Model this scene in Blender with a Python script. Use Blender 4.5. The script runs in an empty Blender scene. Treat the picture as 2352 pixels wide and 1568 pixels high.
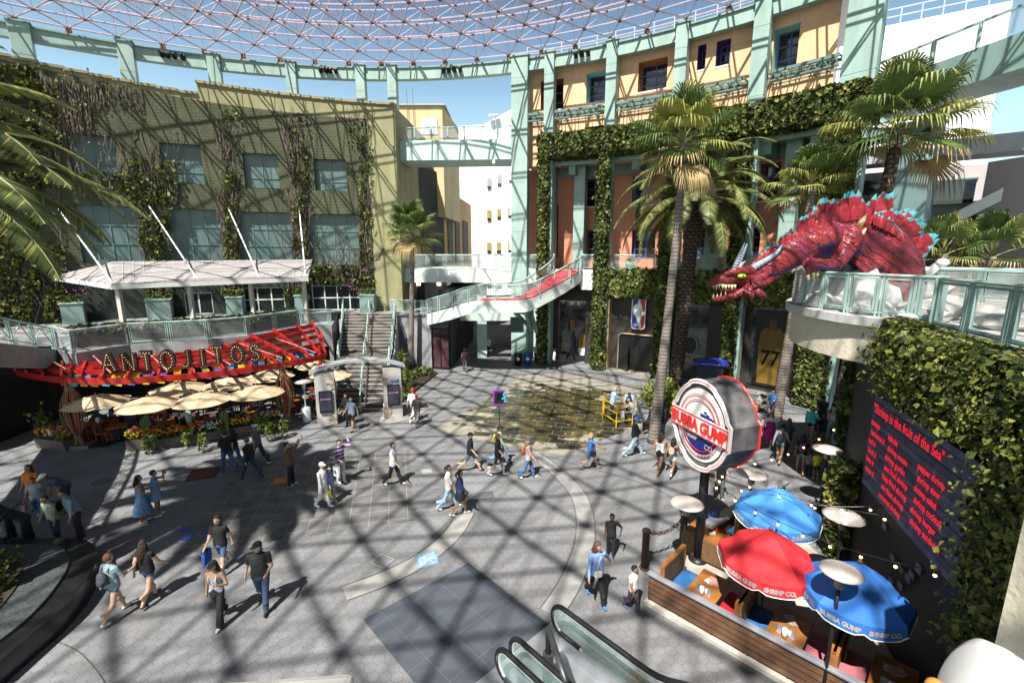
import bpy, bmesh, math, random
import numpy as np
from mathutils import Vector, Matrix, noise
random.seed(7)
R=math.radians; PI=math.pi
scn=bpy.context.scene
# ---------------- camera, world, sun, exposure ----------------
PITCH=10.9; EYE=8.6; FOC=1054.3
cam=bpy.data.cameras.new('camera'); camo=bpy.data.objects.new('camera',cam); scn.collection.objects.link(camo)
cam.lens=16.14; cam.sensor_width=36; cam.clip_start=0.05; cam.clip_end=2000
camo.location=(0,0,EYE); camo.rotation_euler=(R(90-PITCH),0,0); scn.camera=camo
SUN_EL=57; SUN_AZ=27   # shadows fall towards azimuth 27 deg
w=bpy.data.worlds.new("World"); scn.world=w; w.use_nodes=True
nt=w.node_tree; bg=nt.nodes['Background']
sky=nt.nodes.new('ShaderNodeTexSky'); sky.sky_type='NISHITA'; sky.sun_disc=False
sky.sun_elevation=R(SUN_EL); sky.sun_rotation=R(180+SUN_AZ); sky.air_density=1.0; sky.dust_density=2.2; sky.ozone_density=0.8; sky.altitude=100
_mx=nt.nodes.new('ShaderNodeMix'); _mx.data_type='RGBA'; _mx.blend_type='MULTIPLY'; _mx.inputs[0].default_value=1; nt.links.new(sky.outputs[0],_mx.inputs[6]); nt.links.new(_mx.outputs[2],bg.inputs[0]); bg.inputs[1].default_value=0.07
# horizon brightened as haze, zenith dimmed to cut fill in the shadows
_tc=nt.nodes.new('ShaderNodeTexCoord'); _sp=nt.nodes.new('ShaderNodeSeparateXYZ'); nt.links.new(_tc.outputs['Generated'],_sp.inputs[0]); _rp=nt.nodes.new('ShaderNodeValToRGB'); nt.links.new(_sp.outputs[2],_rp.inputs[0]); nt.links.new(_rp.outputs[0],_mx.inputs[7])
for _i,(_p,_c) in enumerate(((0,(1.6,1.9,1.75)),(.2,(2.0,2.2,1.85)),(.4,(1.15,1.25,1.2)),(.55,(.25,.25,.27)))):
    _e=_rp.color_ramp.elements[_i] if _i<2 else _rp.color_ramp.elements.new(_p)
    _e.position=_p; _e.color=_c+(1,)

sl=bpy.data.lights.new('sun','SUN'); sl.energy=5.0; sl.angle=R(0.6); sl.color=(1,.955,.88)
so=bpy.data.objects.new('sun',sl); scn.collection.objects.link(so)
sd=Vector((-math.sin(R(SUN_AZ))*math.cos(R(SUN_EL)),-math.cos(R(SUN_AZ))*math.cos(R(SUN_EL)),math.sin(R(SUN_EL))))
so.rotation_euler=sd.to_track_quat('Z','Y').to_euler(); so.location=sd*60
scn.view_settings.view_transform='Standard'; scn.view_settings.look='None'; scn.view_settings.exposure=1.0; scn.view_settings.gamma=1
scn.cycles.max_bounces=6; scn.cycles.diffuse_bounces=1; scn.cycles.transparent_max_bounces=16
scn.cycles.use_denoising=True
# ---------------- calibration of the survey: sight lines of the plan ----------------
_C,_S=math.cos(R(PITCH)),math.sin(R(PITCH))
def _ray(px,py):
    u=(px-1176)/FOC; v=(py-784)/FOC
    return u,_C-v*_S,-(_S+v*_C)
def G(px,py,z=0.0):
    a,b,c=_ray(px,py); t=(z-EYE)/c
    return Vector((a*t,b*t,z))
def W(px,py,Y):
    a,b,c=_ray(px,py); t=Y/b
    return Vector((a*t,Y,EYE+c*t))
CX,CY=-9.69,3.04        # centre of the round plaza
def cyl(px,py,r):       # far wall of a round plan of radius r -> (angle, z)
    a,b,c=_ray(px,py)
    A=a*a+b*b; B=-(a*CX+b*CY); Cc=CX*CX+CY*CY-r*r
    t=(-B+math.sqrt(B*B-A*Cc))/A
    return math.degrees(math.atan2(b*t-CY,a*t-CX)), EYE+c*t
def P(th,r,z): return Vector((CX+r*math.cos(R(th)),CY+r*math.sin(R(th)),z))
# ---------------- mesh builder ----------------
def link(o): scn.collection.objects.link(o); return o
def tag(o,label=None,cat=None,group=None,kind=None):
    if label: o['label']=label
    if cat: o['category']=cat
    if group: o['group']=group
    if kind: o['kind']=kind
    return o
def thing(name,label,cat,loc=(0,0,0),rz=0,group=None):
    o=bpy.data.objects.new(name,None); link(o); o.empty_display_size=.2
    o.location=loc; o.rotation_euler=(0,0,rz)
    return tag(o,label,cat,group)
class MB:
    def __init__(s): s.V=[];s.F=[];s.M=[];s.m=0
    def add(s,vs,fs):
        b=len(s.V); s.V+= [tuple(v) for v in vs]
        for f in fs: s.F.append(tuple(i+b for i in f)); s.M.append(s.m)
        return s
    def quad(s,*p): return s.add(p,[tuple(range(len(p)))])
    def box(s,c,d,rz=0):
        c=Vector(c); hx,hy,hz=d[0]/2,d[1]/2,d[2]/2; co,si=math.cos(rz),math.sin(rz); vs=[]
        for x,y,z in ((-1,-1,-1),(1,-1,-1),(1,1,-1),(-1,1,-1),(-1,-1,1),(1,-1,1),(1,1,1),(-1,1,1)):
            X,Y=x*hx,y*hy; vs.append((c.x+X*co-Y*si,c.y+X*si+Y*co,c.z+z*hz))
        return s.add(vs,[(3,2,1,0),(4,5,6,7),(0,1,5,4),(1,2,6,5),(2,3,7,6),(3,0,4,7)])
    def beam(s,a,b,w,h,up=(0,0,1)):
        a,b=Vector(a),Vector(b); d=(b-a).normalized(); u=Vector(up)
        r=d.cross(u)
        if r.length<1e-4: r=d.cross(Vector((0,1,0)))
        r.normalize(); u=r.cross(d).normalized()
        vs=[]
        for p in (a,b):
            for x,y in ((-1,-1),(1,-1),(1,1),(-1,1)): vs.append(p+r*(x*w/2)+u*(y*h/2))
        return s.add(vs,[(3,2,1,0),(4,5,6,7),(0,1,5,4),(1,2,6,5),(2,3,7,6),(3,0,4,7)])
    def tube(s,pts,r,n=8,cap=True,closed=False):
        pts=[Vector(p) for p in pts]; k=len(pts)
        rr=r if isinstance(r,(list,tuple)) else [r]*k
        vs=[];fs=[];ref=None
        for i,p in enumerate(pts):
            if closed: d=pts[(i+1)%k]-pts[i-1]
            else: d=pts[min(i+1,k-1)]-pts[max(i-1,0)]
            if d.length<1e-9: d=Vector((0,0,1))
            d.normalize()
            if ref is None:
                ref=Vector((0,0,1)) if abs(d.z)<.9 else Vector((1,0,0))
            a=ref-d*ref.dot(d)
            if a.length<1e-4: a=d.orthogonal()
            a.normalize(); ref=a; b=d.cross(a)
            for j in range(n):
                t=2*PI*j/n; vs.append(p+a*(rr[i]*math.cos(t))+b*(rr[i]*math.sin(t)))
        for i in range(k if closed else k-1):
            for j in range(n):
                j2=(j+1)%n; i2=(i+1)%k
                fs.append((i*n+j,i*n+j2,i2*n+j2,i2*n+j))
        if cap and not closed: fs.append(tuple(range(n-1,-1,-1))); fs.append(tuple((k-1)*n+j for j in range(n)))
        return s.add(vs,fs)
    def extr(s,poly,vec):
        n=len(poly); poly=[Vector(p) for p in poly]; v=Vector(vec)
        fs=[tuple(range(n-1,-1,-1)),tuple(range(n,2*n))]+[(i,(i+1)%n,n+(i+1)%n,n+i) for i in range(n)]
        return s.add(poly+[p+v for p in poly],fs)
    def prism(s,poly,z0,z1): return s.extr([(x,y,z0) for x,y in [(p[0],p[1]) for p in poly]],(0,0,z1-z0))
    def lathe(s,prof,c=(0,0,0),n=16,cap=True):
        c=Vector(c); vs=[];fs=[];k=len(prof)
        for r,z in prof:
            for j in range(n):
                t=2*PI*j/n; vs.append((c.x+r*math.cos(t),c.y+r*math.sin(t),c.z+z))
        for i in range(k-1):
            for j in range(n):
                j2=(j+1)%n; fs.append((i*n+j,i*n+j2,(i+1)*n+j2,(i+1)*n+j))
        if cap: fs.append(tuple(range(n-1,-1,-1))); fs.append(tuple((k-1)*n+j for j in range(n)))
        return s.add(vs,fs)
    def ell(s,c,r,n=12,m=8,rot=None):
        c=Vector(c); 
        if not isinstance(r,(tuple,list)): r=(r,r,r)
        vs=[];fs=[]
        for i in range(m+1):
            ph=PI*i/m
            for j in range(n):
                t=2*PI*j/n; v=Vector((r[0]*math.sin(ph)*math.cos(t),r[1]*math.sin(ph)*math.sin(t),-r[2]*math.cos(ph)))
                if rot is not None: v=rot@v
                vs.append(c+v)
        for i in range(m):
            for j in range(n):
                j2=(j+1)%n; fs.append((i*n+j,i*n+j2,(i+1)*n+j2,(i+1)*n+j))
        return s.add(vs,fs)
    def arc(s,t0,t1,r0,r1,z0,z1,n=None,ztop=None):
        """curved block between two angles; ztop(t)->top"""
        n=n or max(2,int(abs(t1-t0)/2)+1); vs=[];fs=[]
        for i in range(n+1):
            t=t0+(t1-t0)*i/n; zt=ztop(t) if ztop else z1
            vs+=[P(t,r0,z0),P(t,r1,z0),P(t,r1,zt),P(t,r0,zt)]
        for i in range(n):
            a=4*i
            for j in range(4): fs.append((a+j,a+(j+1)%4,a+4+(j+1)%4,a+4+j))
        fs.append((3,2,1,0)); fs.append((4*n,4*n+1,4*n+2,4*n+3))
        return s.add(vs,fs)
    def build(s,name,mats,parent=None,smooth=False,local=False,bevel=0,origin=None):
        me=bpy.data.meshes.new(name); V=s.V
        off=None
        if not local:
            off=Vector(parent.location) if parent is not None else (Vector(origin) if origin is not None else None)
            if parent is not None and parent.parent is not None: off=off+Vector(parent.parent.location)
        if off is not None and off.length>0: V=[(v[0]-off.x,v[1]-off.y,v[2]-off.z) for v in V]
        me.from_pydata(V,[],s.F)
        if not isinstance(mats,(list,tuple)): mats=[mats]
        for m in mats: me.materials.append(m)
        if len(mats)>1: me.polygons.foreach_set('material_index',s.M)
        if smooth: me.polygons.foreach_set('use_smooth',[True]*len(s.F))
        me.update()
        o=bpy.data.objects.new(name,me); link(o)
        if parent is not None: o.parent=parent
        elif origin is not None: o.location=origin
        if bevel:
            b=o.modifiers.new('bevel','BEVEL'); b.width=bevel; b.segments=2; b.limit_method='ANGLE'
        return o
def dup(root,loc=None,rz=None,label=None,group=None):
    r=root.copy(); link(r)
    for ch in root.children:
        c=ch.copy(); link(c); c.parent=r; c.matrix_parent_inverse=ch.matrix_parent_inverse
        for g in ch.children:
            d=g.copy(); link(d); d.parent=c
    if loc is not None: r.location=loc
    if rz is not None: r.rotation_euler=(0,0,rz)
    if label: r['label']=label
    if group: r['group']=group
    return r
def structure(o): o['kind']='structure'; return o
# text to mesh
_tc={}
def textmesh(body,size=1.0,ext=0.0,align='CENTER',bold=0.0):
    k=(body,size,ext,align,bold)
    if k in _tc: return _tc[k]
    c=bpy.data.curves.new('t','FONT'); c.body=body; c.size=size; c.extrude=ext; c.align_x=align; c.align_y='CENTER'; c.offset=bold; c.resolution_u=3
    o=bpy.data.objects.new('t',c); link(o); dg=bpy.context.evaluated_depsgraph_get(); dg.update()
    me=bpy.data.meshes.new_from_object(o.evaluated_get(dg))
    r=([tuple(v.co) for v in me.vertices],[tuple(p.vertices) for p in me.polygons])
    bpy.data.objects.remove(o); bpy.data.curves.remove(c); bpy.data.meshes.remove(me)
    _tc[k]=r; return r
def puttext(mb,body,size,fn,ext=0.0,bold=0.0,align='CENTER'):
    vs,fs=textmesh(body,size,ext,align,bold); mb.add([fn(*v) for v in vs],fs)
# ---------------- materials ----------------
MAT={}
def mat(name,col,rough=.7,var=.12,scale=3.0,bump=0.0,bscale=None,metal=0.0,spec=.4,emit=None,estr=0,alpha=1,trans=0,sss=0,extra=None,detail=6,var2=None,sheen=0):
    if name in MAT: return MAT[name]
    m=bpy.data.materials.new(name); m.use_nodes=True; t=m.node_tree; b=t.nodes['Principled BSDF']; L=t.links.new
    b.inputs['Roughness'].default_value=rough; b.inputs['Metallic'].default_value=metal
    b.inputs['Specular IOR Level'].default_value=spec
    tc=t.nodes.new('ShaderNodeTexCoord')
    base=None
    c=tuple(col)+(1,)
    n=t.nodes.new('ShaderNodeTexNoise'); n.inputs['Scale'].default_value=scale; n.inputs['Detail'].default_value=detail
    geo=t.nodes.new('ShaderNodeNewGeometry'); L(geo.outputs['Position'],n.inputs['Vector'])
    r=t.nodes.new('ShaderNodeValToRGB'); r.color_ramp.elements[0].position=.3; r.color_ramp.elements[1].position=.7
    v=var; r.color_ramp.elements[0].color=tuple(x*(1-v) for x in col)+(1,)
    r.color_ramp.elements[1].color=(tuple(var2)+(1,)) if var2 else tuple(min(1,x*(1+v)) for x in col)+(1,)
    L(n.outputs['Fac'],r.inputs['Fac']); base=r.outputs['Color']
    m['_']=1
    if extra: base=extra(t,base,geo,b) or base
    L(base,b.inputs['Base Color'])
    if bump:
        n2=t.nodes.new('ShaderNodeTexNoise'); n2.inputs['Scale'].default_value=bscale or scale*8; n2.inputs['Detail'].default_value=4
        L(geo.outputs['Position'],n2.inputs['Vector'])
        bp=t.nodes.new('ShaderNodeBump'); bp.inputs['Strength'].default_value=bump; bp.inputs['Distance'].default_value=.03
        L(n2.outputs['Fac'],bp.inputs['Height']); L(bp.outputs['Normal'],b.inputs['Normal'])
    if emit: b.inputs['Emission Color'].default_value=tuple(emit)+(1,); b.inputs['Emission Strength'].default_value=estr
    if alpha<1: b.inputs['Alpha'].default_value=alpha
    if trans: b.inputs['Transmission Weight'].default_value=trans
    MAT[name]=m; return m
def mixc(t,fac,a,b2,mode='MIX'):
    x=t.nodes.new('ShaderNodeMix'); x.data_type='RGBA'; x.blend_type=mode
    if isinstance(fac,float): x.inputs[0].default_value=fac
    else: t.links.new(fac,x.inputs[0])
    for i,q in ((6,a),(7,b2)):
        if isinstance(q,(tuple,list)): x.inputs[i].default_value=tuple(q)+(1,)
        else: t.links.new(q,x.inputs[i])
    return x.outputs[2]
def mth(t,op,a,b2=None,c=None):
    x=t.nodes.new('ShaderNodeMath'); x.operation=op
    for i,q in enumerate((a,b2,c)):
        if q is None: continue
        if isinstance(q,(int,float)): x.inputs[i].default_value=q
        else: t.links.new(q,x.inputs[i])
    return x.outputs[0]
def vmth(t,op,a,b2=None):
    x=t.nodes.new('ShaderNodeVectorMath'); x.operation=op
    for i,q in enumerate((a,b2)):
        if q is None: continue
        if isinstance(q,(tuple,list)): x.inputs[i].default_value=q
        else: t.links.new(q,x.inputs[i])
    return x
def hexgrid(size,linec=.82,lw=.025,blot=True):
    def f(t,base,geo,b):
        L=t.links.new
        s=(size,size*1.7320508,1000.)
        p=vmth(t,'MULTIPLY',geo.outputs['Position'],(1,1,0)).outputs[0]
        def cell(off):
            q=vmth(t,'ADD',p,(1000*s[0]+off[0],1000*s[1]+off[1],0)).outputs[0]
            q=vmth(t,'MODULO',q,s).outputs[0]
            return vmth(t,'SUBTRACT',q,(s[0]/2,s[1]/2,0)).outputs[0]
        def hexd(q):
            a=vmth(t,'ABSOLUTE',q).outputs[0]
            d=vmth(t,'DOT_PRODUCT',a,(.5,.8660254,0)).outputs['Value']
            sx=t.nodes.new('ShaderNodeSeparateXYZ'); L(a,sx.inputs[0])
            return mth(t,'MAXIMUM',d,sx.outputs[0])
        d=mth(t,'MINIMUM',hexd(cell((0,0,0))),hexd(cell((s[0]/2,s[1]/2,0))))
        line=mth(t,'GREATER_THAN',d,size/2-lw*size)
        c=mixc(t,mth(t,'MULTIPLY',line,1-linec),base,(.03,.03,.03))
        n=t.nodes.new('ShaderNodeTexNoise'); n.inputs['Scale'].default_value=38; n.inputs['Detail'].default_value=5; L(geo.outputs['Position'],n.inputs['Vector'])
        r=t.nodes.new('ShaderNodeMapRange'); r.inputs[1].default_value=.3; r.inputs[2].default_value=.7; r.inputs[3].default_value=.82; r.inputs[4].default_value=1.12; L(n.outputs[0],r.inputs[0])
        c=mixc(t,1.0,c,r.outputs[0],'MULTIPLY')
        n3=t.nodes.new('ShaderNodeTexVoronoi'); n3.inputs['Scale'].default_value=1.3; n3.inputs['Randomness'].default_value=1; L(geo.outputs['Position'],n3.inputs['Vector'])
        sp=mth(t,'LESS_THAN',n3.outputs['Distance'],.045)
        c=mixc(t,mth(t,'MULTIPLY',sp,.5),c,(.08,.08,.08))
        n4=t.nodes.new('ShaderNodeTexNoise'); n4.inputs['Scale'].default_value=.42; n4.inputs['Detail'].default_value=9; n4.inputs['Roughness'].default_value=.68; L(geo.outputs['Position'],n4.inputs['Vector'])
        r4=t.nodes.new('ShaderNodeMapRange'); r4.inputs[1].default_value=.4; r4.inputs[2].default_value=.62; r4.inputs[3].default_value=.76; r4.inputs[4].default_value=1.06; L(n4.outputs[0],r4.inputs[0])
        return mixc(t,1.0,c,r4.outputs[0],'MULTIPLY')
    return f
def bricks(sx,sy,mort,mc,rot=0,axis='XY',offs=.5,c2=None,mortar=.02):
    """brick lines over the base colour; axis picks the plane"""
    def f(t,base,geo,b):
        L=t.links.new
        v=geo.outputs['Position']
        if axis!='XY':
            s=t.nodes.new('ShaderNodeSeparateXYZ'); L(v,s.inputs[0]); c=t.nodes.new('ShaderNodeCombineXYZ')
            if axis=='XZ': L(s.outputs[0],c.inputs[0])
            elif axis=='YZ': L(s.outputs[1],c.inputs[0])
            elif axis=='AZ':   # along the round wall
                dx=mth(t,'SUBTRACT',s.outputs[0],CX); dy=mth(t,'SUBTRACT',s.outputs[1],CY)
                L(mth(t,'MULTIPLY',mth(t,'ARCTAN2',dy,dx),35.),c.inputs[0])
            L(s.outputs[2],c.inputs[1]); v=c.outputs[0]
        mp=t.nodes.new('ShaderNodeMapping'); mp.inputs['Rotation'].default_value=(0,0,rot); L(v,mp.inputs[0])
        br=t.nodes.new('ShaderNodeTexBrick'); br.inputs['Scale'].default_value=1; br.inputs['Brick Width'].default_value=sx; br.inputs['Row Height'].default_value=sy
        br.inputs['Mortar Size'].default_value=mortar; br.offset=offs; br.inputs['Mortar Smooth'].default_value=.1
        br.inputs['Color1'].default_value=(1,1,1,1); br.inputs['Color2'].default_value=(c2,c2,c2,1) if c2 else (1,1,1,1); br.inputs['Mortar'].default_value=(mc,mc,mc,1)
        L(mp.outputs[0],br.inputs['Vector'])
        return mixc(t,1.0,base,br.outputs['Color'],'MULTIPLY')
    return f
def grime(amount=.3,scale=.5):
    def f(t,base,geo,b):
        mp=t.nodes.new('ShaderNodeMapping'); mp.inputs['Scale'].default_value=(1,1,.18); t.links.new(geo.outputs['Position'],mp.inputs[0])
        n=t.nodes.new('ShaderNodeTexNoise'); n.inputs['Scale'].default_value=scale*4; n.inputs['Detail'].default_value=8; t.links.new(mp.outputs[0],n.inputs['Vector'])
        r=t.nodes.new('ShaderNodeMapRange'); r.inputs[1].default_value=.35; r.inputs[2].default_value=.7; r.inputs[3].default_value=1-amount; r.inputs[4].default_value=1.05; t.links.new(n.outputs[0],r.inputs[0])
        return mixc(t,1.0,base,r.outputs[0],'MULTIPLY')
    return f
def chain(*fs):
    def f(t,base,geo,b):
        for g in fs: base=g(t,base,geo,b)
        return base
    return f
teal=mat('teal_steel',(.34,.49,.44),.5,.06,1.2,extra=grime(.16,.4))
tealD=mat('teal_steel_deep',(.24,.37,.335),.5,.06,1.2,extra=grime(.16,.4))
tealrail=mat('teal_rail',(.33,.47,.43),.4,.05,2)
teallight=mat('pale_teal_plaster',(.55,.68,.63),.7,.05,1.2,extra=grime(.14,.4))
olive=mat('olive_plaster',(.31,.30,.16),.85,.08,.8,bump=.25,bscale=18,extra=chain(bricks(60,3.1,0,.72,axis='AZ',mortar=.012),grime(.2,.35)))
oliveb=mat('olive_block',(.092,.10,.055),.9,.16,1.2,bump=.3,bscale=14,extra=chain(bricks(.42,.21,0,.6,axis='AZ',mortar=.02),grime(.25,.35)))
tan=mat('tan_plaster',(.80,.52,.30),.8,.05,.6,bump=.1,extra=chain(bricks(3.4,2.3,0,.72,axis='AZ',offs=0,mortar=.015),grime(.08,.3)))
salmon=mat('salmon_plaster',(.66,.28,.17),.8,.06,.6,bump=.1,extra=chain(bricks(3.0,2.3,0,.75,axis='AZ',offs=0,mortar=.015),grime(.1,.3)))
ochre=mat('ochre_plaster',(.50,.33,.12),.8,.08,.6,extra=grime(.15,.3))
yellowp=mat('pale_yellow_plaster',(.66,.54,.30),.8,.06,.6,extra=grime(.15,.3))
whitew=mat('white_wall',(.82,.81,.78),.7,.03,.6,extra=chain(bricks(4,2.6,0,.85,axis='YZ',offs=0,mortar=.01)))
creamw=mat('cream_stucco',(.62,.56,.44),.9,.06,3,bump=.5,bscale=12)
greyw=mat('grey_concrete',(.30,.30,.31),.8,.1,1.5,bump=.1,extra=grime(.25,.5))
dgrey=mat('dark_grey_concrete',(.12,.12,.125),.8,.1,1.5)
lgrey=mat('light_grey_metal',(.52,.54,.56),.4,.08,1.5,metal=.3)
black=mat('black_panel',(.012,.012,.013),.35,.2,2)
blackm=mat('black_metal',(.02,.02,.022),.4,.1,4,metal=.3)
brownw=mat('dark_bronze_wall',(.04,.033,.027),.55,.15,1.2,extra=bricks(2.2,2.6,0,.6,axis='AZ',offs=0,mortar=.02))
gold=mat('brushed_bronze_trim',(.62,.46,.28),.35,.06,3,metal=.6)
glassd=mat('dark_window_glass',(.02,.025,.035),.06,.1,1,spec=.8)
glassg=mat('green_blind_glass',(.11,.17,.165),.35,.1,1.0,spec=.5,extra=grime(.2,.4))
glassp=mat('white_blind_glass',(.35,.36,.4),.3,.1,1)
mullg=mat('green_mullion',(.12,.22,.2),.5,.05,2)
mullp=mat('violet_mullion',(.16,.15,.42),.5,.05,2)
purple=mat('purple_reveal',(.11,.05,.22),.7,.05,2)
ochrer=mat('amber_reveal',(.40,.19,.05),.7,.05,2)
tealr=mat('aqua_reveal',(.35,.62,.58),.7,.05,2)
whitep=mat('white_paint',(.78,.78,.77),.5,.04,2)
redst=mat('red_steel',(.40,.018,.015),.42,.12,2,extra=grime(.2,.6))
stone=mat('pale_rock',(.46,.45,.43),.9,.15,2,bump=.6,bscale=5)
def clearglass(name,tint,op):
    m=bpy.data.materials.new(name); m.use_nodes=True; t=m.node_tree; b=t.nodes['Principled BSDF']
    b.inputs['Base Color'].default_value=tint+(1,); b.inputs['Roughness'].default_value=.08; b.inputs['Alpha'].default_value=op; b.inputs['Specular IOR Level'].default_value=.6
    n=t.nodes.new('ShaderNodeTexNoise'); n.inputs['Scale'].default_value=1.5
    r=t.nodes.new('ShaderNodeMapRange'); r.inputs[3].default_value=op*.8; r.inputs[4].default_value=min(1,op*1.2); t.links.new(n.outputs[0],r.inputs[0]); t.links.new(r.outputs[0],b.inputs['Alpha'])
    return m
glassc=clearglass('clear_panel_glass',(.6,.72,.7),.2)
escglass=clearglass('escalator_glass',(.35,.5,.48),.4)
meshp=clearglass('perforated_mesh_panel',(.5,.56,.55),.35)
def leafmat(name,col,tr=.25):
    m=mat(name,col,.5,.3,1.1,spec=.35); 
    b=m.node_tree.nodes['Principled BSDF']; 
    t=m.node_tree; tl=t.nodes.new('ShaderNodeBsdfTranslucent'); mx=t.nodes.new('ShaderNodeMixShader'); mx.inputs[0].default_value=tr
    src=b.inputs['Base Color'].links[0].from_socket; t.links.new(src,tl.inputs[0]); out=t.nodes['Material Output']
    t.links.new(b.outputs[0],mx.inputs[1]); t.links.new(tl.outputs[0],mx.inputs[2]); t.links.new(mx.outputs[0],out.inputs['Surface'])
    return m
ivyA=leafmat('ivy_leaf_green',(.095,.13,.028)); ivyB=leafmat('ivy_leaf_lime',(.25,.26,.055)); ivyC=leafmat('ivy_leaf_dark',(.03,.045,.015))
twig=mat('dry_twig',(.16,.125,.10),.9,.2,3)
palmG=leafmat('palm_leaf_green',(.095,.15,.035),.25); palmY=leafmat('palm_leaf_yellow',(.29,.30,.075),.2); palmD=leafmat('palm_leaf_straw',(.38,.27,.12),.1)
trunkm=mat('palm_trunk_grey',(.22,.185,.16),.9,.2,3,bump=.6,bscale=10,extra=bricks(50,.16,0,.5,axis='XZ',offs=0,mortar=.03))
trunkb=mat('palm_trunk_brown',(.10,.07,.05),.95,.6,7,bump=.9,bscale=12,extra=bricks(.28,.2,0,.35,axis='XZ',mortar=.04))
def leaves(mb,pts,size,nrm=None,spread=1.0,mi=(0,1,2),wt=(5,3,4)):
    """small folded leaves at the given points"""
    for i,p in enumerate(pts):
        p=Vector(p); s=size*random.choice((.45,.7,.9,1.1,1.3,1.7))*random.uniform(.85,1.15)
        a=Vector((random.gauss(0,1),random.gauss(0,1),random.gauss(0,1)))
        if nrm is not None:
            nn=nrm[i] if isinstance(nrm,list) else nrm
            a=a*spread*.6+Vector(nn)
        a.normalize(); b=a.orthogonal(); b.rotate(Matrix.Rotation(random.uniform(0,2*PI),3,a)); c=a.cross(b)
        mb.m=random.choices(mi,wt)[0]
        fold=a*(s*.18)
        mb.add([p-b*s*.5,p+c*s*.38+fold,p+b*s*.55,p-c*s*.38+fold],[(0,1,2),(0,2,3)])
    return mb
IVY=[ivyA,ivyB,ivyC]
def smooth3(pts,n=5):
    pts=[Vector(p) for p in pts]; q=[]
    for i in range(len(pts)-1):
        p0=pts[max(i-1,0)];p1=pts[i];p2=pts[i+1];p3=pts[min(i+2,len(pts)-1)]
        for k in range(n):
            t=k/n; q.append(.5*((2*p1)+(p2-p0)*t+(2*p0-5*p1+4*p2-p3)*t*t+(3*p1-p0-3*p2+p3)*t**3))
    q.append(pts[-1]); return q
# ======================= SETTING =======================
gm=mat('hex_paving',(.203,.207,.218),.85,.16,.6,bump=.25,bscale=30,extra=hexgrid(.25,.68,.035),var2=(.228,.23,.238))
mb=MB(); mb.quad((-300,-300,0),(300,-300,0),(300,500,0),(-300,500,0)); structure(mb.build('ground',gm))
def sheet(name,poly,z,m,kind='structure'):
    b=MB(); b.quad(*[(p[0],p[1],z) for p in poly]); o=b.build(name,m); o['kind']=kind; return o
dsq=mat('dark_granite_paving',(.068,.078,.098),.6,.1,2,bump=.1,bscale=40,extra=bricks(.8,.8,0,1.5,rot=R(-46),offs=0,mortar=.008))
sheet('square_pavement',[(-1.23,11.57),(.99,9.26),(-1.34,7.2),(-3.56,9.52)],.008,dsq)
drc=mat('stained_slate_paving',(.13,.13,.128),.7,.35,1.6,bump=.1,bscale=30,extra=bricks(.62,.62,0,1.9,rot=R(-14),offs=0,mortar=.012))
sheet('slate_pavement',[(-9.9,11.9),(-3.22,13.66),(-4.6,19.29),(-11.3,18.2)],.008,drc)
sheet('slate_strip_pavement',[(-3.37,14.3),(-.6,15.05),(-.72,15.55),(-3.5,14.85)],.012,mat('slate_strip',(.11,.115,.125),.7,.15,2))
def band(pts,wd,z,m,name='pavement_band'):
    pts=[Vector((p[0],p[1],0)) for p in pts]; 
    # catmull
    q=[]
    for i in range(len(pts)-1):
        p0=pts[max(i-1,0)];p1=pts[i];p2=pts[i+1];p3=pts[min(i+2,len(pts)-1)]
        for k in range(8):
            t=k/8; q.append(.5*((2*p1)+(p2-p0)*t+(2*p0-5*p1+4*p2-p3)*t*t+(3*p1-p0-3*p2+p3)*t**3))
    q.append(pts[-1]); b=MB(); vs=[]
    for i,p in enumerate(q):
        d=(q[min(i+1,len(q)-1)]-q[max(i-1,0)]).normalized(); n=Vector((-d.y,d.x,0))
        vs+=[(p.x+n.x*wd/2,p.y+n.y*wd/2,z),(p.x-n.x*wd/2,p.y-n.y*wd/2,z)]
    b.add(vs,[(2*i,2*i+1,2*i+3,2*i+2) for i in range(len(q)-1)]); o=b.build(name,m); o['kind']='structure'; return o
lb=mat('light_aggregate_paving',(.29,.28,.265),.85,.14,2.5,bump=.15,bscale=40)
jn=mat('paving_joint',(.07,.07,.07),.9,.1,3)
B1=[G(792,1362),G(890,1325),G(976,1280),G(1040,1225),G(1071,1175)]
band(B1,.55,.006,lb)
B2=[G(1190,1020),G(1259,1066),G(1327,1135),G(1345,1224),G(1315,1326),G(1265,1408)]
band(B2,.55,.006,mat('light_aggregate_paving_right',(.25,.25,.245),.85,.18,3,bump=.15,bscale=40))
for P_,wd in ((B2,.6),(B1,.6)):
    for sgn in (-1,1):
        L_=[]
        for i,p in enumerate(P_):
            d=(P_[min(i+1,len(P_)-1)]-P_[max(i-1,0)]).normalized(); L_.append((p.x-d.y*sgn*wd/2,p.y+d.x*sgn*wd/2))
        band(L_,.02,.011,jn,'paving_joint')
band([G(0,1445),G(150,1480),G(215,1530),G(260,1600)],.025,.011,jn,'paving_joint')
band([G(700,1010),G(900,985),G(1100,1010),G(1300,1060),G(1500,1120),G(1620,1200)],.03,.011,jn,'paving_joint')
band([G(760,975),G(905,960),G(960,935)],1.3,.006,lb)
sheet('dark_apron_pavement',[G(765,950),G(880,945),G(870,972),G(745,985)],.011,mat('dark_apron',(.11,.11,.112),.8,.1,2))
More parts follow.
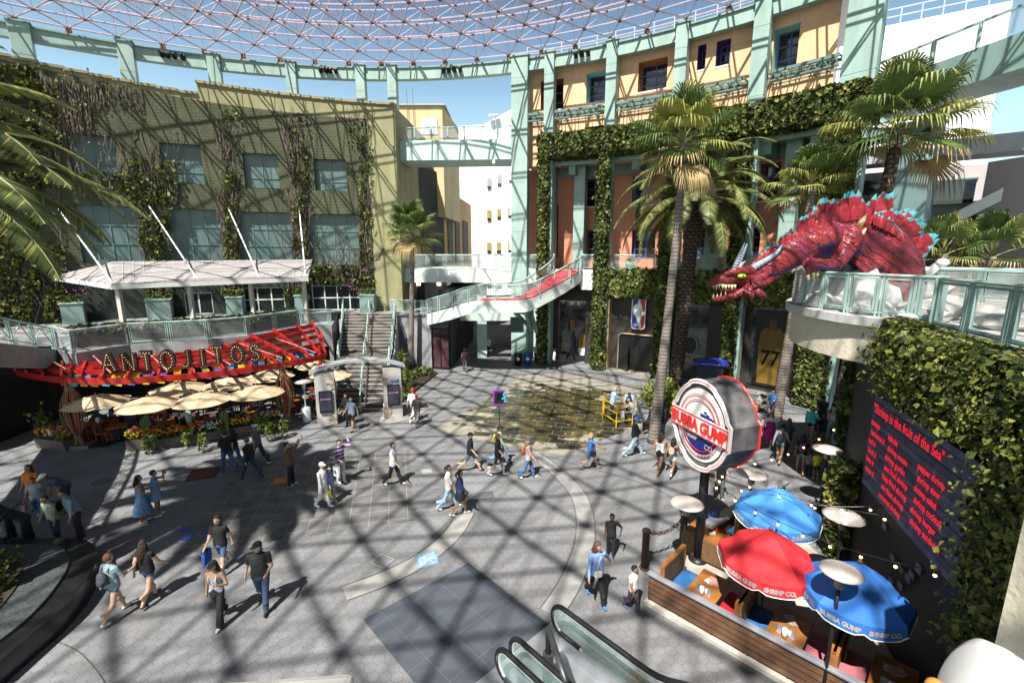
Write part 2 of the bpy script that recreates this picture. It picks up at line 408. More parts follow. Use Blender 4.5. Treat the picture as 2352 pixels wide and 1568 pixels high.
# fountain paving
def wet(t,base,geo,b):
    L=t.links.new
    mp=t.nodes.new('ShaderNodeMapping'); mp.inputs['Rotation'].default_value=(0,0,R(14)); L(geo.outputs['Position'],mp.inputs[0])
    br=t.nodes.new('ShaderNodeTexBrick'); br.inputs['Scale'].default_value=1; br.inputs['Brick Width'].default_value=.95; br.inputs['Row Height'].default_value=.52; br.offset=.37
    br.inputs['Mortar Size'].default_value=.02; br.inputs['Color1'].default_value=(0,0,0,1); br.inputs['Color2'].default_value=(1,1,1,1); br.inputs['Mortar'].default_value=(.5,.5,.5,1); L(mp.outputs[0],br.inputs['Vector'])
    c0=G(1275,945); d=vmth(t,'SUBTRACT',geo.outputs['Position'],tuple(c0)); d=vmth(t,'MULTIPLY',d.outputs[0],(1/7.2,1/7.4,0)); ln=t.nodes.new('ShaderNodeVectorMath'); ln.operation='LENGTH'; L(d.outputs[0],ln.inputs[0])
    n=t.nodes.new('ShaderNodeTexNoise'); n.inputs['Scale'].default_value=1.1; n.inputs['Detail'].default_value=3; L(geo.outputs['Position'],n.inputs['Vector'])
    s=mth(t,'ADD',mth(t,'MULTIPLY',n.outputs[0],.9),mth(t,'MULTIPLY',br.outputs['Color'],.32))
    s=mth(t,'ADD',s,ln.outputs['Value'])
    wm=t.nodes.new('ShaderNodeMapRange'); wm.inputs[1].default_value=1.22; wm.inputs[2].default_value=1.27; wm.inputs[3].default_value=1; wm.inputs[4].default_value=0; L(s,wm.inputs[0])
    n2=t.nodes.new('ShaderNodeTexNoise'); n2.inputs['Scale'].default_value=.7; n2.inputs['Detail'].default_value=6; L(geo.outputs['Position'],n2.inputs['Vector'])
    r2=t.nodes.new('ShaderNodeValToRGB'); r2.color_ramp.elements[0].position=.35; r2.color_ramp.elements[0].color=(.022,.024,.02,1); r2.color_ramp.elements[1].position=.68; r2.color_ramp.elements[1].color=(.105,.082,.03,1); L(n2.outputs[0],r2.inputs[0])
    dry=mixc(t,1.0,base,mixc(t,br.outputs['Color'],(.72,.72,.74),(1,.98,.92)),'MULTIPLY')
    wetc=mixc(t,1.0,r2.outputs['Color'],mixc(t,br.outputs['Color'],(.75,.8,.8),(1.3,1.25,1.1)),'MULTIPLY')
    c=mixc(t,wm.outputs[0],dry,wetc)
    c=mixc(t,mth(t,'MULTIPLY',br.outputs['Fac'],.6),c,(.25,.22,.15))
    L(mth(t,'SUBTRACT',.85,mth(t,'MULTIPLY',wm.outputs[0],.62)),b.inputs['Roughness'])
    return c
fm=mat('fountain_stone',(.29,.275,.235),.8,.12,1.5,extra=wet)
sheet('fountain_paving',[G(1000,985),G(1120,915),G(1195,862),G(1340,862),G(1500,900),G(1500,965),G(1290,1045),G(1130,1020)],.007,fm)
nz=MB(); nz.lathe([(.07,0),(.07,.012),(.03,.02)],n=10); nzm=mat('brass_nozzle',(.55,.42,.2),.3,.1,3,metal=.7)
ft=thing('splash_fountain','wet stone splash fountain dotted with small brass floor nozzles','fountain',G(1275,945))
o0=nz.build('nozzle',nzm,ft,local=True); k=0
for i in range(-5,6):
    for j in range(-5,6):
        if i*i+j*j>27: continue
        a=R(14); x=i*.95+(j%2)*.4; y=j*1.04; o=o0 if k==0 else o0.copy()
        if k: link(o); o.parent=ft
        o.location=(x*math.cos(a)-y*math.sin(a),x*math.sin(a)+y*math.cos(a),.008); k+=1
# ---------------- ring beam, columns, space frame ----------------
ZR=22.3
rb=thing('ring_beam','pale green steel ring beam running round the top of the columns','beam',P(90,34.8,ZR))
b=MB(); b.arc(0,360,34.85,35.35,21.5,ZR,n=180); b.build('beam',teal,rb)
b=MB(); b.arc(0,360,34.75,34.85,22.24,22.34,n=180); b.build('top_flange',tealD,rb)
def column(th,w,d,z0,label,cap=True,r=34.98,z1=None,m=teal):
    c=P(th,r,z0); o=thing('steel_column',label,'column',c,R(th),'columns carrying the ring beam')
    b=MB(); H=(z1 or ZR+.12)-z0
    b.box((0,0,H/2),(d,w,H)); b.build('shaft',m,o,local=True,bevel=.03)
    b=MB(); b.box((0,0,H+.03),(d+.14,w+.14,.1)); b.build('cap',tealD,o,local=True)
    b=MB()
    for z in np.arange(3,H-1,3.6): b.box((0,0,z),(d+.012,w+.012,.02))
    b.build('joint',mat('steel_joint',(.14,.26,.24),.6,.05,3),o,local=True)
    return o
# seen columns: angle, width, base height, label
column(134.3,1.0,.7,17.6,'pale green column at the left frame edge above the olive wall')
column(126.0,1.0,.7,17.6,'leftmost complete pale green column above the olive wall')
column(117.7,.86,.7,17.6,'pale green column above the olive wall, third from the left frame edge')
column(109.4,.8,.7,17.6,'pale green column just right of the step in the olive parapet')
column(101.1,.7,.7,17.6,'pale green column above the second upper window from the right')
column(92.9,.68,.7,17.6,'pale green column left of the pair at the end of the olive wall')
column(89.0,.68,.7,17.6,'pale green column above the rightmost upper window of the olive wall')
column(72.8,1.25,.7,0,'widest pale green column, lace-shadowed, right of the high bridge',r=34.9)
column(69.2,.72,.7,0,'tall column rising from the left end of the ivy beam')
column(61.9,.72,.7,0,'tall column with ivy legs left of the basketball shop door')
column(54.5,.75,.7,0,'tall column behind the fan palm crown')
column(47.1,.85,.7,0,'tall column with ivy legs right of the dark date palm')
column(39.2,1.5,.7,0,'broadest tall column at the right end of the ivy beam')
# space frame
fr=mat('space_frame_tube',(.62,.52,.60),.45,.12,2,metal=.2); nd=mat('rusty_node',(.16,.09,.05),.7,.3,8)
sf=thing('space_frame_dome','open double-layer steel tube lattice spanning the whole plaza','canopy',(CX,CY,22.6))
lo=[];up=[]
zl=22.75; zu=23.95; dr=1.95
for k in range(6):
    r=35.05-dr*k; off=2.3+(2 if k%2 else 0); lo.append([P(off+4*i,r,zl+.012*k*k) for i in range(90)])
    up.append([P(off+4*i,r-dr*.5,zu+.012*k*k) for i in range(90)])
bl=MB();bu=MB();bw=MB();bn=MB()
def seg(m,a,b_,r,n=5): m.tube([a,b_],r,n=n,cap=False)
for k in range(6):
    for i in range(90):
        j=(i+1)%90; a=lo[k][i]
        seg(bl,a,lo[k][j],.055)
        if k<5: seg(bu,up[k][i],up[k][j],.05); seg(bw,a,up[k][i],.03)
        if k<5:
            i0=i if k%2==0 else (i+1)%90; i1=(i-1)%90 if k%2==0 else i
            seg(bl,a,lo[k+1][i0],.055); seg(bl,a,lo[k+1][i1],.055); seg(bw,up[k][i],lo[k+1][i0],.024)
            if k<4: seg(bu,up[k][i],up[k+1][i0],.05); seg(bu,up[k][i],up[k+1][i1],.05)
        if a.y>16: bn.ell(a,(.13,.13,.11),6,4); bn.ell(up[k][i],(.1,.1,.1),6,4) if k<5 else None
# wider spaced rings towards the middle
z2=[[P(4.3+8*i+(4 if m%2 else 0),25.3-2.3*m,zl+.35+.05*m) for i in range(45)] for m in range(4)]
for m in range(4):
    for i in range(45):
        a=z2[m][i]; seg(bl,a,z2[m][(i+1)%45],.062); bn.ell(a,(.24,.24,.16),6,4); h=Vector((0,0,1.2)); o_=(P(4.3+8*i+2,24.2-2.3*m,0)-P(4.3+8*i,25.3-2.3*m,0))+h; u=a+o_; seg(bw,a,u,.03)
        if m<3:
            i0=i if m%2==0 else (i+1)%45; i1=(i-1)%45 if m%2==0 else i
            for q in (i0,i1): seg(bl,a,z2[m+1][q],.062)
            u2=z2[m+1][i0]+o_; seg(bu,u,u2,.04)
        seg(bu,u,z2[m][(i+1)%45]+(P(4.3+8*i+10,24.2-2.3*m,0)-P(4.3+8*i+8,25.3-2.3*m,0))+h,.04)
rin=17.6; s=2.3; pts={}
for i in range(-12,13):
    for j in range(-12,13):
        x=(i+j*.5)*s; y=j*s*.866
        q_=math.hypot(x,y); tw=.022*q_-.0004*q_*q_; x,y=x*math.cos(tw)-y*math.sin(tw),x*math.sin(tw)+y*math.cos(tw)
        if q_<rin: pts[(i,j)]=Vector((CX+x,CY+y,zl+1.0))
for (i,j),p in pts.items():
    u=p+Vector((s*.5,s*.29,1.25))
    for di,dj in ((1,0),(0,1),(-1,1)):
        q=pts.get((i+di,j+dj))
        if q: seg(bl,p,q,.07); seg(bu,u,q+Vector((s*.5,s*.29,1.25)),.032)
    for di,dj in ((0,0),(1,0)):
        q=pts.get((i+di,j+dj))
        if q: seg(bw,q,u,.03)
    bn.ell(p,(.26,.26,.16),6,4)
    if (p-Vector((CX,CY,p.z))).length>rin-s: seg(bl,p,min(z2[3],key=lambda v:(v-p).length),.08)
bl.build('lower_chord',fr,sf); bu.build('upper_chord',fr,sf); bw.build('web',fr,sf); bn.build('node',nd,sf,smooth=True)
for i in range(90):
    p=P(2.3+4*i,35.05,zl)
    if i==0: b=MB(); b.box((0,0,0),(.28,.28,.34)); bo0=b.build('bearing',nd,sf,local=True); o_=bo0
    else: o_=link(bo0.copy()); o_.parent=sf
    o_.location=Vector((p.x,p.y,22.5))-Vector(sf.location); o_.rotation_euler=(0,0,R(4*i))
# spotlights on the ring
sp=MB(); sp.lathe([(.10,-.02),(.13,.1),(.16,.3)],n=10); sp.box((0,0,-.1),(.06,.34,.06)); sp.beam((0,.16,-.1),(0,.16,.15),.03,.03); sp.beam((0,-.16,-.1),(0,-.16,.15),.03,.03)
k=0
for nm,px0,py in (('left',[(372,128),(385,130),(400,131),(420,133)],0),('mid',[(735,153),(748,155),(757,154),(770,152)],0),('right',[(1018,152),(1030,153),(1043,152),(1056,151)],0),('far right',[(1322,118),(1336,118),(1350,116)],0)):
    for n_,(x,y) in enumerate(px0):
        th,z=cyl(x,y,34.7)
        o=sp.build('spotlight',blackm,None,local=True) if k==0 else dup(o_)
        if k==0: o_=o
        o.location=P(th,34.6,22.05); o.rotation_euler=(0,R(115),R(th)); k+=1
        tag(o,f'small black spotlight clamped on the ring beam in the {nm} cluster','spotlight','spotlights on the ring beam')
# ---------------- facade helper ----------------
def facade(name,parent,m,th0,th1,z0,z1,r,dep,holes,mrev=None,ztop=None):
    """curved wall facing the plaza centre with recessed openings; holes (a,b,lo,hi[,reveal index])"""
    b=MB(); ths=sorted(set([th0,th1]+[h[0] for h in holes]+[h[1] for h in holes])); zs=sorted(set([z0,z1]+[h[2] for h in holes]+[h[3] for h in holes]))
    T=[]
    for a,c in zip(ths,ths[1:]):
        n=max(1,int((c-a)/1.5)); T+=[a+(c-a)*i/n for i in range(n)]
    T.append(ths[-1])
    for a,c in zip(T,T[1:]):
        for p,q in zip(zs,zs[1:]):
            mt,mz=(a+c)/2,(p+q)/2
            if any(h[0]<mt<h[1] and h[2]<mz<h[3] for h in holes): continue
            qa=ztop(a) if (ztop and q==z1) else q; qc=ztop(c) if (ztop and q==z1) else q
            b.m=0; b.quad(P(a,r,p),P(c,r,p),P(c,r,qc),P(a,r,qa))
    for h in holes:
        a,c,p,q=h[:4]; b.m=h[4] if len(h)>4 else 0
        b.quad(P(a,r,p),P(a,r,q),P(a,r+dep,q),P(a,r+dep,p)); b.quad(P(c,r,p),P(c,r,q),P(c,r+dep,q),P(c,r+dep,p))
        b.quad(P(a,r,p),P(c,r,p),P(c,r+dep,p),P(a,r+dep,p)); b.quad(P(a,r,q),P(c,r,q),P(c,r+dep,q),P(a,r+dep,q))
    return b.build(name,[m]+(mrev or []),parent)
def window(parent,h,r,mg,mf,nx=2,ny=2,ws=.05,name='window',low=None,sill=None):
    a,c,p,q=h[:4]; b=MB(); b.arc(a,c,r,r+.05,p,q,n=2); o=b.build(name,mg,parent)
    f=MB(); dt=math.degrees(ws/r)
    for i in range(nx+1):
        t=a+(c-a)*i/nx; t=min(max(t,a+dt/2),c-dt/2); f.arc(t-dt/2,t+dt/2,r-.05,r-.003,p,q,n=1)
    zz=[p+(q-p)*i/ny for i in range(ny+1)]
    if low: zz=[p,p+(q-p)*low,q]
    for z in zz:
        z=min(max(z,p+ws/2),q-ws/2); f.arc(a,c,r-.055,r-.001,z-ws/2,z+ws/2,n=2)
    f.build('frame',mf,o)
    if sill: s_=MB(); s_.arc(a-.15,c+.15,r-sill[0],r-.06,p-.1,p-.005,n=2); s_.build('sill',sill[1],o)
    return o
def hp(x0,y0,x1,y1,r):
    a,z1=cyl(x1,(y0+y1)/2,r)[0],0; c=cyl(x0,(y0+y1)/2,r)[0]
    xm=(x0+x1)/2; zt=cyl(xm,y0,r)[1]; zb=cyl(xm,y1,r)[1]
    return [a,c,zb,zt]
# ---------------- left building ----------------
RL=33.35
lbld=thing('olive_building','olive green curved building with shuttered windows and creeping vines','building',P(105,RL,4.1))
tR=cyl(915,450,RL)[0]; tB=cyl(851,450,RL)[0]; tS=cyl(452,200,RL)[0]; tL=150
zb1=lambda t: 16.6+(t-tB)*.012
hU=[hp(160,310,265,400,RL),hp(371,331,465,421,RL),hp(560,353,640,432,RL),hp(722,366,796,438,RL)]
hL=[hp(180,472,322,604,RL),hp(362,480,508,602,RL),hp(548,487,673,604,RL),hp(707,492,824,608,RL)]
hD=[hp(424,672,490,737,RL),hp(560,660,655,735,RL),hp(716,655,830,716,RL)]
for h in hD: h[2]=max(h[2],4.12)
hD[0][2]=4.12
print('thetas',tR,tB,tS,[ [round(v,2) for v in h] for h in hU+hL+hD])
zmid=7.4
ztb=lambda t:float(np.interp(t,[90,94.8,111,125,150],[18.2,18.38,18.9,19.6,20.9]))
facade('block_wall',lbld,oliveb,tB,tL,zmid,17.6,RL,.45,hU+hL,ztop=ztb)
hD2=[h[:2]+[4.13,min(h[3],7.2)] for h in hD]
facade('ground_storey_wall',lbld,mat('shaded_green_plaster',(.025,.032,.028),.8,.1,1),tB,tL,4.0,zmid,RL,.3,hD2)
zpU=lambda t:19.3+(t-tR)*.035
zpL=lambda t:19.3+(t-111)*.042
b=MB(); b.arc(tR,tS,RL-.1+.12,RL+.6,16.4,19,ztop=zpU,n=20); b.arc(tS,tL,RL+.02,RL+.6,16.4,18,ztop=zpL,n=20)
b.arc(tR,tB,RL-.1,RL+.6,0,16.4,n=4); b.build('plaster_wall',olive,lbld)
b=MB()
for t0_,t1_,f_ in ((tR-.05,tS+.05,zpU),(tS+.06,tL,zpL)):
    for k in range(20): ta,tb_=t0_+(t1_-t0_)*k/20,t0_+(t1_-t0_)*(k+1)/20; b.arc(ta,tb_,RL-.1,RL+.66,f_((ta+tb_)/2)-.06,f_((ta+tb_)/2)+.1,n=1)
b.build('coping',mat('coping_metal',(.28,.25,.14),.6,.08,3),lbld)
b=MB(); q=P(tR,RL+.6,0); q2=P(tR,RL+.6,0)+Vector((.6,12,0)); b.quad(q,q2,q2+Vector((0,0,19.2)),q+Vector((0,0,19.2)))
b.quad(P(tR,RL,19.2),P(tB,RL,19.2),P(tB,RL+12,19.2),P(tR,RL+12,19.2)); b.build('side_wall',olive,lbld)
for h in hU: window(lbld,h,RL+.42,glassg,mullg,2,2,.05,low=.3)
for h in hL: window(lbld,h,RL+.42,glassg,mullg,4,3,.06)
for h,(nx,ny) in zip(hD2,((2,1),(3,2),(4,2))): window(lbld,h,RL+.25,black,teallight,nx,ny,.09,name='glazed_door' if nx==2 else 'window')
# vines on the left wall
def vine(label,rects,n,size=.17,twigs=0,out=.3,grp='vines creeping up the olive wall'):
    cxp=sum(r[0]+r[2] for r in rects)/2/len(rects); cyp=max(r[3] for r in rects)
    th,z=cyl(cxp,cyp,RL-.15); o=thing('climbing_vine',label,'vine',P(th,RL-.1,z),0,grp)
    A=[(r[2]-r[0])*(r[3]-r[1])*r[4] for r in rects]; b=MB(); pts=[]
    for _ in range(n):
        r=random.choices(rects,A)[0]; fx=random.random(); x=r[0]+(r[2]-r[0])*fx; y=random.uniform(r[1],r[3])
        if noise.noise(Vector((x*.03,y*.03,1)))+noise.noise(Vector((x*.1,y*.1,5)))*.6<-.12+random.uniform(-.15,.15): continue
        th,z=cyl(x,y,RL-.1); pts.append(P(th,RL-.08-abs(random.gauss(0,out*.5)),z))
    leaves(b,pts,size,None,wt=(5,4,4)); b.build('leaves',IVY,o)
    t=MB()
    for _ in range(twigs):
        r=random.choices(rects,A)[0]; x=random.uniform(r[0],r[2]); y=r[3]-random.random()**1.5*(r[3]-r[1])*.5; th,z=cyl(x,y,RL-.1); p=[P(th,RL-.06,z)]
        d=random.uniform(-.5,.5)
        for k in range(random.randint(6,14)):
            d+=random.gauss(0,.45); z+=random.uniform(.12,.4); th+=d*.22*.35; p.append(P(th,RL-.05-random.random()*.15,z))
            if z>19.0: break
        t.tube(p,random.uniform(.012,.03),n=3,cap=False)
    if twigs: t.build('stems',twig,o)
    return o
vine('dense dark vine mass covering the far left end of the olive wall',[(-60,150,90,760,1),(60,180,140,460,.7),(100,560,150,760,.8)],10500,.17,150)
vine('bare twiggy vine fanning across the wall above the leftmost shuttered window',[(95,160,210,330,.6),(180,175,330,260,.4)],240,.12,150)
vine('leafy vine hanging beside the leftmost upper window and down between lower windows',[(165,395,300,440,1),(290,370,410,470,1),(318,440,395,600,1.1),(330,610,400,700,.8)],3800,.14,120)
vine('narrow vine between the second and third windows of the olive wall',[(508,250,545,420,.2),(514,400,545,600,1),(510,620,560,690,.8)],1700,.13,150)
vine('narrow vine between the third and fourth windows of the olive wall',[(662,260,708,400,.25),(674,340,706,600,1.0),(650,600,700,690,.5)],1700,.13,150)
vine('vine at the right edge of the block wall with purple flowers below',[(800,268,850,340,.3),(826,330,856,620,.8),(700,612,860,655,1.6),(800,640,850,690,.9)],3600,.13,120)
fl=MB()
for _ in range(90):
    x,y=random.choice([(random.uniform(780,850),random.uniform(612,670)),(random.uniform(150,200),random.uniform(600,700)),(random.uniform(520,560),random.uniform(640,690))])
    th,z=cyl(x,y,RL-.35); fl.ell(P(th,RL-.35,z),.05,5,3)
o=fl.build('bougainvillea_flowers',mat('magenta_petal',(.45,.12,.4),.6,.2,5)); o['kind']='stuff'; tag(o,'scattered magenta flowers in the vines of the olive wall','flowers')
# ---------------- terrace ----------------
ZT=4.1
TP=[(-23.6,24.6),(-21.6,21.4),(-20.0,20.5),(-19.1,22.5),(-16.0,23.8),(-14.6,25.0),(-13.1,28.0),(-11.4,28.5),(-13.6,35.0)]
b=MB(); poly=TP+[(-9.0,35.0),(-5.9,33.6),(-5.0,33.6),(-5.0,40.),(-40.,40.),(-40,24.6)]
b.prism(poly,ZT-.5,ZT); structure(b.build('terrace',mat('terrace_paving',(.26,.26,.27),.8,.12,2)))
b=MB(); lw=TP[:8]
for p,q in zip(lw,lw[1:]):
    b.beam((p[0],p[1],ZT-.62),(q[0],q[1],ZT-.62),.22,1.3)
o=b.build('terrace_fascia',greyw); tag(o,'grey concrete parapet band under the terrace railing','wall')
def railing(name,label,pts,zf,h=1.05,m=tealrail,panel=glassc,sp=1.55,pr=.03,low=.12,group='railings',post2=True,zs=None):
    """pts 2D path; zs optional floor heights"""
    zs=zs or [zf]*len(pts); q=[Vector((p[0],p[1],z)) for p,z in zip(pts,zs)]
    o=thing(name,label,'railing',q[0],0,group)
    b=MB(); b.tube([p+Vector((0,0,h)) for p in q],.045,n=8); 
    b.tube([p+Vector((0,0,low)) for p in q],.022,n=6); b.build('handrail',m,o)
    pb=MB(); g=MB(); 
    for p,r_ in zip(q,q[1:]):
        L_=(r_-p).length; n=max(1,round(L_/sp)); d=(r_-p)/n; dn=Vector((d.x,d.y,0)).normalized()
        for i in range(n+1):
            c=p+d*i; 
            if i==n and r_ is not q[-1]: continue
            for s_ in ((-.05,.05) if post2 else (0,)): pb.beam(c+dn*s_,c+dn*s_+Vector((0,0,h)),.05,.05,up=dn)
        for i in range(n):
            c=p+d*i; e=c+d; m_=.13/ d.length if post2 else .06/d.length
            c1=c+d*m_; e1=e-d*m_; zl_,zh=low+.06,h-.09
            pb_=[c1+Vector((0,0,zl_)),e1+Vector((0,0,zl_)),e1+Vector((0,0,zh)),c1+Vector((0,0,zh))]
            g.quad(*pb_)
            for a_,b_ in zip(pb_,pb_[1:]+pb_[:1]): pb.beam(a_,b_,pr,pr,up=dn if abs((b_-a_).normalized().z)>.9 else (0,0,1))
    pb.build('posts',m,o); g.build('panels',panel,o)
    return o
railing('railing','teal railing with glass panels along the terrace above the restaurant',TP[1:8],ZT)
railing('railing','short teal railing beside the top of the wide stair, right side',[(-9.1,34.4),(-6.6,33.7),(-5.9,33.4)],ZT)
# terrace hedge planter with flowers
b=MB(); pl=[(-21.3,21.9),(-19.6,22.9),(-16.6,24.8),(-15.0,26.2),(-13.9,29.2)]
hd=thing('hedge_planter','long dark planter with clipped hedge and pink flowers behind the terrace railing','planter',(-17,24.6,ZT))
for p,q in zip(pl,pl[1:]): b.beam((p[0],p[1],ZT+.3),(q[0],q[1],ZT+.3),.7,.6)
b.build('trough',mat('brown_trough',(.03,.022,.018),.8,.1,2),hd)
b=MB(); f_=MB(); pf=[]
for p,q in zip(pl,pl[1:]):
    p=Vector((p[0],p[1],0));q=Vector((q[0],q[1],0)); n=int((q-p).length*420)
    pts=[p+(q-p)*random.random()+Vector((random.gauss(0,.22),random.gauss(0,.22),ZT+.6+random.random()*.45)) for _ in range(n)]
    leaves(b,pts,.11,None,mi=(0,2),wt=(1,3))
for _ in range(420):
    t=random.random()**1.3; p=Vector((-21.5,21.8,0)).lerp(Vector((-18.6,23.3,0)),t); f_.m=random.choices((0,1,2,3),(4,3,1.5,2.5))[0]
    f_.ell(p+Vector((random.gauss(0,.2),random.gauss(0,.2),ZT+.72+random.random()*.22)),.045,5,3)
b.build('hedge',IVY,hd); f_.build('flowers',[mat('pink_petal',(.55,.12,.28),.6,.2,5),mat('white_petal',(.75,.7,.7),.6,.1,5),mat('yellow_petal',(.7,.55,.08),.6,.2,5),ivyB],hd)
# planter boxes against the wall
for (x0,y0,x1,y1,lab) in [(147,705,200,748,'far left beside the vine mass'),(341,712,398,735,'left of the double glass doors'),(525,685,562,738,'right of the double glass doors'),(680,690,706,715,'under the right end of the white canopy'),(829,675,862,720,'at the right end of the olive wall beside the stair')]:
    th,z=cyl((x0+x1)/2,y1,RL-1); c=P(th,RL-.75,ZT); w_=abs(P(cyl(x0,y1,RL-1)[0],RL-1,0)-P(cyl(x1,y1,RL-1)[0],RL-1,0)).__abs__() if False else (P(cyl(x0,y1,RL-1)[0],RL-1,0)-P(cyl(x1,y1,RL-1)[0],RL-1,0)).length
    o=thing('planter_box',f'tall pale teal planter box {lab}','planter',c,R(th),'teal planter boxes along the olive building')
    b=MB(); b.box((0,0,.65),(.9,w_,1.3)); b.build('box',mat('planter_teal',(.20,.29,.27),.6,.08,2),o,local=True,bevel=.02); b=MB(); b.box((0,0,1.33),(1.0,w_+.1,.08)); b.build('rim',teal,o,local=True)
    b=MB(); leaves(b,[(random.uniform(-.35,.35),random.uniform(-w_/2,w_/2),1.38+random.random()*.5) for _ in range(160)],.12); b.build('foliage',IVY,o,local=True)
# white canopy
cv=thing('white_canopy','flat white sloping canopy hung on white rods over the terrace doors','canopy',(-16,28,ZT))
Fa,Fb=Vector((-20.1,23.2,6.95)),Vector((-12.9,29.3,7.0)); Ba,Bb=Vector((-27.6,29.2,7.75)),Vector((-14.4,33.6,8.0)); Fc=Vector((-27.9,28.3,7.1))
b=MB(); b.extr([Fa,Fb,Bb,Vector((-24.2,28.2,7.95)),Fc],(0,0,.14)); b.build('roof_slab',mat('canopy_sheet',(.33,.31,.31),.6,.06,2),cv)  # white roof greyed in its colour for the grazing sunlight
b=MB(); b.beam(Fa-Vector((0,0,.04)),Fb-Vector((0,0,.04)),.1,.22); b.beam(Fa-Vector((0,0,.04)),Fc-Vector((0,0,.04)),.1,.22); b.build('fascia',whitep,cv)
b=MB()
for k in range(1,22):
    a=Fa.lerp(Fb,k/22); c=Vector((-24.2,28.2,7.95)).lerp(Bb,k/22); b.beam(a+Vector((0,0,.16)),c+Vector((0,0,.16)),.03,.03)
b.build('roof_seams',mat('seam_grey',(.45,.43,.42),.6,.1,3),cv)
for f_,t_ in ((0.02,0),(0.34,0),(.66,0),(.98,0)):
    p=Fa.lerp(Fb,f_)+Vector((-.25,.3,0)); b=MB(); b.beam((p.x,p.y,ZT),(p.x,p.y,6.95),.2,.2); b.build('post',mat('cream_post',(.55,.5,.45),.7,.1,2),cv)
for (x0,y0),(x1,y1) in (((340,470),(428,636)),((523,475),(577,636)),((687,478),(705,630)),((116,455),(247,650))):
    th,z=cyl(x0,y0,RL-.05); a=P(th,RL-.03,z); t_=min(1,max(0,(x1-253)/(706-253))); e=Fa.lerp(Fb,t_)+Vector((-.3,.35,.2)); b=MB(); b.tube([a,e],.045,n=8); b.build('tie_rod',whitep,cv)
# ---------------- wide stair ----------------
st=thing('wide_stair','wide two-flight concrete stair with teal handrails and wavy shadows','stair',(-8.4,24.2,0))
def sx(y): f=(y-24.2)/(35-24.2); return (-9.75-f*3.15, -6.95-f*2.0)
b=MB(); b2=MB(); N=12
def step(y0,y1,z):
    l0,r0=sx(y0); l1,r1=sx(y1); b.m=0
    b.prism([(l0,y0),(r0,y0),(r1,y1),(l1,y1)],z-.55 if z>.6 else 0,z)
    b2.prism([(l0+.02,y0-.012),(r0-.02,y0-.012),(r0-.02,y0+.05),(l0+.02,y0+.05)],z-.03,z+.008)
for i in range(N): step(24.2+i*.375,24.2+(i+1)*.375,(i+1)*ZT/24.)
step(28.7,30.2,ZT/2+.001)
for i in range(N): step(30.2+i*.4,30.2+(i+1)*.4,ZT/2+(i+1)*ZT/24.)
b.build('steps',[mat('stair_concrete',(.11,.10,.095),.85,.15,3)],st); b2.build('nosings',mat('pale_nosing',(.45,.40,.35),.7,.1,3),st)
def zst(y): return (y-24.2)/4.5*ZT/2 if y<28.7 else ZT/2 if y<30.2 else ZT/2+(y-30.2)/4.8*ZT/2
for side,name in ((0,'left_rail'),(.5,'rail'),(1,'right_rail')):
    b=MB(); f=lambda y:Vector((sx(y)[0]*(1-side)+sx(y)[1]*side,y,zst(y)))
    ys=[24.0,28.7,30.2,35.0]
    for hh,rr in ((1.0,.05),(.62,.03),(.3,.03)) if side!=.5 else ((.95,.04),(.85,.03)):
        b.tube([f(y)+Vector((0,0,hh)) for y in ys],rr,n=6)
    for y in np.linspace(24.1,35,13 if side!=.5 else 7): b.beam(f(y),f(y)+Vector((0,0,1.0 if side!=.5 else .9)),.06,.06,up=(0,1,0))
    b.build('handrail',tealrail,st)
b=MB()
for y0,y1 in ((24.2,28.7),(28.7,30.2),(30.2,35)):
    for s_ in (0,1):
        a=Vector((sx(y0)[s_]+(-.12 if s_==0 else .12),y0,0)); c=Vector((sx(y1)[s_]+(-.12 if s_==0 else .12),y1,0))
        b.add([a,c,c+Vector((0,0,zst(y1)+.05)),a+Vector((0,0,zst(y0)+.05)),a+Vector((.1,0,0)),c+Vector((.1,0,0)),c+Vector((.1,0,zst(y1)+.05)),a+Vector((.1,0,zst(y0)+.05))],[(0,1,2,3),(4,5,6,7),(3,2,6,7),(0,3,7,4)])
b.build('stringer',greyw,st)
# retaining walls beside the stair
b=MB(); b.prism([(-8.9,34.6),(-6.6,33.9),(-6.0,33.5),(-6.0,34.6),(-8.9,35.4)],0,ZT-.02); tag(b.build('retaining_wall',greyw,origin=(-7.5,34,0)),'grey concrete wall between the wide stair and the tall palm','wall')
b=MB(); b.prism([(-11.55,28.4),(-11.3,28.4),(-13.4,35.2),(-13.7,35.2)],0,ZT-.02); tag(b.build('side_wall',greyw,origin=(-12,29,0)),'grey concrete wall left of the wide stair behind the red frame','wall')
# restaurant interior under the terrace
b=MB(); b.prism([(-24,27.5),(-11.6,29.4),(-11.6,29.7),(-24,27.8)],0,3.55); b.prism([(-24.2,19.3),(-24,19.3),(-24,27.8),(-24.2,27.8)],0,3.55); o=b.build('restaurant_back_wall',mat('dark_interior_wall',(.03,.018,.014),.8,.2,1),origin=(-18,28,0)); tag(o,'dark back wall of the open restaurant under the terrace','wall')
cols=[(.62,.32,.02),(.02,.02,.03),(.08,.22,.5),(.55,.06,.03),(.04,.05,.12),(.65,.4,.03),(.45,.55,.6),(.5,.05,.02),(.25,.4,.08)]
sw=thing('striped_tile_wall','multicoloured vertical striped tile wall above the red trellis','wall',(-19.5,21.5,2.6)); b=MB(); k=0
pp=[(-21.3,21.55),(-20.0,20.75),(-19.25,22.55),(-17.6,23.25)]
for p,q in zip(pp,pp[1:]):
    p,q=Vector((*p,0)),Vector((*q,0)); L_=(q-p).length; n=max(2,int(L_/.16))
    for i in range(n):
        b.m=random.randrange(9) if random.random()<.8 else b.m; a=p+(q-p)*i/n; c=p+(q-p)*(i+1)/n; b.beam((a.x,a.y,3.05),(c.x,c.y,3.05),.1,1.0)
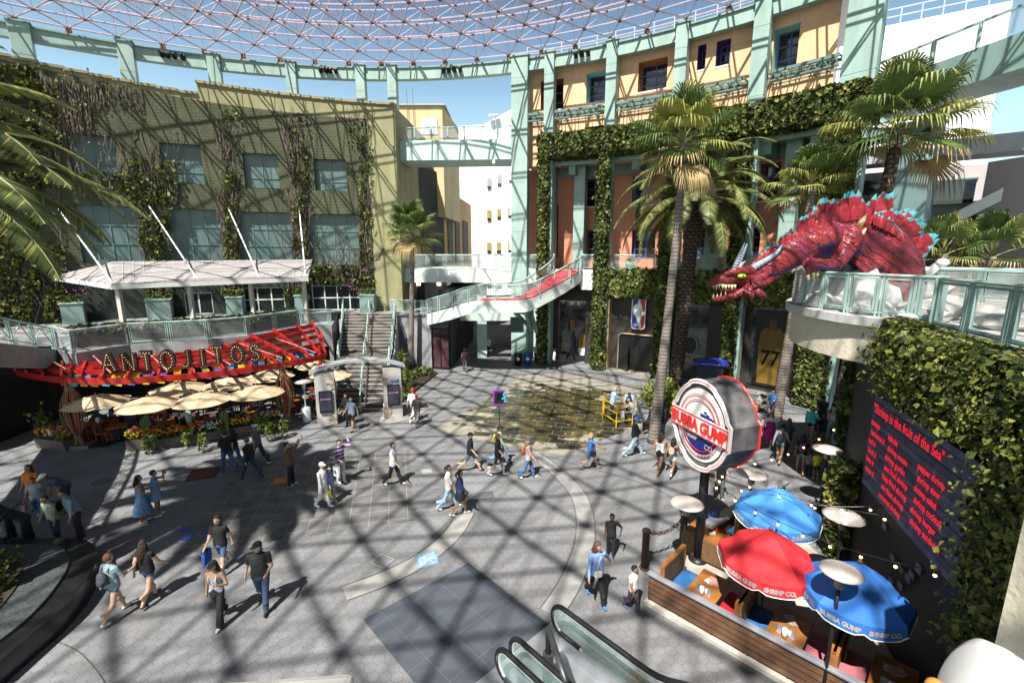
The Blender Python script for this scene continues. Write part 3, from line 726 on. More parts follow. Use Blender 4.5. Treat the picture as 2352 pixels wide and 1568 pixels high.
b.build('stripes',[mat(f'tile_stripe_{i}',c,.5,.1,4) for i,c in enumerate(cols)],sw)
# ---------------- ramp on the left ----------------
rp=thing('ramp_bridge','steel ramp with teal railings descending to the terrace at the left edge','footbridge',(-21,20,4))
R0=Vector((-21.6,21.2,4.1)); R1=Vector((-17.6,13.2,6.3)); R2=Vector((-14.5,7.0,7.0)); nrm=Vector((.89,.45,0))
b=MB()
for a,c in ((R0,R1),(R1,R2)):
    b.add([a,c,c-nrm*2.4,a-nrm*2.4,a-Vector((0,0,.25)),c-Vector((0,0,.25)),c-nrm*2.4-Vector((0,0,.25)),a-nrm*2.4-Vector((0,0,.25))],[(0,1,2,3),(7,6,5,4),(0,4,5,1),(3,2,6,7),(1,5,6,2),(0,3,7,4)])
b.build('deck',dgrey,rp)
b=MB()
for a,c in ((R0,R1),(R1,R2)):
    for o_ in (Vector((0,0,0)),-nrm*2.4): b.beam(a+o_-Vector((0,0,.45)),c+o_-Vector((0,0,.45)),.2,.9)
b.build('girder',greyw,rp)
b=MB()
for o_ in (Vector((0,0,0)),-nrm*2.4):
    for a,c in ((R0,R1),(R1,R2)):
        for h in (1.05,.9,.2): b.tube([a+o_+Vector((0,0,h)),c+o_+Vector((0,0,h))],.045 if h>1 else .025,n=6)
        n=5
        for i in range(n+1):
            p=a+(c-a)*i/n+o_; d=(c-a).normalized()*.1
            for s_ in (-1,1): b.beam(p+d*s_,p+d*s_+Vector((0,0,1.05)),.07,.07,up=nrm)
            if i<n: b.beam(p+Vector((0,0,.2)),p+(c-a)/n*.5+Vector((0,0,.95)),.03,.03); b.beam(p+(c-a)/n*.5+Vector((0,0,.95)),p+(c-a)/n+Vector((0,0,.2)),.03,.03)
b.build('railings',tealrail,rp)
# building mass and dark restaurant side at the left edge
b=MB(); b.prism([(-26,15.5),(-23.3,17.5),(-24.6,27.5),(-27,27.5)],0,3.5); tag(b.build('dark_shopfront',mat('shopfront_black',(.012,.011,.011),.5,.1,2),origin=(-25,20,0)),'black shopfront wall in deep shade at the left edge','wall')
# ---------------- gateway arch ----------------
ar=thing('stair_gateway','curved metal roof on two stone-trimmed piers in front of the wide stair','gateway',(-8,22.8,0))
pL=(-9.45,22.35); pR=(-6.35,23.45); ang=math.atan2(pR[1]-pL[1],pR[0]-pL[0])
pm=mat('pier_stucco',(.46,.43,.41),.85,.08,3,bump=.15)
def rotp(c,x,y): return (c[0]+x*math.cos(ang)-y*math.sin(ang),c[1]+x*math.sin(ang)+y*math.cos(ang))
for c,nm in ((pL,'left'),(pR,'right')):
    b=MB(); b.box((c[0],c[1],1.38),(.92,.55,2.76),ang); o=b.build('pier',pm,ar,bevel=.01)
    b=MB(); s_=1 if nm=='left' else -1
    for k in range(15):
        if 6<k<11: continue
        w_=random.uniform(.12,.45); 
        for q in range(2 if w_>.25 else 1):
            b.m=random.randrange(3); ww=w_/ (2 if w_>.25 else 1)-.01
            x,y=rotp(c,s_*(.475-w_+ww/2+q*(ww+.01)),-.29); b.box((x,y,.07+k*.095 if k<8 else .9+k*.095),(ww,.05,.08),ang)
        b.m=random.randrange(3); x,y=rotp(c,s_*.475,0); b.box((x,y,.07+k*.095 if k<8 else .9+k*.095),(.05,.54,.08),ang)
    b.build('stone_trim',[mat('stack_stone_a',(.42,.30,.2),.9,.15,8),mat('stack_stone_b',(.30,.24,.2),.9,.15,8),mat('stack_stone_c',(.5,.42,.32),.9,.15,8)],o)
    b=MB(); x,y=rotp(c,0.02 if nm=='right' else .0,-.33); b.box((x,y,1.28),(.62,.1,1.12),ang); sc=b.build('screen_case',blackm,ar)
    b=MB(); x,y=rotp(c,0.02 if nm=='right' else .0,-.382); b.box((x,y,1.3),(.52,.01,.98),ang); b.build('screen',mat('dim_screen',(.03,.033,.04),.15,.1,2,emit=(.04,.045,.06),estr=.25),sc)
    b=MB(); x0,y0=rotp(c,0.02 if nm=='right' else .0,-.392)
    puttext(b,'CITYWALK',.1,lambda u,v,w_:(x0+u*math.cos(ang)+w_*math.sin(ang),y0+u*math.sin(ang)-w_*math.cos(ang),1.42+v),.002,.002); b.build('lettering',mat('pink_screen_text',(.4,.15,.3),.5,0,1,emit=(.6,.2,.45),estr=.5),sc)
b=MB(); x0,y0=rotp(pR,.1,-.285); b.box((x0,y0,2.02),(.46,.02,.15),ang); o=b.build('direction_sign',mat('sign_blue',(.03,.13,.36),.5,.05,2),ar)
b=MB(); x1,y1=rotp(pR,.1,-.3); puttext(b,'RESTROOMS',.055,lambda u,v,w_:(x1+u*math.cos(ang),y1+u*math.sin(ang),2.055+v)); puttext(b,'i  O',.06,lambda u,v,w_:(x1+u*math.cos(ang),y1+u*math.sin(ang),1.99+v)); b.build('lettering',whitep,o)
b=MB(); M_=Vector(((pL[0]+pR[0])/2,(pL[1]+pR[1])/2,0)); d=Vector((math.cos(ang),math.sin(ang),0)); n_=Vector((-d.y,d.x,0)); vs=[];N=16
for i in range(N+1):
    t=-1+2*i/N; z=2.72+.46*(1-t*t); c=M_+d*(t*2.32)
    for a_,h_ in ((-.36,0),(.36,0),(.36,.11),(-.36,.11)): vs.append(c+n_*a_+Vector((0,0,z+h_)))
b.add(vs,[(4*i+j,4*i+(j+1)%4,4*i+4+(j+1)%4,4*i+4+j) for i in range(N) for j in range(4)]+[(3,2,1,0),(4*N,4*N+1,4*N+2,4*N+3)]); b.build('curved_roof',mat('galvanised_roof',(.50,.52,.55),.35,.1,1.5,metal=.4),ar)
# ---------------- upper bridge, walkway, back buildings ----------------
def blk(b,p,q,th,z0,z1):  # wall between two plan points, thickness behind
    p=Vector((p[0],p[1],0));q=Vector((q[0],q[1],0)); d=(q-p).normalized(); n=Vector((-d.y,d.x,0))*th
    b.prism([p,q,q+n,p+n],z0,z1)
ub=thing('high_bridge','pale teal bridge with mesh railing between the olive building and wide column','footbridge',(-4,37.5,15.7))
a_=W(916,350,37.4); c_=W(1182,350,37.0); b=MB(); blk(b,(a_.x-.3,37.5),(c_.x+.2,36.9),3.0,15.6,17.05); b.build('deck_beam',mat('bridge_teal',(.52,.70,.66),.6,.05,1.2,extra=grime(.1,.4)),ub)
b=MB(); g=MB()
for k in range(8):
    x=a_.x+(c_.x-a_.x)*k/7; y=37.55+(36.95-37.55)*k/7; b.box((x,y,17.5),(.1,.1,.9))
b.beam((a_.x,37.55,17.97),(c_.x,36.95,17.97),.07,.07); b.build('railing_posts',tealrail,ub)
g.quad((a_.x,37.56,17.1),(c_.x,36.96,17.1),(c_.x,36.96,17.9),(a_.x,37.56,17.9)); g.build('mesh_panel',meshp,ub)
b=MB(); b.ell((-1.4,37.0,15.35),(.16,.16,.16),8,6); b.lathe([(.1,0),(.1,.16)],(-1.4,37.0,15.42),8); tag(b.build('dome_camera',whitep,origin=(-1.4,37,15.4)),'white dome camera hanging under the high bridge','camera')
wk=thing('mid_walkway','white fronted walkway with glass railing between olive building and column','footbridge',(-4,37,6.3))
p0=W(918,625,37.2); p1=W(1180,625,36.8)
b=MB(); blk(b,(p0.x-.6,37.3),(p1.x,36.7),3.2,6.28,7.4); b.build('deck_beam',mat('walkway_white',(.74,.79,.76),.7,.04,1.2,extra=grime(.1,.4)),wk)
railing('railing','glass railing along the white fronted walkway left of the broad column',[(p0.x-.5,37.4),(p1.x,36.8)],7.4,sp=1.3)
b=MB(); blk(b,(-2.9,37.5),(-2.1,37.5),.8,0,6.3); b.box((1.6,37.6,3.1),(.9,.9,6.3)); 
o=b.build('lower_support',teallight,wk)
# continuation right of column (balcony in front of salmon facade start)
b=MB(); b.arc(61.3,72,34.9,40,6.25,7.4,n=8); b.build('side_deck',teallight,wk)
# background blocks
yb=thing('yellow_penthouse','pale yellow rooftop block with ladder behind the high bridge','building',(-8,46,15))
q0=W(918,300,46);q1=W(1017,300,46); b=MB(); b.prism([(q0.x-2,46),(q1.x,46),(q1.x+.6,54),(q0.x-2,54)],12,W(960,243,46).z); b.build('walls',yellowp,yb)
b=MB(); b.box(((q0.x+q1.x)/2-1,50,W(960,243,46).z+.06),(q1.x-q0.x+2.6,8.4,.14)); b.build('roof_edge',mat('roof_edge_grey',(.4,.4,.38),.6,.1,2),yb)
b=MB(); lx=W(943,270,45.8).x
for s_ in (-.28,.28): b.tube([(lx+s_,45.8,14.5),(lx+s_,45.8,W(943,205,45.8).z)],.03,n=5)
for k in range(16): b.beam((lx-.28,45.8,14.8+k*.36),(lx+.28,45.8,14.8+k*.36),.03,.03)
b.build('ladder',mat('ladder_steel',(.2,.19,.17),.5,.1,3),yb)
b=MB(); b.box((W(985,290,45.9).x,45.95,W(985,290,45.9).z),(1.6,.06,1.4)); b.build('door',teallight,yb)
db=thing('dark_service_block','dark shaded block under the high bridge behind the fan palm','building',(-7,40,4))
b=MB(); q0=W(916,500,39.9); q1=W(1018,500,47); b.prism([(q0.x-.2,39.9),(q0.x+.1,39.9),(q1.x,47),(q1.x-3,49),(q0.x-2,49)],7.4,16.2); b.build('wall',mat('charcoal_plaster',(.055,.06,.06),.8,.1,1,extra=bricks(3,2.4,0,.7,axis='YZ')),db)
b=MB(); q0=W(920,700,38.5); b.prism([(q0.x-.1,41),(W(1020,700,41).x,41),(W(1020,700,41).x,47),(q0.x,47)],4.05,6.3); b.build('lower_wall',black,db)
b=MB(); q=W(1018,700,40.5); b.box((W(1001,690,40.9).x,40.95,5.2),(1.9,.08,2.3)); b.build('steel_door',mat('brushed_door',(.16,.16,.165),.35,.1,2,metal=.5),db)
for x in (961,1008):
    c=W(x,652,40.8); b=MB(); b.box((c.x,40.85,c.z),(.35,.12,.3)); b.build('wall_lamp',mat('lamp_glow',(.9,.85,.7),.5,0,1,emit=(1,.85,.6),estr=1.5),db)
ob=thing('ochre_building','ochre building with tall dark recesses receding behind the walkway','building',(-5,50,0))
u0=W(1019,500,47.5); u1=W(1082,500,66)
b=MB(); zt0=W(1019,428,47.5).z; b.prism([(u0.x,47.5),(u1.x,66),(u1.x-8,68),(u0.x-6,50)],0,zt0); b.build('walls',ochre,ob)
dv=Vector((u1.x-u0.x,18.5,0))
def onw(x):  # along the ochre wall
    lo_,hi_=0,1
    for _ in range(30):
        m_=(lo_+hi_)/2; X=u0.x+dv.x*m_; Y=47.5+18.5*m_
        d_=(Y*_C-0*_S); 
        if 1176+FOC*X/(Y*_C-(3-EYE+0)*0)/1.0*1.0 < x: lo_=m_
        else: hi_=m_
    return lo_
n2=Vector((dv.y,-dv.x,0)).normalized()*.05
for (x0,x1) in ((1029,1040),(1046,1056),(1063,1075)):
    a,c=onw(x0),onw(x1); b=MB(); A=Vector((u0.x,47.5,0))+dv*a+n2; Cc=Vector((u0.x,47.5,0))+dv*c+n2
    b.extr([A+Vector((0,0,7.6)),Cc+Vector((0,0,7.6)),Cc+Vector((0,0,12.6)),A+Vector((0,0,12.6))],n2*.5); b.build('recess',mat('recess_dark',(.05,.045,.035),.8,.1,2),ob)
b=MB(); c=W(1050,660,52); b.prism([(u0.x+.3,48),(u0.x+2.2,62),(u0.x+2.1,62.2),(u0.x+.1,48.2)],0,5.6); b.build('low_wall',mat('brown_low_wall',(.10,.07,.05),.8,.1,1),ob)
wb=thing('white_office_building','bright white office block with small square windows seen under the high bridge','building',(6,75,0))
b=MB(); q0=W(1022,500,80);q1=W(1260,500,74); zt=W(1130,258,76).z
b.add([(W(1100,500,76).x,76,0),(26,74,0),(26,74,W(1180,240,74).z+3.2),(W(1177,250,75.3).x,75.2,W(1177,250,75.2).z),(W(1100,292,76).x,76,W(1100,292,76).z),(W(1102,500,76).x,76,0)],[(0,1,2,3,4)])
b.add([(W(1100,292,76).x,76,0),(W(1100,292,76).x,76,W(1100,292,76).z),(W(1018,292,100).x,100,W(1018,292,100).z),(W(1018,292,100).x,100,0)],[(0,1,2,3)])
b.add([(W(1100,292,76).x,76,W(1100,292,76).z),(26,74,W(1180,240,74).z+3.2),(30,100,36),(W(1018,292,100).x,100,W(1018,292,100).z)],[(0,1,2,3)])
b.build('walls',mat('bright_white_render',(.88,.88,.86),.7,.02,1),wb)
bw_=MB(); bw_.quad((-12,100,0),(12,100,0),(12,100,W(1030,392,100).z),(-12,100,W(1030,392,100).z)) if False else None
for row,(ya,yb_,mm) in enumerate(((411,435,'b'),(394+10,422,'b'),(482,507,'y'),(557,581,'y'),(645,660,'y'))):
    pass
wins=[(1119,410,1128,434),(1143,402,1152,428),(1169,395,1176,421),(1119,483,1128,507),(1142,480,1151,504),(1167,476,1176,501),(1119,557,1128,581),(1141,557,1151,581),(1167,555,1176,580),(1119,645,1129,658),(1140,645,1152,661),(1166,645,1176,661)]
yl=mat('olive_blind_glass',(.35,.30,.07),.4,.15,2)
for i,(x0,y0,x1,y1) in enumerate(wins):
    A=W(x0,y1,75.9);B_=W(x1,y0,75.9); b=MB(); b.box(((A.x+B_.x)/2,75.75,(A.z+B_.z)/2),(B_.x-A.x,.12,B_.z-A.z)); o=b.build('window',glassp if i<3 else yl,wb)
    b=MB(); b.box(((A.x+B_.x)/2,75.68,A.z+.2),(B_.x-A.x-.1,.03,.4)); b.build('pane',glassd,o)
b=MB(); c=W(1138,262,74); b.lathe([(.05,0),(.05,1.6)],(c.x,c.y+1,c.z-1.4),6); b.box((c.x-.3,c.y+1,c.z+.1),(1.6,.6,.22)); tag(b.build('floodlight',lgrey,origin=(c.x,c.y+1,c.z)),'grey floodlight on the roof edge of the white office block','lamp')
# far low building & trees seen through the gap
b=MB(); a=W(1083,585,120);c=W(1108,572,120); b.box(((a.x+c.x)/2,125,5),(6,8,W(1090,574,120).z*2-10 if False else W(1090,573,120).z)); b.V=[(x,y,max(z,0)) for x,y,z in b.V]; tag(b.build('low_white_building',whitew,origin=(a.x,125,0)),'low cream building far behind the walkway railing','building')
tr=thing('tree','dark green tree far behind the walkway gap','tree',(W(1095,570,140).x,140,0)); b=MB(); c=W(1095,562,140)
leaves(b,[c+Vector((random.gauss(0,2.2),random.gauss(0,1.5),random.gauss(-1.0,1.2))) for _ in range(500)],.9); b.build('crown',IVY,tr); b=MB(); b.tube([(c.x,140,0),(c.x,140,c.z)],[.5,.25]); b.build('trunk',trunkb,tr)
# ---------------- red stair ----------------
rs=thing('curved_red_stair','curving stair with red carpet and teal fascia climbing to the upper deck','stair',(-2,31,3))
fp=[G(975,715,4.15),G(1035,703,4.7) ,Vector((-2.45,30.9,5.35)),Vector((.75,30.9,5.4)),Vector((2.5,31.7,6.0)),Vector((4.4,33.2,6.9)),Vector((5.35,34.9,7.4))]
fp[0]=Vector((-6.2,33.3,4.15)); fp[1]=Vector((-4.4,32.0,4.72))
bk=[Vector((-5.9,35.6,4.15)),Vector((-3.6,34.2,4.72)),Vector((-1.9,33.4,5.35)),Vector((.2,33.4,5.4)),Vector((1.6,34.1,6.0)),Vector((2.9,34.9,6.9)),Vector((3.2,35.7,7.4))]
def cat(pts,t):
    n=len(pts)-1; x=min(t*n,n-1e-6); i=int(x); u=x-i; p0=pts[max(i-1,0)];p1=pts[i];p2=pts[i+1];p3=pts[min(i+2,n)]
    return p1.lerp(p2,u) if i in (2,) else .5*((2*p1)+(p2-p0)*u+(2*p0-5*p1+4*p2-p3)*u*u+(3*p1-p0-3*p2+p3)*u**3)
M=40; F_=[fp[0].lerp(fp[0],0) if False else cat(fp,i/M) for i in range(M+1)]; K_=[cat(bk,i/M) for i in range(M+1)]
b=MB()
for i in range(M):
    z=max(F_[i].z,F_[i+1].z)
    b.m=0 if i>M*.30 else 1
    b.quad((F_[i].x,F_[i].y,z),(F_[i+1].x,F_[i+1].y,z),(K_[i+1].x,K_[i+1].y,z),(K_[i].x,K_[i].y,z)); z0=F_[i].z if i==0 else max(F_[i-1].z,F_[i].z)
    b.quad((F_[i].x,F_[i].y,z0),(K_[i].x,K_[i].y,z0),(K_[i].x,K_[i].y,z),(F_[i].x,F_[i].y,z))
    if i>M*.5: b.m=2; b.quad((F_[i].x,F_[i].y-.0,z+.004),(K_[i].x,K_[i].y,z+.004),(K_[i].x*.93+K_[i+1].x*.07,K_[i].y*.93+K_[i+1].y*.07,z+.004),(F_[i].x*.93+F_[i+1].x*.07,F_[i].y*.93+F_[i+1].y*.07,z+.004))
b.build('treads',[mat('red_carpet',(.48,.03,.05),.9,.1,6),greyw,mat('carpet_nosing',(.5,.3,.28),.8,.1,3)],rs)
b=MB()
for L_ in (F_,K_):
    for p,q in zip(L_,L_[1:]): b.add([p+Vector((0,0,.08)),q+Vector((0,0,.08)),q-Vector((0,0,.75)),p-Vector((0,0,.75))],[(0,1,2,3)])
for i in range(M): b.quad(F_[i]-Vector((0,0,.75)),F_[i+1]-Vector((0,0,.75)),K_[i+1]-Vector((0,0,.75)),K_[i]-Vector((0,0,.75)))
b.build('stringer',mat('stair_fascia_white',(.70,.78,.74),.6,.05,1.5),rs)
for L_,nm,ofs in ((F_,'front',-.04),(K_,'back',.04)):
    b=MB(); g=MB(); idx=[0,4,8,12] + [16,20] + [24,28,32,36,40]
    b.tube([p+Vector((0,0,1.1)) for p in L_],.05,n=8); b.tube([p+Vector((0,0,.22)) for p in L_],.022,n=5); b.tube([p+Vector((0,0,.98)) for p in L_],.022,n=5)
    for k in idx:
        for e in (-.06,.06): b.beam(L_[k]+Vector((e,0,-.05)),L_[k]+Vector((e,0,1.1)),.05,.05,up=(0,1,0))
    for p,q in zip(L_,L_[1:]): g.quad(p+Vector((0,0,.24)),q+Vector((0,0,.24)),q+Vector((0,0,.97)),p+Vector((0,0,.97)))
    b.build('railing',tealrail,rs); g.build('glass_panels',glassc,rs)
# struts and speaker box below
b=MB(); 
for a,c in (((1.3,34.5,4.7),(1.9,34.9,2.6)),((0.2,31.5,4.6),(1.2,34.5,3.2)),((.9,31.6,4.65),(1.5,34.6,2.8)),((-.2,33,4.6),(1.3,34.6,4.0))): b.beam(a,c,.22,.22)
b.build('strut',tealD,rs)
b=MB(); b.box((.35,32.6,3.55),(.95,.6,1.05)); tag(b.build('hanging_speaker',mat('teal_black_box',(.05,.08,.075),.6,.1,3),origin=(.35,32.6,3.5),bevel=.03),'dark green box speaker hanging under the red carpet stair landing','speaker')
b=MB(); blk(b,(-4.1,35.9),(1.1,35.9),.5,3.35,4.75); tag(b.build('underpass_beam',teallight,origin=(-1.5,36,4)),'pale green beam crossing the underpass below the red carpet stair','beam')
# underpass interior
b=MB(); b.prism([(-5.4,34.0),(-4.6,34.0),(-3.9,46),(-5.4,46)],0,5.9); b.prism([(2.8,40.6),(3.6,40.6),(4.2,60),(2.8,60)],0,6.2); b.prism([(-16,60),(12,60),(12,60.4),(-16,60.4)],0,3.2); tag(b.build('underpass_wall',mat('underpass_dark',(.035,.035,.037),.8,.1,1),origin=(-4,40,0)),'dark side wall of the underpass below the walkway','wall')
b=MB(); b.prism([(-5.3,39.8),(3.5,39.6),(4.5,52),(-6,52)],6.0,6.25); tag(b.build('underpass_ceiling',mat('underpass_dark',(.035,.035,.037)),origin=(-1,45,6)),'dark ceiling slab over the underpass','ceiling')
sh=thing('glass_shopfront','small glass shopfront with maroon blind at the underpass corner','shopfront',(-5,33.6,0))
b=MB(); b.prism([(-6.2,33.8),(-4.75,33.5),(-4.75,34.6),(-6.2,34.8)],3.1,4.0); b.box((-6.1,33.75,1.6),(.28,.2,3.2)); b.build('frame_wall',dgrey,sh)
b=MB(); b.prism([(-5.95,33.72),(-4.72,33.48),(-4.72,33.53),(-5.95,33.77)],.15,3.0); b.build('window',mat('maroon_glass',(.10,.045,.055),.12,.4,.8,spec=.8),sh)
b=MB()
for t in (0,.5,1): b.beam((-5.95+1.23*t,33.68-.24*t,.1),(-5.95+1.23*t,33.68-.24*t,3.05),.06,.06,up=(0,1,0))
for z in (.1,2.55,3.05): b.beam((-5.95,33.68,z),(-4.72,33.44,z),.06,.06)
b.build('frame',blackm,sh)
# bins
for i,(x,y,m_,lab) in enumerate(((1190,838,black,'black round litter bin beside the broad column'),(1213,838,mat('bin_blue',(.02,.06,.28),.4,.1,3),'blue round recycling bin beside the broad column'))):
    p=G(x-(1 if i else 0),y,0); o=thing('litter_bin',lab,'bin',p); b=MB(); b.lathe([(.24,0),(.30,.08),(.32,.85),(.28,.92)],n=18); b.build('body',m_,o,smooth=True,local=True)
    b=MB(); b.lathe([(.33,.86),(.34,.92),(.30,1.0),(.14,1.05),(.13,1.0)],n=18); b.build('lid',m_,o,smooth=True,local=True)
    b=MB(); b.box((0,-.315,.55),(.22,.02,.2)); b.build('sticker',whitep,o,local=True)
# ---------------- right building ----------------
RT=35.55; RS=37.4
rbd=thing('tan_building','tan and salmon curved office building with deep coloured window recesses','building',P(55,RT,13))
aL=cyl(1210,200,RT)[0]; aR=cyl(1924,90,RT)[0]
D=[[1242,184,1294,252,'o'],[1347,164,1412,233,'t'],[1466,138,1532,207,'o'],[1602,104,1621,160,'p'],[1645,93,1677,150,'p'],[1776,62,1833,158,'t']]
col={'o':1,'t':2,'p':3}; H1=[];H2=[]
for d in D:
    h=hp(*d[:4],RT); hh=h+[col[d[4]]]; H1.append(hh); H2.append([h[0],h[1],15.6,17.45,(hh[4]%3)+1])
print('right',aL,aR,[[round(v,2) for v in h] for h in H1])
facade('upper_wall',rbd,tan,aR,aL,15.2,22.0,RT,1.05,H1+H2,[ochrer,tealr,purple])
for h in H1+H2: window(rbd,h[:4],RT+.95,glassd,mullp,2,3,.07,sill=(.97,whitep) )
b=MB(); p=P(aR,RT,0); q=p+Vector((3.2,9,0)); b.quad(p+Vector((0,0,15.2)),q+Vector((0,0,15.2)),q+Vector((0,0,22)),p+Vector((0,0,22))); p=P(aL,RT,0); q=p+Vector((.3,8,0)); b.quad(p+Vector((0,0,15.2)),q+Vector((0,0,15.2)),q+Vector((0,0,22)),p+Vector((0,0,22)))
b.arc(aR,aL,RT,RT+8,15.05,15.2); b.build('end_wall',tan,rbd)
b=MB(); b.arc(aR,aL,RT+.02,RT+8,21.9,22.0); b.build('roof',lgrey,rbd)
b=MB(); b.tube([P(t,35.6,23.3) for t in np.linspace(aR,aL,40)],.03,n=5); b.tube([P(t,35.6,22.85) for t in np.linspace(aR,aL,40)],.025,n=5)
for t in np.linspace(aR,aL,16): b.beam(P(t,35.6,22),P(t,35.6,23.3),.05,.05)
b.build('roof_railing',mat('pale_blue_rail',(.55,.62,.75),.5,.05,2),rbd)
DS=[[1339,411,1388,474],[1452,405,1500,470],[1560,395,1600,460],[1745,375,1790,460],[1344,528,1383,594],[1451,527,1505,594],[1600,524,1634,594],[1700,520,1745,594],[1262,470,1282,594],[1235,400,1255,594]]
HS=[]
for i,d in enumerate(DS):
    h=hp(*d,RS); h[2]=max(h[2],7.45) if i>3 else h[2]; HS.append(h+[3 if i in (0,5,9) else 2 if i in (6,8,1) else 1])
facade('lower_wall',rbd,salmon,aR-1,aL+2.4,7.4,15.1,RS,.9,HS,[ochrer,tealr,purple])
for i,h in enumerate(HS): window(rbd,h[:4],RS+.8,glassd,mullp,2,3,.08,name='window' if i<4 else 'glazed_door',sill=(.83,whitep) if i<4 else None)
# sunshade lattices between the columns
for n_,(t0,t1) in enumerate(((70,72),(62.7,68.4),(55.3,61.1),(48.2,53.7),(40.6,46.1))):
    b=MB(); z=18.4
    for r_ in (34.6,35.4): b.arc(t0,t1,r_,r_+.09,z,z+.16,n=4); b.arc(t0,t1,r_,r_+.06,z-.42,z-.34,n=4)
    nn=max(2,int((t1-t0)/.75))
    for k in range(nn+1):
        t=t0+(t1-t0)*k/nn; b.beam(P(t,34.6,z+.06),P(t,35.5,z+.06),.05,.08)
        if k<nn: b.beam(P(t,34.65,z-.38),P(t+(t1-t0)/nn/2,34.65,z+.05),.04,.04); b.beam(P(t+(t1-t0)/nn/2,34.65,z+.05),P(t+(t1-t0)/nn,34.65,z-.38),.04,.04)
    for k in range(0,nn,2): t=t0+(t1-t0)*(k+.5)/nn; b.beam(P(t,34.6,z-.4),P(t,35.5,z-.2),.06,.06)
    b.build('sunshade',mat('sunshade_green',(.13,.22,.19),.5,.06,2),rbd)
# deck
b=MB(); b.arc(36,69,34.9,RS+1,7.12,7.4); b.build('deck_slab',teallight,rbd)
b=MB(); b.arc(61.6,64.8,34.85,35.0,5.9,7.4); b.arc(36,61.6,34.95,35.1,5.75,7.12); b.build('deck_fascia',mat('walkway_white',(.6,.7,.66)),rbd)
b=MB(); b.arc(36,70,37.1,37.3,14.3,15.05,n=12)
for t in (66.5,59,52,46,42): b.box(tuple(P(t,36.3,14.6)),(1.9,.5,.7),R(t))
b.build('soffit_beams',tealD,rbd)
for t,lab in ((69.9,'left of the ivy leg'),(66.2,'behind the leftmost ivy leg'),(50.6,'behind the date palm crown'),(44.2,'right of the ivy leg near the dragon')):
    column(t,.85,7.1 if t<66 else (7.1 if t<69 else 0),f'shorter grey green inner column {lab}',r=37.3,z1=12.9) if False else None
for t,z0,lab in ((69.6,0,'shorter inner column just right of the broad column'),(65.9,7.4,'shorter inner column behind the leftmost ivy leg'),(50.8,7.4,'shorter inner column right of the date palm crown'),(44.0,7.4,'shorter inner column behind the dragon crest')):
    column(t,.85,.8,z0,lab,r=36.5,z1=15.05)
railing('railing','glass deck railing in front of the salmon wall, left of the ivy leg',[P(t,34.95,0) for t in (64.7,62.6)],7.4,sp=1.3)
railing('railing','long glass deck railing above the basketball shop',[P(t,34.95,0) for t in (61.2,58.5,56,53.5,51,48.5,46,43.5,41,38.5)],7.4,sp=1.35)
railing('railing','short glass railing right of the broad column',[P(t,34.95,0) for t in (71.4,69.9)],7.4,sp=1.3)
for th,lab in ((59.2,'left'),(53.9,'right')):
    p=P(th,35.5,7.4); o=thing('flower_pot',f'aqua glazed pot with yellow plant, {lab} one behind the deck railing','pot',p); b=MB(); b.lathe([(.2,0),(.3,.2),(.36,.5),(.33,.55)],n=14); b.build('pot',tealr,o,smooth=True,local=True); b=MB(); leaves(b,[(random.gauss(0,.14),random.gauss(0,.14),.6+random.random()*.3) for _ in range(80)],.1); b.build('plant',IVY,o,local=True)
# ivy
def ivybox(b,t0,t1,r0,r1,z0,z1,dens,size=.2,wt=(5,3,4)):
    A=[((t1-t0)*PI/180*r0*(z1-z0),0),((r1-r0)*(z1-z0),1),((r1-r0)*(z1-z0),2),((t1-t0)*PI/180*r0*(r1-r0),3),((t1-t0)*PI/180*r0*(r1-r0),4)]
    for a,k in A:
        pts=[];nr=[]
        for _ in range(int(a*dens)):
            t=random.uniform(t0,t1); r_=random.uniform(r0,r1); z=random.uniform(z0,z1); e=abs(random.gauss(0,.07))
            if k==0: p=P(t,r0-e,z); n=-Vector((math.cos(R(t)),math.sin(R(t)),0))
            elif k==1: p=P(t0-math.degrees(e/r_),r_,z); n=Vector((math.sin(R(t)),-math.cos(R(t)),0))
            elif k==2: p=P(t1+math.degrees(e/r_),r_,z); n=-Vector((math.sin(R(t)),-math.cos(R(t)),0))
            elif k==3: p=P(t,r_,z1+e); n=Vector((0,0,1))
            else: p=P(t,r_,z0-e); n=Vector((0,0,-1))
            pts.append(p); nr.append(n+Vector((0,0,.35)))
        leaves(b,pts,size,nr,1.0,wt=wt)
iv=thing('ivy_beam','long beam thickly wrapped in ivy in front of the tan building','hedge',P(54,34.3,15.5))
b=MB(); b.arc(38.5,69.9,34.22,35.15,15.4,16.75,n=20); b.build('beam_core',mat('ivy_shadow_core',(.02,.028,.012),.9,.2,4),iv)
b=MB(); ivybox(b,38.3,70.1,34.15,35.3,15.35,16.85,150,.17); b.build('ivy_leaves',IVY,iv)
b=MB(); b.arc(36,70,35.2,35.4,14.9,15.5,n=12); b.build('lintel',teal,iv)
for n_,(th,lab,w_) in enumerate(((69.55,'leftmost ivy clad leg beside the red stair',.6),(62.15,'ivy clad leg left of the basketball shop doorway',.78),(54.7,'ivy clad leg behind the two tall palms',.6),(47.4,'ivy clad leg behind the dragon snout',.6),(39.6,'broad ivy clad leg under the dragon balcony',1.3))):
    o=thing('ivy_column',lab,'hedge',P(th,34.2,0),0,'ivy clad legs of the long ivy beam'); dt=math.degrees(w_/2/34.3)
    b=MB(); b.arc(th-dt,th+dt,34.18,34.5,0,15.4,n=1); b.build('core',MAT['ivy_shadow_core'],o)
    b=MB(); ivybox(b,th-dt,th+dt,34.14,34.55,.1,15.4,150,.15); b.build('ivy_leaves',IVY,o)
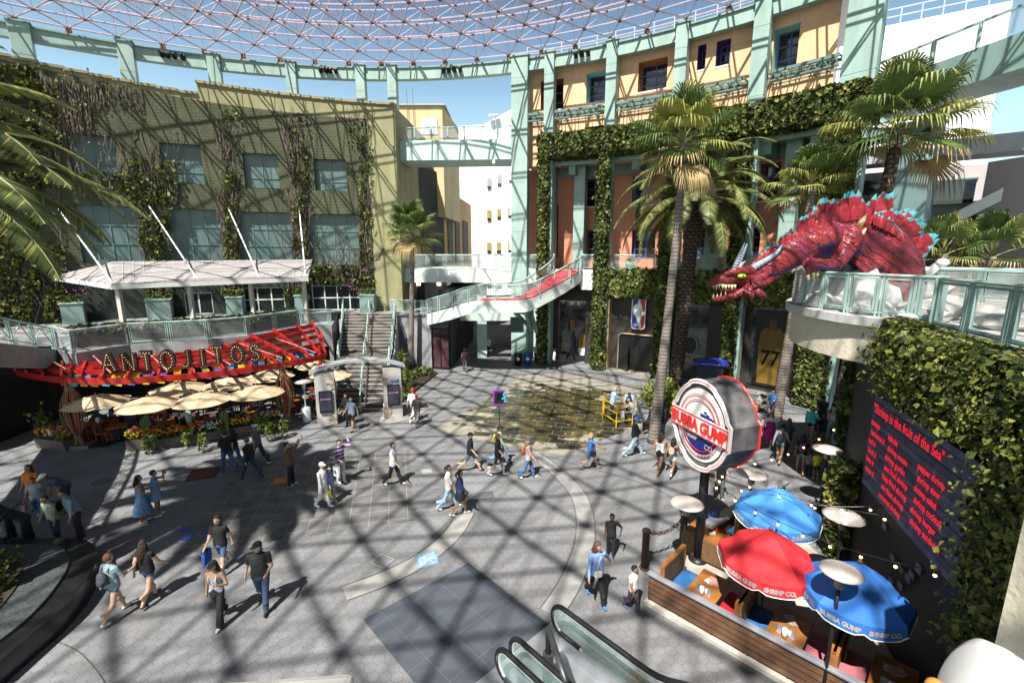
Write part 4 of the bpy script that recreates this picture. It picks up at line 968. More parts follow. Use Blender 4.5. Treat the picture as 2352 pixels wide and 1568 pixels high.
iv=thing('ivy_fascia','flat band of clipped ivy along the deck edge over the black shopfronts','hedge',P(50,34.9,6.4)); b=MB(); b.arc(37.5,61.4,34.75,34.93,5.7,7.35,n=16); b.build('core',MAT['ivy_shadow_core'],iv); b=MB(); ivybox(b,37.5,61.6,34.7,34.9,5.55,7.4,150,.17,wt=(5,5,3)); b.build('ivy_leaves',IVY,iv)
# shopfront
shp=thing('basketball_shop','dark bronze basketball shopfront with rounded gold portal','shopfront',P(57,35.6,0))
portal=[60.9,54.4]
b=MB(); b.arc(54.2,61.2,35.55,36.2,0,5.72,n=6); b.build('portal_wall',brownw,shp)
b=MB(); b.arc(61.6,64.6,36.0,36.6,0,7.0,n=4); b.arc(68.2,69.3,36.3,36.6,0,7.0); b.arc(64.6,68.2,36.3,36.6,4.9,7.0,n=3); b.arc(38,54.2,35.75,36.3,0,5.72,n=12); b.build('side_wall',brownw,shp)
b=MB(); b.arc(61.6,69.3,35.6,36.8,5.7,6.2,n=4); b.build('soffit',black,shp)
b=MB(); b.arc(61.9,63.6,35.5,36.05,0,5.6,n=2); b.build('pilaster',brownw,shp)
def rr(th0,th1,z0,z1,rad,r_,n=5,bottom=False):
    w_=(th1-th0); rt=math.degrees(rad/r_); pts=[P(th1,r_,z0)]
    for k in range(n+1): a=PI/2*k/n; pts.append(P(th1-rt+rt*math.cos(a),r_,z1-rad+rad*math.sin(a)))
    for k in range(n+1): a=PI/2+PI/2*k/n; pts.append(P(th0+rt+rt*math.cos(a),r_,z1-rad+rad*math.sin(a)))
    pts.append(P(th0,r_,z0)); return pts
b=MB(); b.tube(rr(54.5,61.15,0,5.68,.45,35.3),.075,n=6); b.arc(61.05,61.25,34.75,35.5,0,5.3); b.build('gold_frame',gold,shp)
b=MB(); b.arc(54.5,61.2,35.2,35.5,5.62,5.72,n=4); b.build('frame_top',gold,shp)
def lgeo(x,y,r_=35.5):  # logo plane at angle th_l
    return None
b=MB(); b.tube(rr(55.35,60.1,0,2.75,.3,35.42),.05,n=6); b.build('door_frame',gold,shp)
b=MB(); b.arc(55.4,60.05,35.50,35.545,0,2.7,n=3); b.build('door_opening',black,shp)
b=MB(); p=P(59.9,35.5,0); b.beam(p+Vector((0,-.0,1.25)),p+Vector((.35,-.95,1.25)),.06,2.3); p=P(55.6,35.5,0); b.beam(p+Vector((0,0,1.25)),p+Vector((-.1,-.95,1.25)),.06,2.3); b.build('open_door',mat('dark_door_glass',(.02,.022,.022),.1,.1,2,spec=.7),shp)
b=MB(); b.arc(55.6,59.8,34.5,35.5,.012,.02,n=3); b.build('threshold',mat('warm_threshold',(.3,.25,.2),.6,.1,3),shp)
# logo sign
lc=P(57.75,35.28,4.35); ex=Vector((math.sin(R(57.75)),-math.cos(R(57.75)),0)); en=-Vector((math.cos(R(57.75)),math.sin(R(57.75)),0)); ez=Vector((0,0,1))
def L3(x,y,o=0): return lc+ex*x+ez*y+en*o
lg=thing('basketball_logo_sign','rounded red white and blue sign with white player silhouette over the doorway','sign',lc)
def rrect(w_,h_,r_,n=6):
    pts=[]
    for cx_,cy_,a0 in ((w_/2-r_,h_/2-r_,0),(-w_/2+r_,h_/2-r_,90),(-w_/2+r_,-h_/2+r_,180),(w_/2-r_,-h_/2+r_,270)):
        for k in range(n+1): a=R(a0+90*k/n); pts.append((cx_+r_*math.cos(a),cy_+r_*math.sin(a)))
    return pts
HL=2.32; WL=1.02
b=MB(); b.extr([L3(x,y,-.02) for x,y in rrect(WL,HL,.24)],en*.1); b.build('plate',mat('logo_white',(.85,.85,.85),.4,0,1),lg)
blue=mat('logo_blue',(.02,.07,.36),.4,0,1); red=mat('logo_red',(.55,.02,.04),.4,0,1)
inn=rrect(WL-.13,HL-.13,.18)
sil=[(-.02,1.0),(.05,1.03),(.12,.98),(.12,.86),(.06,.78),(.1,.7),(.24,.55),(.28,.3),(.34,.1),(.3,.0),(.2,.05),(.14,.3),(.1,.2),(.14,-.1),(.1,-.4),(.2,-.7),(.24,-1.0),(.1,-1.06),(.06,-.75),(-.08,-.45),(-.24,-.2),(-.36,-.05),(-.34,.15),(-.4,.35),(-.36,.5),(-.2,.62),(-.06,.72),(-.08,.85)]
b=MB(); L_=[p for p in inn if p[0]<0]; 
b.extr([L3(x,y,.085) for x,y in [(0,(HL-.13)/2)]+[p for p in inn if p[0]<=0]+[(0.0,-(HL-.13)/2)]],en*.008); b.build('blue_field',blue,lg)
b=MB(); b.extr([L3(x,y,.085) for x,y in [(0.001,-(HL-.13)/2)]+[p for p in inn if p[0]>0 and p[1]<0]+[p for p in inn if p[0]>0 and p[1]>=0]+[(0.001,(HL-.13)/2)]],en*.008); b.build('red_field',red,lg)
bm=bmesh.new(); f=bm.faces.new([bm.verts.new(L3(x,y,.1)-Vector(lc)) for x,y in sil]); bmesh.ops.triangulate(bm,faces=[f]); me=bpy.data.meshes.new('player_silhouette'); bm.to_mesh(me); bm.free(); me.materials.append(MAT['logo_white']); o=link(bpy.data.objects.new('player_silhouette',me)); o.parent=lg
b=MB(); c_=[L3(.3+.13*math.cos(a),-.02+.13*math.sin(a),.102) for a in np.linspace(0,2*PI,14,endpoint=False)]; b.extr(c_,en*.004); puttext(b,'NBA',.3,lambda u,v,w_:L3(-.2+u*.75,-.87+v,.1),.002,.008); b.build('lettering',MAT['logo_white'],lg)
# display windows
dm=mat('display_glass',(.02,.02,.024),.07,.4,1.6,spec=.9,var2=(.09,.095,.10))  # paler blotches in the glass colour stand in for reflections
for t0,t1,z0,z1 in ((64.7,68.1,.5,4.8),(50.2,53.2,.5,5.2),(42.3,45.9,.4,5.4)):
    b=MB(); b.arc(t0,t1,35.7 if t0<60 else 36.25,36.28,z0,z1,n=3); b.build('display_window',dm,shp)
# gold shirt figure and banner
def poster(name,lab,th,r_,z0,pieces,cat_='poster'):
    c=P(th,r_,z0); e1=Vector((math.sin(R(th)),-math.cos(R(th)),0)); e2=-Vector((math.cos(R(th)),math.sin(R(th)),0)); o=thing(name,lab,cat_,c)
    for k,(nm,poly,m_) in enumerate(pieces):
        b=MB()
        if isinstance(poly,str):
            txt,s_,x_,y_=poly.split('|'); puttext(b,txt,float(s_),lambda u,v,w_:c+e1*(u*.8+float(x_))+ez*(v+float(y_))+e2*.035,.003,.02)
        else: b.extr([c+e1*x+ez*y+e2*(.005+.01*k) for x,y in poly],e2*.01)
        b.build(nm,m_,o)
    return o
gy=mat('jersey_gold',(.2,.115,.012),.6,.15,2); skn=mat('poster_brown',(.12,.06,.03),.6,.1,2); blk_=mat('poster_black',(.01,.01,.012),.5,0,1)
jer=[(-.55,0),(.55,0),(.62,2.2),(.55,2.9),(.32,3.2),(.18,3.05),(-.18,3.05),(-.32,3.2),(-.55,2.9),(-.62,2.2)]
poster('player_banner','tall dark banner with a gold number seventy-seven shirt on the right shopfront',43.9,35.6,.55,[('backing',[(-.95,-.1),(.95,-.1),(.95,4.6),(-.95,4.6)],blk_),('shirt',[(x*1.15,y*1.12) for x,y in jer],gy),('head',[(-.18,3.4),(.18,3.4),(.24,3.8),(.1,4.1),(-.1,4.1),(-.24,3.8)],skn),('number','77|1.35|0|1.6',blk_)],'banner')
poster('player_cutout','gold shirted player cutout in the shop display window',65.0,36.1,.6,[('shirt',[(-.25,.6),(.25,.6),(.3,1.5),(.15,1.75),(-.15,1.75),(-.3,1.5)],gy),('legs',[(-.2,0),(.2,0),(.25,.6),(-.25,.6)],whitep),('head',[(-.1,1.78),(.1,1.78),(.12,2.0),(0,2.1),(-.12,2.0)],skn)])
poster('player_decal','dark running player decal on the shop display window',66.2,36.1,.6,[('figure',[(-.3,0),(-.12,.5),(0,.75),(.2,.1),(.3,.05),(.15,.9),(.12,1.5),(.05,1.6),(.08,1.85),(-.06,1.9),(-.08,1.6),(-.2,1.4),(-.12,.8)],mat('decal_navy',(.02,.02,.06),.5,.1,2))])
poster('jersey_display','yellow shirt hanging high in the shop display window',66.3,36.1,2.7,[('shirt',[(-.2,0),(.2,0),(.22,.7),(-.22,.7)],gy)])
poster('round_emblem_decal','white ring emblem on the shop window right of the date palm',51.9,35.6,1.6,[('ring',[(.55*math.cos(a),.75+.7*math.sin(a)) for a in np.linspace(0,2*PI,20,endpoint=False)],mat('emblem_grey',(.2,.23,.28),.5,.1,3)),('core',[(.45*math.cos(a),.75+.6*math.sin(a)) for a in np.linspace(0,2*PI,20,endpoint=False)],blk_)],'decal')
# blue awning kiosk
kp=G(1600,905,0); ks=thing('blue_canopy_kiosk','small blue roofed kiosk behind the round sign','kiosk',(11.9,26.8,0)); b=MB(); b.box((0,0,2.15),(1.9,1.1,.18),R(-18)); b.box((0,0,2.3),(1.4,.7,.14),R(-18)); b.build('roof',mat('kiosk_blue',(.03,.05,.38),.4,.08,3),ks,local=True,bevel=.05); b=MB(); b.box((0,0,1.0),(1.4,.8,2.0),R(-18)); b.build('body',mat('kiosk_dark',(.02,.025,.05),.5,.1,3),ks,local=True)
b=MB(); co,si=math.cos(R(-18)),math.sin(R(-18)); puttext(b,'CITYWALK',.2,lambda u,v,w_:(u*co+.56*si,u*si-.56*co,2.15+v),.005); b.build('lettering',whitep,ks,local=True)
# ---------------- far right structures ----------------
rbw=thing('white_block','tall sunlit white block with roof rails at the upper right','building',(30,39,0))
wA=(26.8,41.4);wB=(35.2,36.2); b=MB(); b.prism([wA,wB,(40,46),(30,50)],0,26.0); b.build('walls',MAT['bright_white_render'],rbw)
b=MB()
for h in (.55,1.1): b.tube([(wA[0],wA[1],26+h),(wB[0],wB[1],26+h)],.05,n=5)
for k in range(9): b.beam((wA[0]+(wB[0]-wA[0])*k/8,wA[1]+(wB[1]-wA[1])*k/8,26),(wA[0]+(wB[0]-wA[0])*k/8,wA[1]+(wB[1]-wA[1])*k/8,27.1),.06,.06)
b.build('roof_railing',MAT['pale_blue_rail'],rbw)
b=MB(); b.beam((19.3,29.8,17.9),(21.6,30.6,17.9),1.4,.4); b.build('roof_stub',tealD,rbw)
hb=thing('upper_right_bridge','green high-level bridge with mesh railing crossing the upper right corner','footbridge',(19.5,23,15.9))
b=MB(); e0=(18.9,27.2);e1=(20.4,20.0);e2=(21.2,14.0)
for p,q in ((e0,e1),(e1,e2)): 
    d=(Vector(q)-Vector(p)).normalized(); n=Vector((-d.y,d.x))*2.6 if False else Vector((-d.y,d.x))*2.6
    b.prism([p,q,(q[0]+n.x,q[1]+n.y),(p[0]+n.x,p[1]+n.y)],15.85,17.25)
b.build('deck_beam',tealD,hb)
b=MB(); g=MB()
for p,q in ((e0,e1),(e1,e2)):
    P0=Vector((*p,17.25));Q0=Vector((*q,17.25)); n=4
    for i in range(n+1): c=P0.lerp(Q0,i/n); b.beam(c,c+Vector((0,0,1.0)),.16 if i%2==0 else .1,.1)
    b.beam(P0+Vector((0,0,1.02)),Q0+Vector((0,0,1.02)),.09,.09); g.quad(P0+Vector((0,0,.1)),Q0+Vector((0,0,.1)),Q0+Vector((0,0,.95)),P0+Vector((0,0,.95)))
b.build('railing_posts',tealrail,hb); g.build('mesh_panel',meshp,hb)
ov=thing('grey_overhang','long grey flat overhang behind the right fan palm','canopy',(21,26,13.3)); b=MB(); b.prism([(17.6,27.9),(25.8,21.6),(26.9,23.0),(18.7,29.3)],13.35,14.2); b.build('slab',mat('overhang_grey',(.40,.41,.45),.6,.06,2),ov)
b=MB(); b.beam((25.2,21.0,13.1),(21.5,24.5,9.6),.5,.5); b.beam((25.7,21.2,13.0),(24.2,24.5,10),.3,.3); b.build('brace',lgrey,ov)
ww=thing('shaded_white_wall','shaded white wall with dark square windows behind the dragon','building',(23,29,0)); b=MB(); b.prism([(17.5,32.6),(28.2,24.2),(30,27),(19,35)],0,13.35); b.build('wall',mat('shade_toned_white_wall',(.52,.49,.50),.8,.04,1,extra=bricks(3,2.1,0,.8,axis='XZ',offs=0,mortar=.012)),ww)  # white wall given a mauve grey colour for the shade it stands in
wd=(Vector((28.2,24.2))-Vector((17.5,32.6))).normalized()
def onww(px): 
    best=None
    for k in range(400):
        t=k*.034; x=17.5+wd.x*t;y=32.6+wd.y*t; e=abs(1176+FOC*x/(y*_C)-px)
        if best is None or e<best[0]: best=(e,x,y,t)
    return best
for i,(x0,y0,x1,y1) in enumerate(((2140,412,2195,470),(2060,418,2085,490),(1958,415,1995,455))):
    e,xa,ya,t=onww((x0+x1)/2); w_=(x1-x0)/FOC*(ya*1.03)*1.15; z0,z1=W((x0+x1)/2,y1,ya).z,W((x0+x1)/2,y0,ya).z
    b=MB(); b.box((xa-.03,ya-.04,(z0+z1)/2),(w_,.06,z1-z0),math.atan2(wd.y,wd.x)); o=b.build('window',glassd,ww); b=MB(); b.box((xa-.05,ya-.07,z0),(w_+.1,.08,.07),math.atan2(wd.y,wd.x)); b.box((xa-.05,ya-.07,z1),(w_+.1,.08,.07),math.atan2(wd.y,wd.x)); b.build('frame',tealD,o)
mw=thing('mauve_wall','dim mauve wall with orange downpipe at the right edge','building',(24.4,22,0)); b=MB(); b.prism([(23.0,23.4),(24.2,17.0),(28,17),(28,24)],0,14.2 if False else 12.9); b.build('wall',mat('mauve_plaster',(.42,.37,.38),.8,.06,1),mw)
b=MB(); b.box((23.1,24.1,6),(.5,.4,9.0)); b.build('downpipe',mat('orange_pipe',(.42,.16,.06),.6,.1,2),mw)
b=MB(); b.box((24.0,19.0,9.8),(.2,1.2,1.6)); b.build('window',MAT['orange_pipe'],mw)
column(35.6,1.5,1.3,0,'thick teal column shaded blue grey behind the right fan palm',r=37.5,z1=15.0,m=mat('shade_toned_teal',(.16,.25,.26),.6,.06,2))  # teal darkened and blued in the colour to stand in for shade
# cream wall seen under balcony
b=MB(); b.prism([(22.5,33.5),(27.5,29.5),(28,30),(23,34)],0,4.2); tag(b.build('cream_wall',creamw,origin=(25,31,0)),'cream wall with black louvre far beyond the ivy clad leg','wall')
b=MB(); b.prism([(13.6,23.0),(14.0,22.0),(14.6,22.2),(14.2,23.2)],0,.01)
# ---------------- dragon balcony ----------------
ZB=6.85
bal=thing('curved_balcony','curved cream balcony with concrete rim carrying the red dragon','balcony',(12,13,5.5))
cp=[(12.2,19.0),(10.9,18.0),(9.95,16.6),(9.55,15.0),(9.6,13.4),(10.1,12.2),(10.35,11.2)]
def smooth(pts,n=6):
    q=[]; pts=[Vector(p) for p in pts]
    for i in range(len(pts)-1):
        p0=pts[max(i-1,0)];p1=pts[i];p2=pts[i+1];p3=pts[min(i+2,len(pts)-1)]
        for k in range(n):
            t=k/n; q.append(.5*((2*p1)+(p2-p0)*t+(2*p0-5*p1+4*p2-p3)*t*t+(3*p1-p0-3*p2+p3)*t**3))
    q.append(pts[-1]); return q
cs=smooth(cp); off=lambda pts,d:[Vector((p.x+d*((pts[min(i+1,len(pts)-1)]-pts[max(i-1,0)]).normalized()).y,p.y-d*((pts[min(i+1,len(pts)-1)]-pts[max(i-1,0)]).normalized()).x)) for i,p in enumerate(pts)]
def ribbon(b,pts,z0,z1,th):
    inn=off(pts,-th); n=len(pts); vs=[]
    for p,q in zip(pts,inn): vs+=[(p.x,p.y,z0),(p.x,p.y,z1),(q.x,q.y,z1),(q.x,q.y,z0)]
    b.add(vs,[(4*i+j,4*i+(j+1)%4,4*i+4+(j+1)%4,4*i+4+j) for i in range(n-1) for j in range(4)]+[(0,1,2,3),(4*n-1,4*n-2,4*n-3,4*n-4)])
side=off(cs,-.28)
sgn=1 if (off(cs,1)[18].x>cs[18].x) else -1
ins=lambda d:off(cs,sgn*d)
def rib2(b,d0,d1,z0,z1):
    A=ins(d0);B=ins(d1); n=len(A); vs=[]
    for p,q in zip(A,B): vs+=[(p.x,p.y,z0),(p.x,p.y,z1),(q.x,q.y,z1),(q.x,q.y,z0)]
    b.add(vs,[(4*i+j,4*i+(j+1)%4,4*i+4+(j+1)%4,4*i+4+j) for i in range(n-1) for j in range(4)]+[(0,1,2,3),(4*n-1,4*n-2,4*n-3,4*n-4)])
b=MB(); rib2(b,0,.7,6.58,6.86); b.build('rim',mat('pale_concrete_rim',(.55,.56,.54),.8,.08,3,extra=grime(.25,.6)),bal,bevel=.02)
b=MB(); rib2(b,.22,.6,5.5,6.57); b.build('side_wall',creamw,bal)
deckp=[(p.x,p.y) for p in ins(.5)]+[(9.5,9.0),(8.0,6.0),(7.4,4.4),(20,4.4),(21,19)]
b=MB(); b.prism(deckp,6.5,ZB); b.build('deck',mat('deck_concrete',(.50,.49,.47),.85,.1,2),bal)
b=MB(); b.prism(deckp,5.52,5.6); b.build('soffit',dgrey,bal)
rl=[(p.x,p.y) for p in ins(.25)][8:]
railing('railing','curved balcony railing with mesh panels in front of the dragon',rl[::4]+[(10.15,11.0)],ZB-.02,h=1.17,panel=meshp,sp=1.5,pr=.05,low=.14)
railing('railing','dark mesh railing leading from the balcony to the right edge',[(10.15,11.0),(9.45,8.6),(8.3,5.4)],ZB-.02,h=1.17,m=tealD,panel=meshp,sp=1.3,pr=.06,low=.1)
railing('railing','farther railing behind the balcony rocks',[(14.0,16.5),(15.5,12.5),(14.2,9.0)],ZB,h=1.2,sp=1.8)
railing('railing','farthest railing behind the dragon near the low palms',[(15.5,20.5),(19.5,16.5)],ZB,h=1.15,sp=1.8)
# rocks
def rock(c,r,i,lab):
    bm=bmesh.new(); bmesh.ops.create_icosphere(bm,subdivisions=2,radius=1)
    sd_=Vector((i*7.3,i*3.1,i*1.7))
    for v in bm.verts:
        n=noise.noise(v.co*.9+sd_)*.5+noise.noise(v.co*2.3+sd_)*.5; v.co*=1+n; v.co.x=round(v.co.x*3.2)/3.2*.5+v.co.x*.5; v.co.z=max(v.co.z,-.5)
        v.co=Vector((v.co.x*r[0],v.co.y*r[1],v.co.z*r[2]))
    me=bpy.data.meshes.new('rock'); bm.to_mesh(me); bm.free(); me.materials.append(stone); o=link(bpy.data.objects.new('rock',me)); o.location=c; return tag(o,lab,'rock','pale rocks under the dragon')
rk=[((11.0,14.0,7.15),(.75,.6,.75),'biggest grey pointed rock behind the balcony mesh'),((10.15,14.9,7.05),(.5,.5,.35),'low white rock near the left end of the balcony mesh'),((10.5,13.2,7.0),(.55,.45,.3),'flat white rock in front of the pointed rock'),((11.4,12.4,7.05),(.7,.5,.35),'long white slab rock near the right mesh panel'),((12.2,13.2,7.1),(.5,.45,.45),'tall leaning white rock right of the pointed rock'),((10.2,15.7,7.2),(.4,.4,.6),'white jagged rock under the dragon hand'),((10.9,12.0,6.98),(.5,.4,.22),'small white rock at the balcony bend'),((13.3,14.6,7.2),(.5,.4,.5),'high white rock beside the dragon tail'),((11.0,15.2,7.3),(.6,.5,.7),'dark shaded rock under the dragon belly'),((12.2,11.5,7.0),(.6,.5,.3),'white rock behind the dark railing corner'),((11.5,10.6,6.98),(.55,.4,.25),'white flat rock behind the dark railing')]
for i,(c,r_,l) in enumerate(rk): rock(c,r_,i+1,l)
b=MB(); b.tube([(13.0,15.0,7.5),(13.4,14.6,8.25)],[.16,.12],n=7); b.ell((13.45,14.55,8.3),(.2,.16,.13),7,5); b.ell((13.2,14.8,8.05),(.16,.16,.12),7,5); tag(b.build('broken_column',mat('plaster_white',(.75,.74,.72),.8,.1,4,bump=.3),origin=(13,15,7),smooth=True),'broken white plaster ornament behind the dragon tail','ornament')
# ---------------- dragon ----------------
def Z3(zx,zy,Y): return W(1550.4+zx/3.413,402+zy/3.413,Y)
def ZR_(r,Y): return r/3.413/FOC*Y*1.02
def voxel(mb,name,mats,vox,parent,smoothit=0,matfn=None,origin=None,disp=None):
    o=mb.build(name,mats[0],None,local=True); md=o.modifiers.new('r','REMESH'); md.mode='VOXEL'; md.voxel_size=vox; md.use_smooth_shade=True
    if smoothit: s=o.modifiers.new('s','SMOOTH'); s.factor=.5; s.iterations=smoothit
    dg=bpy.context.evaluated_depsgraph_get(); me=bpy.data.meshes.new_from_object(o.evaluated_get(dg)); me.name=name
    old=o.data; bpy.data.objects.remove(o); bpy.data.meshes.remove(old)
    if parent is not None: me.transform(Matrix.Translation(-Vector(parent.location)))
    o=link(bpy.data.objects.new(name,me)); o.parent=parent
    me.materials.clear()
    for m in mats: me.materials.append(m)
    return o
dr_=thing('dragon_sculpture','huge red dragon sculpture with teal-tipped crests leaning over the balcony rail','sculpture',(12.3,15.2,ZB))
def dskin(t,base,geo,b):
    L=t.links.new
    v=t.nodes.new('ShaderNodeTexVoronoi'); v.inputs['Scale'].default_value=11; v.feature='DISTANCE_TO_EDGE'
    mp=t.nodes.new('ShaderNodeMapping'); mp.inputs['Scale'].default_value=(1,1,1.9); mp.inputs['Rotation'].default_value=(0,.5,0); L(geo.outputs['Position'],mp.inputs[0]); L(mp.outputs[0],v.inputs['Vector'])
    wv=t.nodes.new('ShaderNodeTexWave'); wv.inputs['Scale'].default_value=1.3; wv.inputs['Distortion'].default_value=7; wv.inputs['Detail'].default_value=3; mp2=t.nodes.new('ShaderNodeMapping'); mp2.inputs['Rotation'].default_value=(0,.9,0); L(geo.outputs['Position'],mp2.inputs[0]); L(mp2.outputs[0],wv.inputs['Vector'])
    r=t.nodes.new('ShaderNodeMapRange'); r.inputs[1].default_value=0; r.inputs[2].default_value=.09; r.inputs[3].default_value=.45; r.inputs[4].default_value=1; L(v.outputs['Distance'],r.inputs[0])
    r2=t.nodes.new('ShaderNodeMapRange'); r2.inputs[1].default_value=.0; r2.inputs[2].default_value=.35; r2.inputs[3].default_value=.25; r2.inputs[4].default_value=1; L(wv.outputs['Fac'],r2.inputs[0])
    h=mth(t,'MULTIPLY',r.outputs[0],r2.outputs[0])
    n=t.nodes.new('ShaderNodeTexNoise'); n.inputs['Scale'].default_value=1.6; L(geo.outputs['Position'],n.inputs['Vector'])
    r3=t.nodes.new('ShaderNodeMapRange'); r3.inputs[1].default_value=.42; r3.inputs[2].default_value=.72; L(n.outputs[0],r3.inputs[0])
    c=mixc(t,r3.outputs[0],base,(.20,.02,.05)); c=mixc(t,h,(.10,.008,.03),c)
    bp=t.nodes.new('ShaderNodeBump'); bp.inputs['Strength'].default_value=.9; bp.inputs['Distance'].default_value=.06; L(h,bp.inputs['Height']); L(bp.outputs[0],b.inputs['Normal'])
    return c
dsk=mat('dragon_red_skin',(.29,.021,.018),.45,.15,2.5,spec=.55,extra=dskin); dpur=mat('dragon_purple_belly',(.07,.04,.14),.5,.2,4,bump=.5,bscale=9)
finr=mat('dragon_fin_red',(.27,.014,.024),.45,.3,3.5); fint=mat('dragon_fin_teal',(.07,.33,.36),.5,.2,5); horn=mat('dragon_horn_cream',(.62,.52,.28),.4,.1,5); hornt=mat('dragon_horn_teal',(.16,.33,.40),.5,.15,8)
b=MB()
def cap_(pts,rs,n=14):
    b.tube(pts,rs,n=n); 
    for p,r_ in zip(pts,rs): b.ell(p,r_,n,8)
cl=[(560,800,60,14.7),(620,775,62,14.7),(720,735,86,14.75),(820,672,106,14.85),(920,600,122,14.95),(1030,540,132,15.05),(1150,505,136,15.15),(1300,498,140,15.2),(1450,540,175,15.3),(1580,620,225,15.4),(1640,740,235,15.4),(1640,920,245,15.4)]
cap_([Z3(x,y,Y) for x,y,r_,Y in cl],[ZR_(r_,Y) for x,y,r_,Y in cl])
for off_,x,y in ((0,1,1),): pass
# wing/flank folds
for k in range(7):
    a=R(-20+k*17); p0=Z3(1400,600+k*12,14.85); p1=Z3(1400+400*math.cos(a*.8+.15),560+k*34+ 170*math.sin(a*.9),14.95); pm_=p0.lerp(p1,.5)+Vector((0,-.3,.12)); b.tube([p0,pm_,p1],[.06,.12,.05],n=8)
# shoulder and near arm
arm=[(1400,430,92,14.9),(1370,520,78,14.65),(1300,650,60,14.5),(1255,705,52,14.45)]; cap_([Z3(*a[:2],a[3]) for a in arm],[ZR_(a[2],14.5) for a in arm])
fa=[(1255,705,50,14.45),(1160,700,42,14.45),(1075,690,40,14.45)]; cap_([Z3(*a[:2],a[3]) for a in fa],[ZR_(a[2],14.5) for a in fa])
for k,(x,y) in enumerate(((1040,790),(1080,775),(1110,760),(1020,740))):
    p=[Z3(1080,690,14.45),Z3(1060+k*14-8,690,14.35+.06*k),Z3(x,y-35,14.38+.06*k),Z3(x,y,14.4+.06*k)]; cap_(p,[.14,.10,.075,.06],10)
# far arm bulge
fa2=[(1180,480,80,15.4),(1130,560,70,15.2),(1060,540,50,15.0)]; cap_([Z3(*a[:2],a[3]) for a in fa2],[ZR_(a[2],15) for a in fa2])
# pectoral
cap_([Z3(1080,520,14.75),Z3(1200,490,14.7)],[.33,.36])
# head
hd_=[(600,800,72,14.7),(540,795,74,14.7),(470,790,62,14.7),(400,815,48,14.7),(335,832,42,14.7),(300,850,34,14.7)]; cap_([Z3(*a[:2],a[3]) for a in hd_],[ZR_(a[2],14.7) for a in hd_])
for s_ in (-.17,.17):
    cap_([Z3(590,745,14.7+s_*1.3),Z3(500,752,14.7+s_*1.4),Z3(400,770,14.7+s_)],[.15,.13,.08],10); b.ell(Z3(300,835,14.7+s_),.13,10,8)
jw=[(620,860,50,14.7),(540,905,42,14.7),(470,945,32,14.7),(380,965,27,14.7),(310,972,25,14.7)]
for s_ in (-.12,.12): cap_([Z3(x,y,Y+s_) for x,y,r_,Y in jw],[ZR_(r_,14.7)*.85 for x,y,r_,Y in jw],10)
body=voxel(b,'body',[dsk,dpur],.045,dr_,3)
me=body.data; loc=Vector(dr_.location)
for p in me.polygons:   # purple underside of the neck
    c=p.center+loc; 
    if p.normal.z<-.45 and c.x>7.6 and c.x<12.0: p.material_index=1
b=MB()
def spike(pts,rs,n=8): b.tube(pts,rs,n=n)
for pts,rs in (([(600,835),(690,800),(775,735)],(.2,.14,.015)),([(600,860),(700,840),(825,795)],(.22,.15,.015)),([(560,890),(600,930),(605,1002)],(.16,.11,.01)),([(620,890),(670,930),(740,980)],(.17,.12,.01)),([(560,905),(620,880),(590,900)],(.1,.1,.05))):
    for s_ in (-.3,.3): spike([Z3(x,y,14.7+s_*(1 if k==0 else 1.3)) for k,(x,y) in enumerate(pts)],rs)
b.build('cheek_frills',dsk,dr_,smooth=True)
b=MB()
for s_ in (-.2,.2):
    for pts,rs in (([(590,748),(650,705),(730,660),(800,610),(850,535)],(.11,.1,.085,.06,.015)),([(465,740),(490,670),(520,600),(548,532)],(.085,.07,.05,.012)),([(500,735),(520,700),(553,675)],(.06,.05,.01))):
        if pts[0][0]==465 and s_>0: pts=[(x+18,y+6) for x,y in pts]
        P_=[Z3(x,y,14.7+s_) for x,y in pts]; b.m=0; b.tube(P_,rs,n=8)
        b.m=1
        for k in range(10):
            t=k/10*(len(P_)-1); i=int(t); c=P_[i].lerp(P_[i+1],t-i); r_=rs[i]+(rs[i+1]-rs[i])*(t-i); d=(P_[i+1]-P_[i]).normalized(); b.tube([c-d*.012,c+d*.02],r_*1.14,n=8)
b.build('horns',[hornt,mat('horn_band',(.42,.30,.33),.5,.1,5)],dr_,smooth=True)
class _T:
    def tube(s,*a,**k): q=MB(); q.tube(*a,**k); q.build('tooth' if not _T.c else 'claw',horn,dr_,smooth=True)
_T.c=0; b=_T()
for s_ in (-.13,.13):
    for k,x in enumerate((300,322,345,372,395,420,445,468)):
        y0=868 if x<380 else 872; L_=38 if k in (1,3,4,6) else 24; p=Z3(x,y0,14.7+s_); b.tube([p+Vector((0,0,.05)),Z3(x+3,y0+L_,14.7+s_)],[.05,.004],n=6)
    for k,x in enumerate((300,330,360,395,425,450)): p=Z3(x,955,14.7+s_*.9); b.tube([p-Vector((0,0,.05)),Z3(x+2,955-(42 if k in (2,3) else 26),14.7+s_*.9)],[.05,.004],n=6)
_T.c=1
for k,(x,y) in enumerate(((1040,790),(1080,775),(1110,760),(1020,740))): p=Z3(x,y,14.4+.06*k); b.tube([p+Vector((0,0,.04)),p+Vector((0,-.06,-.1)),p+Vector((.02,-.02,-.2))],[.06,.045,.005],n=6)
for pts in ([(1440,400),(1475,350),(1502,300)],[(1425,485),(1470,455),(1500,415)]): b.tube([Z3(*pts[0],14.6),Z3(*pts[1],14.5),Z3(*pts[2],14.45)],[.1,.075,.01],n=8)
b=MB(); b.ell(Z3(450,905,14.7),(.55,.12,.13),10,6); b.build('mouth_interior',mat('mouth_dark',(.06,.006,.01),.4,.2,3),dr_)
